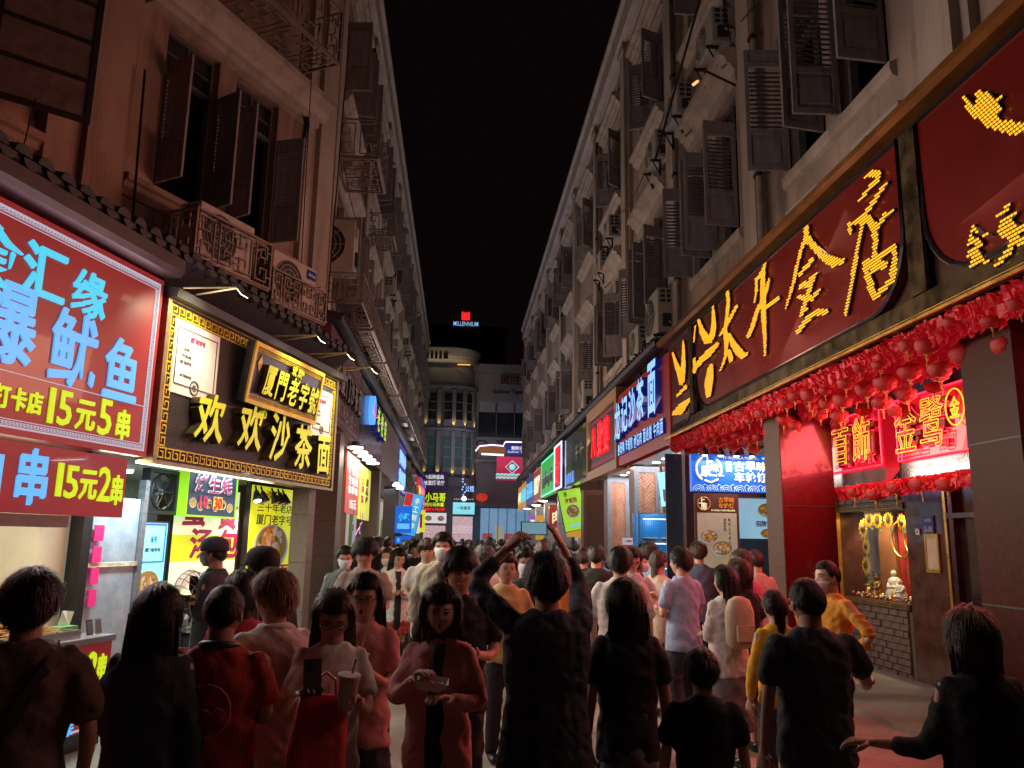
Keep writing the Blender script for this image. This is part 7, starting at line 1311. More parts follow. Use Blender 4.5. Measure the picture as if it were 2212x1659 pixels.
def hand(mb, w, d, palm_n, side, H, curl=.5, spread=.12, detail=True):
    """w wrist, d direction, palm_n palm normal; five jointed fingers"""
    s = H / 1.7; d = d.normalized(); palm_n = (palm_n - d * palm_n.dot(d)).normalized(); x = d.cross(palm_n).normalized() * side
    L = .088 * s; pc = w + d * L * .5
    mb.rings([ell_ring(w + d * L * t, x, palm_n, a * s, b * s, 10, .8) for t, a, b in ((-.2, .024, .017), (.1, .028, .017), (.5, .04, .0155), (.85, .042, .014), (1.02, .038, .011))])
    if not detail: return
    for k, (ox, fl) in enumerate(((-.031, .062), (-.0105, .076), (.0105, .082), (.031, .074))):
        b = w + d * L * .9 + x * ox * s; dd = (d + x * (ox / .031) * spread).normalized(); P = [b]; fr_ = [.0092, .0088, .0078, .0065]
        for j, seg_ in enumerate((.45, .3, .25)):
            a = curl * (.5, 1.0, .8)[j]; dd = (dd * math.cos(a) + palm_n * math.sin(a)).normalized(); P.append(P[-1] + dd * fl * seg_ * s)
        mb.tube([b - d * .01 * s] + P[1:] + [P[-1] + dd * .004 * s], [fr_[0] * s, fr_[1] * s, fr_[2] * s, fr_[3] * s, .003 * s], 7)
    b = w + d * .02 * s + x * .03 * s; d1 = (x * .75 + d * .6 + palm_n * .35).normalized(); d2 = (d * .85 + x * .15 + palm_n * .5 * (.5 + curl)).normalized()
    mb.tube([b - x * .012 * s, b + d1 * .028 * s, b + d1 * .028 * s + d2 * .03 * s, b + d1 * .028 * s + d2 * .052 * s], [.015 * s, .0115 * s, .0098 * s, .005 * s], 7)
def hair_mesh(mb, H, M, style, seed=0, n_str=300):
    h = .139 * H; rg_ = random.Random(seed + 5); u, v = 60, 26
    th = {'short': .1, 'buzz': .055, 'fluffy': .15, 'crop': .15, 'long': .12, 'bob': .15, 'tied': .07, 'cap': .05, 'fringe': .15}[style]
    lo_side = {'short': -.06, 'buzz': .0, 'fluffy': -.12, 'crop': -.08, 'long': -.3, 'bob': -.42, 'tied': -.05, 'fringe': -.1, 'cap': -.05}[style]
    lo_back = {'short': -.3, 'buzz': -.24, 'fluffy': -.36, 'crop': -.32, 'long': -.48, 'bob': -.45, 'tied': -.3, 'fringe': -.34, 'cap': -.25}[style]
    hl = {'short': .27, 'buzz': .29, 'fluffy': .14, 'crop': .2, 'long': .27, 'bob': .26, 'tied': .28, 'fringe': .1, 'cap': .3}[style]
    rings = []; P = {}
    for i in range(v + 1):
        t = i / v; ring = []
        for k in range(u):
            a = 2 * math.pi * k / u; fr = math.cos(a)  # 1 front
            fo = .4 if style in ('long', 'bob', 'tied') else .6
            if fr > fo: low = hl + .03 * math.sin(k * 2.1 + seed) 
            elif fr > 0: low = lo_side + (hl - lo_side) * (fr / fo) ** 2.4
            else: low = lo_side + (lo_back - lo_side) * (-fr)
            z = .5 - (.5 - low) * (1 - math.cos(t * math.pi / 2 * 1.0)) / 1.0 if False else .5 * math.cos(t * math.acos(max(-1, min(1, low / .5))))
            r = math.sqrt(max(0, 1 - (z / .5) ** 2)); thick = th * min(1, (1 - t) * 5 + .12) * (1 + .28 * n3((k * .8, i * .35, seed)) + (.12 if z > .2 and style != 'buzz' else 0))
            thick += (.009 * math.sin(k * 5.3 + seed) + .008 * math.sin(k * 2.9 + i * .25)) * (1 if style != 'buzz' else .3)
            wx, wy = .335 + thick, (.41 if fr < 0 else .385) + thick
            if z < -.05 and style not in ('long', 'bob'): wx *= 1 - .1 * (-.05 - z) / .45
            ring.append(M @ Vector((r * math.sin(a) * wx * h, -r * math.cos(a) * wy * h, (z * (1 + thick * 1.5) + thick * .2) * h)))
        rings.append(ring)
    mb.rings(rings)
    if style in ('long', 'bob', 'tied'):
        ln = {'long': 3.1 if seed % 3 else 2.5, 'bob': 1.05, 'tied': 1.9}[style]; rr = []
        for j in range(16):
            t = j / 15; z = .1 - t * ln; wx = (.4 if style != 'tied' else .13) * (1 + .16 * math.sin(t * 2.6)) * (1 - .35 * max(0, t - .75) / .25 * (1 if style != 'bob' else .2)); wy = .22 * (1 - .3 * t) if style != 'tied' else .12
            if style == 'bob': wx = .43 - .03 * t; wy = .3
            cy_ = (.25 if style != 'bob' else .1) + (.12 * t if style != 'bob' else 0) + (.06 if style == 'tied' else 0)
            rr.append([M @ Vector((math.sin(6.283 * k / 36) * wx * (1 + .09 * math.sin(k * 4.7 + seed) + .06 * n3((k * .7, t * 3, seed))) * h, (cy_ + -math.cos(6.283 * k / 36) * wy * (1 + .08 * math.sin(k * 5.1 + seed))) * h, (z - .05 * abs(n3((k * .9, seed, 1)))) * h)) for k in range(36)])
        if style == 'bob': rr = [[p if (M.inverted() @ p).y > -.13 * h or True else p for p in r] for r in rr]
        mb.rings(rr)
    # loose locks
    for _ in range(n_str):
        k = rg_.randrange(u); i = rg_.randrange(4, v + 1); p0 = rings[max(0, i - 4)][k]; p1 = rings[i][k]; d = (p1 - p0); 
        if d.length < 1e-5: continue
        out = ((p1 - M.translation).normalized()) * h * rg_.uniform(.0, .055 if style != 'buzz' else .02); L = h * rg_.uniform(.04, .2) * (0.4 if style == 'buzz' else 1)
        p2 = p1 + d.normalized() * L + out; sd = d.cross(p1 - M.translation); 
        if sd.length < 1e-9: continue
        sd = sd.normalized() * h * (.014 if n_str < 1000 else .008); mb.add([p0 + out * .3 - sd, p0 + out * .3 + sd, p1 + out + sd * .8, p1 + out - sd * .8, p2], [(0, 1, 2, 3), (3, 2, 4)])
    if style in ('long', 'bob', 'tied'):
        for _ in range(n_str // 2):
            k = rg_.randrange(36); j = rg_.randrange(0, 13); A = rr[j][k]; B = rr[min(15, j + 3)][k]; o_ = (A - M @ Vector((0, .2 * h, (.1 - j / 15 * ln) * h))) ; o_ = o_.normalized() * h * rg_.uniform(.01, .05) if o_.length > 0 else o_; sd = Vector((h * .012, 0, 0)); mb.add([A + o_ * .5 - sd, A + o_ * .5 + sd, B + o_ + Vector((0, 0, -h * .1))], [(0, 1, 2)])
def person(label, x, y, H, face, top=(CW, 'tee'), bottom=(CB, 'trousers'), hair=(HAIR, 'short'), arms=('down', 'down'), nod=0, turn=0, lean=0, stance='stand', skin=SKIN, detail=2, fat=1, mask=None, glasses=False, eyes=True, mouth='closed', strap=None, shoes=CSB, group=None, seed=None, extras=(), z=0, name='person', jacket=None, curl=(.5, .5), cap=None, collar=None):
    seed = seed if seed is not None else int(abs(x * 37 + y * 91)) % 97; s = H; t = thing(name, label, 'person', (x, y, z), R(face), group); V = Vector
    TL = Matrix.Rotation(R(lean), 4, 'X')  # lean forward = +
    def tz(p): p = V(p) - V((0, 0, .52 * s)); return (TL @ p) + V((0, 0, .52 * s))
    seg = 20 if detail == 2 else 14 if detail == 1 else 9
    vox = .0125 if detail == 2 else .019
    female = bottom[1] in ('skirt', 'dress') or hair[1] in ('long', 'bob', 'tied'); sw = (.096 if female else .111) * fat
    sh = [tz((sd * sw * s, .005 * s, .805 * s)) for sd in (-1, 1)]
    # arms: index 0 = viewer's left when facing viewer is local -x
    J = []
    for i, sd in enumerate((-1, 1)):
        a = ARMS[arms[i]] if isinstance(arms[i], str) else arms[i]; u = V((a[0][0] * sd, a[0][1], a[0][2])).normalized(); f = V((a[1][0] * sd, a[1][1], a[1][2])).normalized(); e = sh[i] + u * .172 * s; w = e + f * .148 * s; J.append((sh[i], e, w, f))
    hip = [V((sd * .05 * s * fat, 0, .5 * s)) for sd in (-1, 1)]
    if stance == 'walk': ft = [V((-.05 * s, -.12 * s, .04 * s)), V((.05 * s, .16 * s, .075 * s))]
    elif stance == 'walk2': ft = [V((-.05 * s, .15 * s, .07 * s)), V((.05 * s, -.12 * s, .04 * s))]
    else: ft = [V((-.06 * s, -.01 * s, .04 * s)), V((.062 * s, .015 * s, .04 * s))]
    kn = [(hip[i] + ft[i]) / 2 + V((0, -.03 * s, 0.01 * s)) for i in (0, 1)]
    HM = Matrix.Translation(tz((0, -.012 * s, .918 * s))) @ Matrix.Rotation(R(turn), 4, 'Z') @ Matrix.Rotation(R(nod + lean * .5), 4, 'X')
    # --- body
    m = MB(); tx = V((1, 0, 0)); ty = V((0, 1, 0)); k = fat
    m.rings([ell_ring(tz((0, yo * s, z_ * s)), tx, ty, a * s * k, b * s * k, seg) for z_, a, b, yo in ((.46, .07, .05, 0), (.52, .088, .062, .005), (.6, .074, .052, 0), (.7, .08, .052, 0), (.78, .076, .046, 0), (.815, .05, .036, .004))])
    m.rings([ell_ring(tz((0, yo * s, z_ * s)), tx, ty, a * s, a * s * 1.05, seg) for z_, a, yo in ((.79, .042, .006), (.83, .036, .006), (.86, .034, .002), (.9, .035, -.002))])
    for i in (0, 1):
        S, E, W, f = J[i]; limb(m, [S, E, W], [.0175 * s * k, .0205 * s, .0145 * s], max(8, seg - 6))
        if bottom[1] != 'trousers' and detail: limb(m, [hip[i], kn[i], ft[i] + V((0, 0, .01 * s))], [.048 * s, .031 * s, .018 * s], max(8, seg - 6))
    o = m.build('body', skin, t, smooth=True)
    if detail: finish(o, vox, 3)
    m = MB(); head_mesh(m, H, HM, seed, 1 if female else 1.35, *((40, 32) if detail == 2 else (26, 20) if detail == 1 else (14, 10)))
    for i in (0, 1):
        S, E, W, f = J[i]; pn = V((-(-1, 1)[i] * .6, -.3, .1)) if abs(f.z) > .6 else V((0, -.15, 1 if arms[i] in ('hold', 'eat', 'low', 'reach', 'wave') else -1)); 
        if arms[i] in ('up', 'upr'): pn = V((-(-1, 1)[i] * .9, -.55, 0))
        hand(m, W, f, pn, (-1, 1)[i] * (1 if pn.z <= .5 else -1), H, curl[i], .16 if detail == 2 else .1, detail > 0)
    hm = m.mesh('h', skin, True); bm = bmesh.new(); bm.from_mesh(o.data); bm.from_mesh(hm); bm.to_mesh(o.data); bm.free(); bpy.data.meshes.remove(hm); o.data.polygons.foreach_set('use_smooth', [True] * len(o.data.polygons)); o.data.update()
    # --- hair
    m = MB(); 
    if hair[1] != 'bald': hair_mesh(m, H, HM, hair[1], seed, 2600 if detail == 2 else 300 if detail == 1 else 20); m.build('hair', hair[0], t, smooth=detail < 2 or True)
    h = .139 * H
    facing = math.cos(R(face + turn)) > -.45
    if eyes and facing and detail:
        for sd in (-1, 1):
            q = MB(); q.ball(HM @ V((sd * .145 * h, -.335 * h, .02 * h)), .05 * h, .03 * h, .024 * h, 8, 6); q.build('eye', EYEW, t, smooth=True); q = MB(); q.ball(HM @ V((sd * .145 * h, -.357 * h, .02 * h)), .024 * h, .014 * h, .024 * h, 8, 6); q.build('iris', EYEB, t, smooth=True)
            q = MB(); q.tube([HM @ V((sd * .07 * h, -.385 * h, .1 * h)), HM @ V((sd * .15 * h, -.392 * h, .125 * h)), HM @ V((sd * .24 * h, -.345 * h, .1 * h))], .013 * h, 5); q.build('eyebrow', hair[0], t, smooth=True)
            q = MB(); q.tube([HM @ V((sd * .09 * h, -.365 * h, .035 * h)), HM @ V((sd * .145 * h, -.378 * h, .05 * h)), HM @ V((sd * .205 * h, -.35 * h, .035 * h))], .007 * h, 4); q.build('eyelid', EYEB, t, smooth=True)
        if not mask:
            if mouth == 'open': q = MB(); q.ball(HM @ V((0, -.4 * h, -.25 * h)), .06 * h, .03 * h, .06 * h, 10, 7); q.build('mouth', MOUTHD, t, smooth=True)
            ww = .075 if mouth != 'open' else .07
            for dz in ((.008, -.018) if mouth != 'open' else (.055, -.06)): q = MB(); q.tube([HM @ V((-ww * h, -.382 * h, (-.245 + dz * .2) * h)), HM @ V((0, -.428 * h, (-.24 + dz) * h)), HM @ V((ww * h, -.382 * h, (-.245 + dz * .2) * h))], [.008 * h, .017 * h, .008 * h], 6); q.build('lip', LIP, t, smooth=True)
    if mask:
        q = MB(); chin = mask[1] if isinstance(mask, tuple) else 0; mm = mask[0] if isinstance(mask, tuple) else mask; rr = []
        for zz in (.02, -.08, -.18, -.28, -.38, -.44):
            z_ = zz - chin; w_ = .335 * math.sqrt(max(.05, 1 - (z_ / .52) ** 2)); rr.append([HM @ V((math.sin(a) * w_ * h * 1.03, (-math.cos(a) * (.45 + (.06 if -.3 < zz < 0 else 0)) * (1 - .12 * abs(a))) * h * math.sqrt(max(.2, 1 - (z_ / .75) ** 2)), z_ * h)) for a in np.linspace(-1.15, 1.15, 11)])
        n_ = len(rr[0]); q.add([p for r_ in rr for p in r_], [(i * n_ + j, i * n_ + j + 1, (i + 1) * n_ + j + 1, (i + 1) * n_ + j) for i in range(len(rr) - 1) for j in range(n_ - 1)]); oo = q.build('face_mask', mm, t, smooth=True); md = oo.modifiers.new('s', 'SOLIDIFY'); md.thickness = .003
        for sd in (-1, 1): q = MB(); q.tube([HM @ V((sd * .3 * h, -.2 * h, (-.05 - chin) * h)), HM @ V((sd * .36 * h, .02 * h, 0))], .006 * h, 4); q.build('ear_loop', mm, t)
    if glasses:
        q = MB()
        for sd in (-1, 1): q.tube([HM @ V((sd * .155 * h + .1 * h * math.cos(a), -.41 * h, .02 * h + .075 * h * math.sin(a))) for a in np.linspace(0, 6.283, 16)], .009 * h, 5); q.tube([HM @ V((sd * .255 * h, -.4 * h, .03 * h)), HM @ V((sd * .35 * h, .0, .03 * h))], .008 * h, 4)
        q.tube([HM @ V((-.06 * h, -.42 * h, .03 * h)), HM @ V((.06 * h, -.42 * h, .03 * h))], .008 * h, 4); q.build('glasses', M_black, t)
    if cap:
        q = MB(); q.rings([ell_ring(HM @ V((0, .02 * h, z_ * h)), V((HM[0][0], HM[1][0], HM[2][0])), V((HM[0][1], HM[1][1], HM[2][1])), a * h, a * h * 1.16, 20) for z_, a in ((.1, .43), (.22, .44), (.4, .42), (.54, .33), (.62, .18), (.64, .02))]); q.add([HM @ V((a * .33 * h, (-.46 - .34 * math.cos(a * 1.3)) * h, (.13 - .05 * math.cos(a * 1.3)) * h)) for a in np.linspace(-1.1, 1.1, 9)] + [HM @ V((a * .33 * h, -.36 * math.cos(a * .8) * h, .14 * h)) for a in np.linspace(1.1, -1.1, 9)], [tuple(range(18))]); q.build('cap', cap, t, smooth=True)
    # --- top
    tm, tk = top; m = MB(); g = 1.0 if tk not in ('loose', 'jacket', 'shirt') else 1.1; hemz = {'tee': .46, 'sweater': .485, 'loose': .42, 'shirt': .44, 'jacket': .45, 'crop': .53, 'dress': .5, 'tank': .5, 'vest': .44, 'longjacket': .38}[tk]
    g *= {'longjacket': 1.12}.get(tk, 1)
    prof_ = [(hemz, .108, .078, .004), (.54, .104, .074, .004), (.61, .096, .068, .0), (.7, .105, .07, .0), (.765, .106, .066, .002), (.795, .1, .057, .006), (.818, .082, .048, .007), (.836, .056, .042, .007), (.848, .043, .038, .006)]
    if tk in ('loose', 'longjacket'): prof_[0] = (hemz, .122, .086, .004)
    m.rings([ell_ring(tz((0, yo * s, z_ * s)), tx, ty, a * s * k * g * (.93 if female else 1), b * s * k * g, seg + 8, .92) for z_, a, b, yo in prof_])
    sl = {'tee': .62, 'sweater': 1.85, 'loose': .75, 'shirt': 1.75, 'jacket': 1.85, 'crop': .6, 'dress': .0, 'tank': 0, 'vest': 0, 'longjacket': 1.6}[tk]; q_ = {'tee': .032, 'sweater': .031, 'loose': .035, 'shirt': .032, 'jacket': .034, 'longjacket': .035}.get(tk, .031)
    if sl:
        for i in (0, 1):
            S, E, W, f = J[i]; 
            if sl <= 1: limb(m, [S + V((-(-1, 1)[i] * .02 * s, 0, 0)), S.lerp(E, .35), S.lerp(E, sl)], [q_ * s * k * .98, q_ * s * k, q_ * s * k * (1.08 if tk == 'tee' else 1.2)], seg - 4)
            else: limb(m, [S + V((-(-1, 1)[i] * .02 * s, 0, 0)), E, E.lerp(W, sl - 1)], [q_ * s * k * .96, q_ * s * .92, q_ * s * .68], seg - 4)
    else:
        for i in (0, 1): S = J[i][0]; m.ball(S + V((-(-1, 1)[i] * .02 * s, 0, -.005 * s)), .03 * s, .035 * s, .028 * s, 10, 6)
    o = m.build({'sweater': 'sweater', 'jacket': 'jacket', 'shirt': 'shirt', 'dress': 'dress_top', 'vest': 'vest', 'longjacket': 'jacket'}.get(tk, 'tee_shirt'), tm, t, smooth=True)
    if detail: finish(o, vox, 3, .0038 * s if detail == 2 else .0028 * s, seed, 13)
    if jacket:   # open front: a panel of the shirt underneath
        q = MB(); q.rings([ell_ring(tz((0, -.022 * s, z_ * s)), tx, ty, a * s, b * s, 14) for z_, a, b in ((.4, .045, .075), (.6, .04, .07), (.72, .036, .066), (.8, .03, .052), (.83, .03, .035))]); q.build('undershirt', jacket, t, smooth=True)
    if collar: q = MB(); q.tube([tz(((.046 * math.cos(a)) * s, (.004 + .042 * math.sin(a)) * s, (.836 + .008 * math.sin(a)) * s)) for a in np.linspace(0, 6.283, 20)], .011 * s, 8); q.build('collar', collar, t, smooth=True)
    # --- bottom
    bm_, bk = bottom; m = MB()
    if bk in ('trousers', 'wide', 'shorts'):
        wd = 1.25 if bk == 'wide' else 1
        m.rings([ell_ring(V((0, .003 * s, z_ * s)), tx, ty, a * s * k, b * s * k, seg) for z_, a, b in ((.44, .08, .06), (.5, .094, .068), (.54, .088, .064), (.57, .078, .056))])
        for i in (0, 1):
            F = ft[i] if bk != 'shorts' else kn[i]; limb(m, [hip[i], kn[i], F + V((0, 0, .0))], [.053 * s * k, .043 * s * wd, .034 * s * wd], seg - 2)
        o = m.build('trousers', bm_, t, smooth=True)
    else:
        lo = {'skirt': .1, 'mini': .37, 'dress': .2, 'midi': .2}[bk]; 
        m.rings([ell_ring(V((0, .005 * s, z_ * s)), tx, ty, a * s * (1 + .05 * 0), b * s, seg + 10) for z_, a, b in ((lo, .135 if bk != 'mini' else .13, .11), ((lo + .5) / 2, .114, .092), (.5, .097, .072), (.57, .082, .06), (.61, .086, .062))]); o = m.build('skirt', bm_, t, smooth=True)
    if detail: finish(o, vox * 1.1, 3, .005 * s if detail == 2 else .003 * s, seed + 3, 11)
    for i in (0, 1):
        F = ft[i]; q = MB(); q.rings([ell_ring(F + V((0, yy * s, -.018 * s + (.012 * s if yy > .0 else 0))), V((1, 0, 0)), V((0, 0, 1)), a * s, b * s, 10) for yy, a, b in ((.04, .014, .015), (.025, .024, .026), (-.02, .026, .024), (-.07, .029, .018), (-.105, .022, .012))]); q.build('shoe', shoes, t, smooth=True)
        if 'boots' in extras: q = MB(); limb(q, [kn[i] + V((0, 0, -.01 * s)), ft[i]], [.036 * s, .024 * s], 12); q.build('boot', CSB, t, smooth=True)
    if strap:
        a, b = (1, -1) if strap[1] > 0 else (-1, 1); sd = strap[1]
        P = [tz((sd * .07 * s, 0, .83 * s)), tz((sd * .055 * s, .075 * s * k, .79 * s)), tz((0, .088 * s * k, .68 * s)), tz((-sd * .075 * s, .068 * s * k, .57 * s)), tz((-sd * .115 * s * k, 0, .52 * s)), tz((-sd * .06 * s, -.085 * s * k, .6 * s)), tz((sd * .03 * s, -.085 * s * k, .74 * s)), tz((sd * .06 * s, -.05 * s, .81 * s)), tz((sd * .07 * s, 0, .83 * s))]
        q = MB(); Q = []
        for i in range(len(P) - 1): 
            for u_ in (0, .5): Q.append(P[i].lerp(P[i + 1], u_))
        Q.append(P[-1]); up_ = V((0, 0, 1)); 
        for i in range(len(Q) - 1):
            d = (Q[i + 1] - Q[i]); c_ = (Q[i] + Q[i + 1]) / 2 - tz((0, 0, (.68) * s)); n_ = V((Q[i].x, Q[i].y, 0)).normalized() if V((Q[i].x, Q[i].y, 0)).length > .01 else V((0, 1, 0)); w_ = d.cross(n_).normalized() * .014 * s
            q.add([Q[i] - w_, Q[i] + w_, Q[i + 1] + w_, Q[i + 1] - w_], [(0, 1, 2, 3)])
        oo = q.build('shoulder_strap', strap[0], t); md = oo.modifiers.new('s', 'SOLIDIFY'); md.thickness = .006
    Wd = Matrix.Translation(V((x, y, z))) @ Matrix.Rotation(R(face), 4, 'Z')
    return dict(root=t, wr=[Wd @ j[2] for j in J], hd=[Wd.to_3x3() @ j[3] for j in J], head=Wd @ HM, M=Wd, H=H)
def held(name, label, cat, mb_parts, p, rot=(0, 0, 0)):
    t = thing(name, label, cat, p); t.rotation_euler = rot
    for nm, mb, mm in mb_parts: mb.build(nm, mm, t, smooth=nm in ('cup', 'liquid', 'bowl', 'bag', 'food'))
    return t
# ================================================================== the cast, nearest first
A = {}
A['boy'] = person('young man with fluffy dark hair and brown shirt at the bottom left corner', -1.6, 3.25, 1.60, 200, (CBR, 'loose'), (CB, 'trousers'), (HAIR, 'fluffy'), ('pocket', 'hold'), turn=-14, strap=(LEATH2, -1), skin=SKIN2)
A['girl'] = person('woman with very long straight dark hair and dark slate top, back to us', -1.22, 3.5, 1.54, 176, (CTE, 'longjacket'), (CTE, 'skirt'), (HAIR, 'long'), ('down', 'hold'), turn=8, seed=4)
A['red'] = person('man in a brick red shirt with black collar and short hair, back to us', -.98, 3.6, 1.55, 178, (CRED, 'tee'), (CRED, 'trousers'), (HAIR, 'buzz'), ('hold', 'hold'), collar=LEATH2, fat=1.08, skin=SKIN2)
q = MB(); q.tube([(.1 * math.cos(a), .126, 1.06 + .1 * math.sin(a)) for a in np.linspace(0, 6.283, 24)], .005, 5); q.tube([(-.07 + .023 * k, .127, 1.06 + .012 * math.sin(k * 2.2)) for k in range(7)], .006, 5); q.build('back_print', cloth('faded_print', (.5, .16, .12)), A['red']['root'])
A['blond'] = person('short bleached haired woman in white blouse and cream trousers looking left', -.86, 4.05, 1.58, -140, (CW, 'loose'), (CCR, 'wide'), (HAIRB, 'crop'), ('hold', 'hold'), turn=22, shoes=CSH, collar=CW)
A['red2'] = person('dark haired person in a crimson top between the red shirt and white blouse', -1.18, 4.7, 1.55, -150, (cloth('crimson', (.3, .02, .04)), 'tee'), (CB, 'trousers'), (HAIR, 'bob'), ('hold', 'down'), detail=1)
A['cap'] = person('capped man in a blue face mask and dark jacket facing left by the fan', -2.1, 7.35, 1.73, -95, (CN, 'jacket'), (CB, 'trousers'), (HAIR, 'cap'), ('hold', 'hold'), mask=MASKB, cap=CN, detail=1, jacket=CLB)
A['bcap'] = person('tall man in black cap and black jacket beside the yellow noodle poster', -1.22, 5.3, 1.68, -150, (CB, 'longjacket'), (CB, 'trousers'), (HAIR, 'cap'), ('hold', 'down'), cap=CB, turn=20)
A['cup'] = person('girl in glasses and white tee looking down at her phone with a bubble tea', -.56, 3.9, 1.51, 14, (CW, 'tee'), (CN, 'skirt'), (HAIRD, 'long'), (((.15, -.3, -1), (-.25, -.75, .55)), ((.12, -.35, -1), (-.42, -.85, .45))), nod=24, turn=-6, glasses=True, seed=8, curl=(.9, .8))
A['skew'] = person('girl in glasses with open mouth holding a bowl with two bamboo skewers', -.47, 4.4, 1.56, -8, (CPK, 'tee'), (CN, 'skirt'), (HAIR, 'long'), ('hold', ((.1, -.35, -1), (-.45, -.7, .5))), turn=4, glasses=True, mouth='open', seed=12, curl=(.7, .9))
A['pink'] = person('woman in a pink cardigan over a black dress eating from a paper tray', -.07, 4.1, 1.52, -6, (CPK, 'jacket'), (CB, 'dress'), (HAIRD, 'bob'), (((.3, -.25, -1), (-.62, -.6, .62)), ((.32, -.2, -1), (-.72, -.8, .28))), mouth='open', jacket=CB, turn=6, seed=22, curl=(.8, .6))
A['black'] = person('young man in a black tee standing behind the woman eating', .02, 4.95, 1.69, 4, (CB, 'tee'), (CB, 'trousers'), (HAIR, 'fringe'), ('down', 'hold'), turn=2, curl=(.5, .9))
A['smile'] = person('smiling man in a pale tee looking down before the granite pillar', -.84, 7.6, 1.75, 6, (CKH, 'tee'), (CN, 'trousers'), (HAIR, 'fringe'), ('phone', 'hold'), nod=16)
A['skirt'] = person('girl in white jacket, red plaid skirt and black knee boots', -.74, 10.5, 1.62, 12, (CW, 'jacket'), (CRP, 'mini'), (HAIR, 'long'), ('hold', 'hold'), turn=18, nod=10, extras=('boots',), jacket=CB, stance='walk', seed=7)
A['denim'] = person('tall man in an open khaki jacket and white face mask', -.14, 8.2, 1.81, -4, (CKH, 'jacket'), (CB, 'trousers'), (HAIR, 'short'), ('pocket', 'down'), mask=MASK, jacket=CB)
A['masky'] = person('woman with a mask under her chin and white top by the snack rack', -.95, 11.6, 1.62, -40, (CW, 'tee'), (CB, 'trousers'), (HAIRD, 'tied'), ('hold', 'hold'), mask=(MASK, .1), detail=1, strap=(LEATH2, -1))
A['plaid'] = person('man in a dark plaid jacket raising his phone overhead, back to us', .44, 4.0, 1.68, 180, (CPL, 'longjacket'), (CN, 'trousers'), (HAIR, 'crop'), (((.02, -.75, .5), (-.45, -.2, 1)), ((.5, -.5, .55), (-.95, -.12, 1))), curl=(.85, .85), fat=1.04, seed=3)
A['mask2'] = person('masked man in a black vest facing us behind the raised arms', .62, 7.4, 1.68, 0, (CB, 'vest'), (CB, 'trousers'), (HAIR, 'short'), ('down', 'hold'), mask=MASK, detail=1)
A['cream'] = person('person in a mustard cream tee half hidden by the plaid sleeve', .42, 7.0, 1.64, 10, (cloth('butter', (.55, .4, .16)), 'tee'), (CB, 'trousers'), (HAIR, 'short'), ('hold', 'hold'), detail=1)
A['white'] = person('man in a white tee with a black strap across his back', 1.38, 6.9, 1.71, 172, (CW, 'loose'), (CB, 'trousers'), (HAIR, 'short'), ('down', 'swing'), strap=(LEATH2, -1), stance='walk', shoes=CSH, seed=5)
A['lhair'] = person('woman with long black hair in a black tee and grey skirt, back to us', .86, 4.15, 1.56, 184, (CB, 'tee'), (CGR, 'skirt'), (HAIR, 'long'), ('down', 'down'), seed=7)
A['kid'] = person('child with a dark head and black top in front of the white jacket woman', 1.12, 3.75, 1.28, 176, (CB, 'tee'), (CB, 'trousers'), (HAIR, 'short'), ('down', 'down'), seed=9)
A['glas'] = person('man in glasses and a light grey tee looking down among the queue', 1.75, 8.2, 1.71, 8, (cloth('pale_grey', (.42, .44, .48)), 'tee'), (CN, 'trousers'), (HAIR, 'short'), ('hold', 'phone'), nod=20, glasses=True)
A['blk2'] = person('man in a black tee behind the red menu board, back to us', 1.6, 9.4, 1.72, 170, (CB, 'tee'), (CB, 'trousers'), (HAIR, 'short'), ('down', 'down'), detail=1)
A['oran'] = person('woman in an orange top with long hair, back to us', 1.08, 8.0, 1.6, 182, (COR, 'tee'), (CB, 'trousers'), (HAIR, 'long'), ('down', 'down'), detail=1, seed=2)
A['wjac'] = person('woman in a white jacket with a pale backpack and long black hair', 2.22, 6.7, 1.57, 196, (CW, 'jacket'), (CGR, 'midi'), (HAIR, 'long'), ('cross', 'hold'), turn=26, seed=11)
A['polo'] = person('man in a light blue polo shirt queueing, back half turned', 2.1, 7.6, 1.71, 206, (CLB, 'tee'), (CN, 'trousers'), (HAIR, 'short'), ('hold', 'hold'), turn=18)
A['beig'] = person('woman in a beige shirt and grey trousers queueing at the stall', 2.12, 8.6, 1.68, 130, (CCR, 'shirt'), (CGR, 'wide'), (HAIRD, 'tied'), ('hold', 'hold'), detail=1, shoes=CSB)
A['msk3'] = person('woman in a mask and patterned brown top looking right by the cabinet', 2.15, 9.7, 1.64, 70, (CBR, 'shirt'), (CB, 'skirt'), (HAIRD, 'long'), ('hold', 'hold'), mask=MASK, detail=1)
A['bdre'] = person('woman in a black off shoulder dress with thin bag strap, back to us', 2.52, 7.2, 1.61, 188, (CB, 'crop'), (CB, 'dress'), (HAIRD, 'bob'), ('hold', 'down'), strap=(LEATH2, 1), seed=14)
A['pbob'] = person('woman with a black bob in a plum pink shirt at the blue stall', 2.82, 8.0, 1.69, 176, (CMA, 'shirt'), (CB, 'trousers'), (HAIR, 'bob'), ('hold', 'hold'), detail=1)
A['grn'] = person('man in a pale green tee beside the red granite pillar', 3.22, 8.7, 1.71, 192, (CGT, 'tee'), (CB, 'trousers'), (HAIR, 'buzz'), ('hold', 'hold'), detail=1)
A['yell'] = person('dark haired girl in a mustard top next to the navy tee man', 2.16, 5.5, 1.45, 186, (CYE, 'sweater'), (CN, 'trousers'), (HAIR, 'tied'), ('hold', 'pocket'), seed=17)
A['navy'] = person('man in a dark navy tee with cropped hair, back to us', 1.74, 4.0, 1.60, 182, (CTE, 'tee'), (CB, 'trousers'), (HAIR, 'buzz'), ('reach', 'down'), fat=1.1, skin=SKIN2, seed=19)
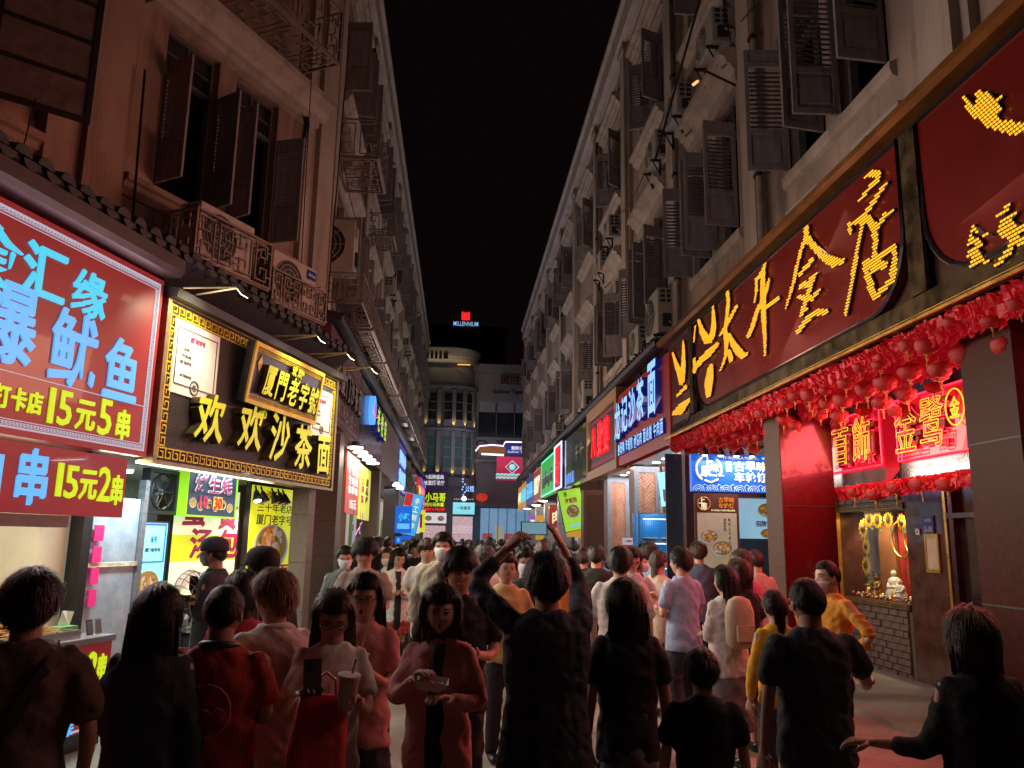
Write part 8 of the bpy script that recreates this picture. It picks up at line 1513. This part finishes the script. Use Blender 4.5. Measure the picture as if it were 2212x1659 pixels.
A['must'] = person('man in a mustard sweater with a lowered mask and hand on hip', 2.82, 6.1, 1.65, -78, (cloth('mustard_orange', (.66, .3, .03)), 'sweater'), (CB, 'trousers'), (HAIR, 'buzz'), ('chin', 'hip'), mask=(MASK, .13), seed=21)
A['dark'] = person('person in black with chin length hair raising a hand at the right', 2.12, 3.3, 1.5, 176, (CB, 'longjacket'), (CB, 'trousers'), (HAIRD, 'bob'), ('down', ((.2, -.1, -1), (.75, -.5, -.02))), seed=23)
A['edge'] = person('dark haired person in black at the bottom right edge', 2.45, 3.05, 1.42, 165, (CB, 'tee'), (CB, 'trousers'), (HAIR, 'short'), ('down', 'down'), detail=1)
vend = person('orange sleeved vendor reaching up inside the booth at the left edge', *(FB.at(-5.95, -1.0).xy), 1.7, 60, (COR, 'sweater'), (CB, 'trousers'), (HAIR, 'short'), ('up', 'upr'), detail=1)
# --- what they hold
def mid(a, b, t=.5): return a.lerp(b, t)
p = A['plaid']; c_ = mid(p['wr'][0], p['wr'][1]) + Vector((0, .03, .09))
m1 = MB(); m1.b2(-.07, .07, -.004, .004, -.034, .034); m2 = MB(); m2.b2(-.064, .064, -.0055, -.0041, -.03, .03)
held('smartphone', 'smartphone held overhead in landscape showing the street on its screen', 'phone', [('body', m1, M_black), ('screen', m2, mat('phone_screen', (.1, .2, .25, 1), .2, emit=(.25, .5, .6, 1), es=.55, var=.9, scale=18, bump=0, two=(.5, .4, .3)))], c_, (R(-8), 0, 0))
p = A['cup']; w = p['wr'][1] + p['hd'][1] * .07
m1 = MB(); m1.lathe([(.03, -.07), (.034, -.068), (.046, .06), (.047, .063)], 18); m2 = MB(); m2.lathe([(.048, .064), (.049, .072), (.02, .078)], 18); m3 = MB(); m3.tube([(.0, 0, .0), (.02, -.01, .14)], .005, 6); m4 = MB(); [m4.ball((.022 * math.cos(k), .022 * math.sin(k), -.055 + .008 * (k % 3)), .007, None, None, 6, 4) for k in range(12)]
held('bubble_tea_cup', 'plastic bubble tea cup with a straw in the glasses girl\'s hand', 'cup', [('cup', m1, mat('milk_tea', (.5, .36, .3, 1), .25, var=.15, bump=0)), ('lid', m2, M_white), ('straw', m3, CPK), ('pearls', m4, CB)], w + Vector((-.01, -.03, .02)), (R(6), R(5), 0))
w = p['wr'][0] + p['hd'][0] * .09; m1 = MB(); m1.b2(-.037, .037, -.004, .004, -.075, .075); m2 = MB(); m2.b2(-.02, .0, -.006, -.0041, .03, .065)
held('smartphone', 'dark smartphone held upright by the girl with the bubble tea', 'phone', [('body', m1, M_acdark), ('camera_bump', m2, M_black)], w + Vector((0, -.02, .03)), (R(-25), 0, R(15)))
b_ = MB(); rr = []
for i, z_ in enumerate(np.linspace(0, -.5, 9)):
    t_ = i / 8; rr.append([(math.copysign(abs(math.cos(a)) ** .5, math.cos(a)) * (.1 + .035 * t_ ** .7) * (1 + .05 * n3((a * 2, t_ * 3, 1))), math.copysign(abs(math.sin(a)) ** .7, math.sin(a)) * (.02 + .055 * math.sin(t_ * 2.6)) * (1 + .25 * n3((a * 3, t_ * 4, 2))), z_) for a in np.linspace(0, 6.283, 28, endpoint=False)])
b_.rings(rr); h_ = MB(); [h_.tube([(sx * .05, 0, -.005), (sx * .04, 0, .06), (0, -.01, .09)], .007, 5) for sx in (-1, 1)]
held('shopping_bag', 'translucent red plastic shopping bag hanging from the bubble tea girl\'s arm', 'bag', [('bag', b_, BAGR), ('handle', h_, BAGR)], Vector((-.54, 3.62, 1.1)), (0, R(4), R(8)))
p = A['skew']; w = p['wr'][1] + p['hd'][1] * .08; m1 = MB(); m1.lathe([(.035, -.04), (.06, .02), (.062, .022), (.055, .018)], 18); m2 = MB(); m2.lathe([(.055, .01), (.0, .02)], 14); m3 = MB(); m3.tube([(-.03, 0, 0), (-.07, -.02, .26)], .0028, 5); m4 = MB(); m4.tube([(.01, 0, 0), (.07, .0, .24)], .0028, 5)
held('paper_bowl', 'small paper bowl with two long bamboo skewers standing in it', 'bowl', [('bowl', m1, M_white), ('food', m2, SK[0]), ('bamboo_skewer', m3, STK), ('bamboo_skewer', m4, STK)], w + Vector((.02, -.04, .02)))
p = A['pink']; w = mid(p['wr'][0] + p['hd'][0] * .08, p['wr'][1] + p['hd'][1] * .08); m1 = MB(); m1.add([(-.05, -.03, -.02), (.05, -.03, -.02), (.05, .03, -.02), (-.05, .03, -.02), (-.08, -.05, .025), (.08, -.05, .025), (.08, .05, .025), (-.08, .05, .025)], [(0, 1, 2, 3), (0, 1, 5, 4), (1, 2, 6, 5), (2, 3, 7, 6), (3, 0, 4, 7)]); m2 = MB(); [m2.ball((random.uniform(-.05, .05), random.uniform(-.03, .03), .012), .02, None, .014, 7, 4) for _ in range(8)]
held('paper_tray', 'white paper food tray in the hands of the woman in pink', 'tray', [('tray', m1, M_white), ('food', m2, SK[0])], w + Vector((0, -.03, .0)), (R(10), R(8), 0))
p = A['must']; w = p['wr'][0] + p['hd'][0] * .08; m1 = MB(); m1.b2(-.037, .037, -.004, .004, -.075, .075); m2 = MB(); m2.b2(-.034, .034, -.006, -.0041, -.07, .07)
held('smartphone', 'smartphone at the chin of the man in the mustard sweater', 'phone', [('body', m1, M_white), ('screen', m2, M_glass)], w, (R(20), 0, R(60)))
p = A['wjac']; bb = MB(); bb.rings([ell_ring(Vector((0, 0, z_)), Vector((1, 0, 0)), Vector((0, 1, 0)), a, b, 18, .7) for z_, a, b in ((-.2, .08, .04), (-.16, .12, .07), (.08, .12, .075), (.17, .09, .05), (.2, .03, .02))]); b2_ = MB(); b2_.b2(-.08, .08, -.09, -.07, -.14, -.02)
q_ = held('backpack', 'pale beige backpack on the back of the white jacket woman', 'backpack', [('bag', bb, CCR), ('front_pocket', b2_, CCR)], p['M'] @ Vector((0, .17, 1.14)), (0, 0, R(196 + 180)))
t = held('payment_device', 'dark card with a hand holding it by the gold shop door', 'device', [('body', (lambda q: q.b2(-.04, .04, -.003, .003, -.01, .01) or q)(MB()), M_black)], FR.at(-7.2, -1.4, 1.32))
person('shop assistant in dark red reaching out beside the gold shop door', *(FR.at(-6.7, -1.5).xy), 1.6, -80, (DW, 'sweater'), (CB, 'trousers'), (HAIR, 'tied'), ('hold', 'hold'), detail=1)
TMP_ = None
# --- middle crowd, each with a look of its own
TOPS = [('white', CW), ('black', CB), ('grey', CGR), ('navy', CN), ('blush', cloth('blush', (.5, .36, .33))), ('black', CB), ('light blue', CLB), ('white', CW), ('dark brown', CBR), ('pale green', CGT), ('black', CB), ('denim', CDN)]
rg = random.Random(21); HS = ['short', 'long', 'buzz', 'fringe', 'tied', 'bob', 'crop']; placed = [(o['M'].translation.x, o['M'].translation.y) for o in A.values()]
spots = [(-1.2, 9.0, 0), (-.35, 9.6, 5), (.3, 9.2, 180), (1.0, 9.6, 175), (-1.5, 12.6, 20), (.2, 10.9, 0), (.9, 11.2, 180), (1.7, 11.0, 160), (2.5, 10.6, 150), (3.1, 10.4, 170), (-.3, 12.3, 180), (.5, 12.8, -10), (1.3, 12.6, 10), (2.1, 12.4, 120), (2.8, 12.2, 190), (-1.4, 14.4, 170), (-.7, 14.0, 0), (0.1, 14.6, 180), (.9, 14.3, 0), (1.7, 14.5, 180), (2.5, 14.1, -20), (3.1, 13.6, 90)]
for k, (x, y, f) in enumerate(spots):
    cn, cm = TOPS[(k * 5 + 2) % 12]; hs = HS[(k * 3) % 7]; fm = hs in ('long', 'bob', 'tied'); away = 90 < f % 360 < 270
    hn = {'short': 'short black hair', 'long': 'long black hair', 'buzz': 'cropped hair', 'fringe': 'a dark fringe', 'tied': 'tied back hair', 'bob': 'a dark bob', 'crop': 'thick short hair'}[hs]
    where = ['near the left shops', 'left of the street middle', 'in the middle of the street', 'right of the street middle', 'near the right shops'][min(4, max(0, int((x + 1.6) / .98)))]; row = ['front crowd row', 'second crowd row', 'third crowd row'][0 if y < 10 else 1 if y < 13 else 2]
    person('%s in %s top, %s, %s, %s' % ('woman' if fm else 'man', cn, hn, where.replace('of the street middle', 'of the middle').replace('in the middle of the street', 'mid street'), row), x, y, rg.uniform(1.55, 1.66) if fm else rg.uniform(1.64, 1.77), f + rg.uniform(-15, 15), (cm, 'tee' if k % 3 else 'shirt'), (CB if k % 2 else CN, 'trousers'), ((HAIR, HAIRD)[k % 2], hs), (rg.choice(['down', 'hold', 'phone', 'pocket']), rg.choice(['down', 'hold', 'swing'])), nod=rg.uniform(0, 14), detail=1, strap=(LEATH2, 1 if k % 2 else -1) if k % 3 == 1 else None, mask=MASK if k % 3 == 0 and not away else None, stance=rg.choice(['walk', 'walk2', 'stand']), seed=k * 7 + 1)
# --- far crowd: eight walkers copied down the street
protos = []
for k in range(12):
    fm = k % 2; cn, cm = TOPS[(k * 7 + 1) % 12]; hs = ['short', 'long', 'fringe', 'bob', 'buzz', 'tied'][k % 6]; f = 180 if k % 3 else 0
    P_ = person('x', -30 - k, -30, 1.6 if fm else 1.71, 0, (cm, 'tee'), (CB if k % 4 else CN, 'trousers'), (HAIR, hs), ('down', 'hold' if k % 2 else 'swing'), detail=0, stance=('walk', 'walk2', 'stand')[k % 3], mask=MASK if k % 4 == 0 else None, seed=k)
    protos.append((P_['root'], cn, 'woman' if fm else 'man', f, {'short': 'short', 'long': 'long', 'fringe': 'fringed', 'bob': 'bobbed', 'buzz': 'cropped', 'tied': 'tied'}[hs]))
KM = kids_map(); n_ = 0; y = 15.6
while y < 53:
    xs_ = np.arange(-1.75, 3.3, .62 + (y - 15) * .004)
    for x in xs_:
        if rg.random() < .18: continue
        px, py = x + rg.uniform(-.2, .2), y + rg.uniform(-.35, .35)
        r0, cn, who, f, hn = protos[rg.randrange(12)]; f = f + rg.uniform(-30, 30)
        c = copy_tree(r0, KM, label='%s in %s top, %s dark hair, %s, packed crowd %s' % (who, cn, hn, ('left side', 'mid street', 'right side')[0 if px < -.3 else 1 if px < 1.6 else 2], 'nearest the third row' if py < 20 else 'halfway down' if py < 30 else 'towards the far end' if py < 42 else 'at the very end'), group='people packed at the far end of the street', loc=(px, py, 0)); c.rotation_euler = (0, 0, R(f)); sc_ = rg.uniform(.93, 1.05); c.scale = (sc_, sc_, sc_); n_ += 1
    y += 1.05 if y < 26 else 1.5 if y < 38 else 2.4
for r0, *_ in protos:
    def rm(o):
        for ch in KM.get(o.name, []): rm(ch)
        bpy.data.objects.remove(o)
    rm(r0)
print('far crowd', n_)

bpy.data.scenes.remove(TMPS)
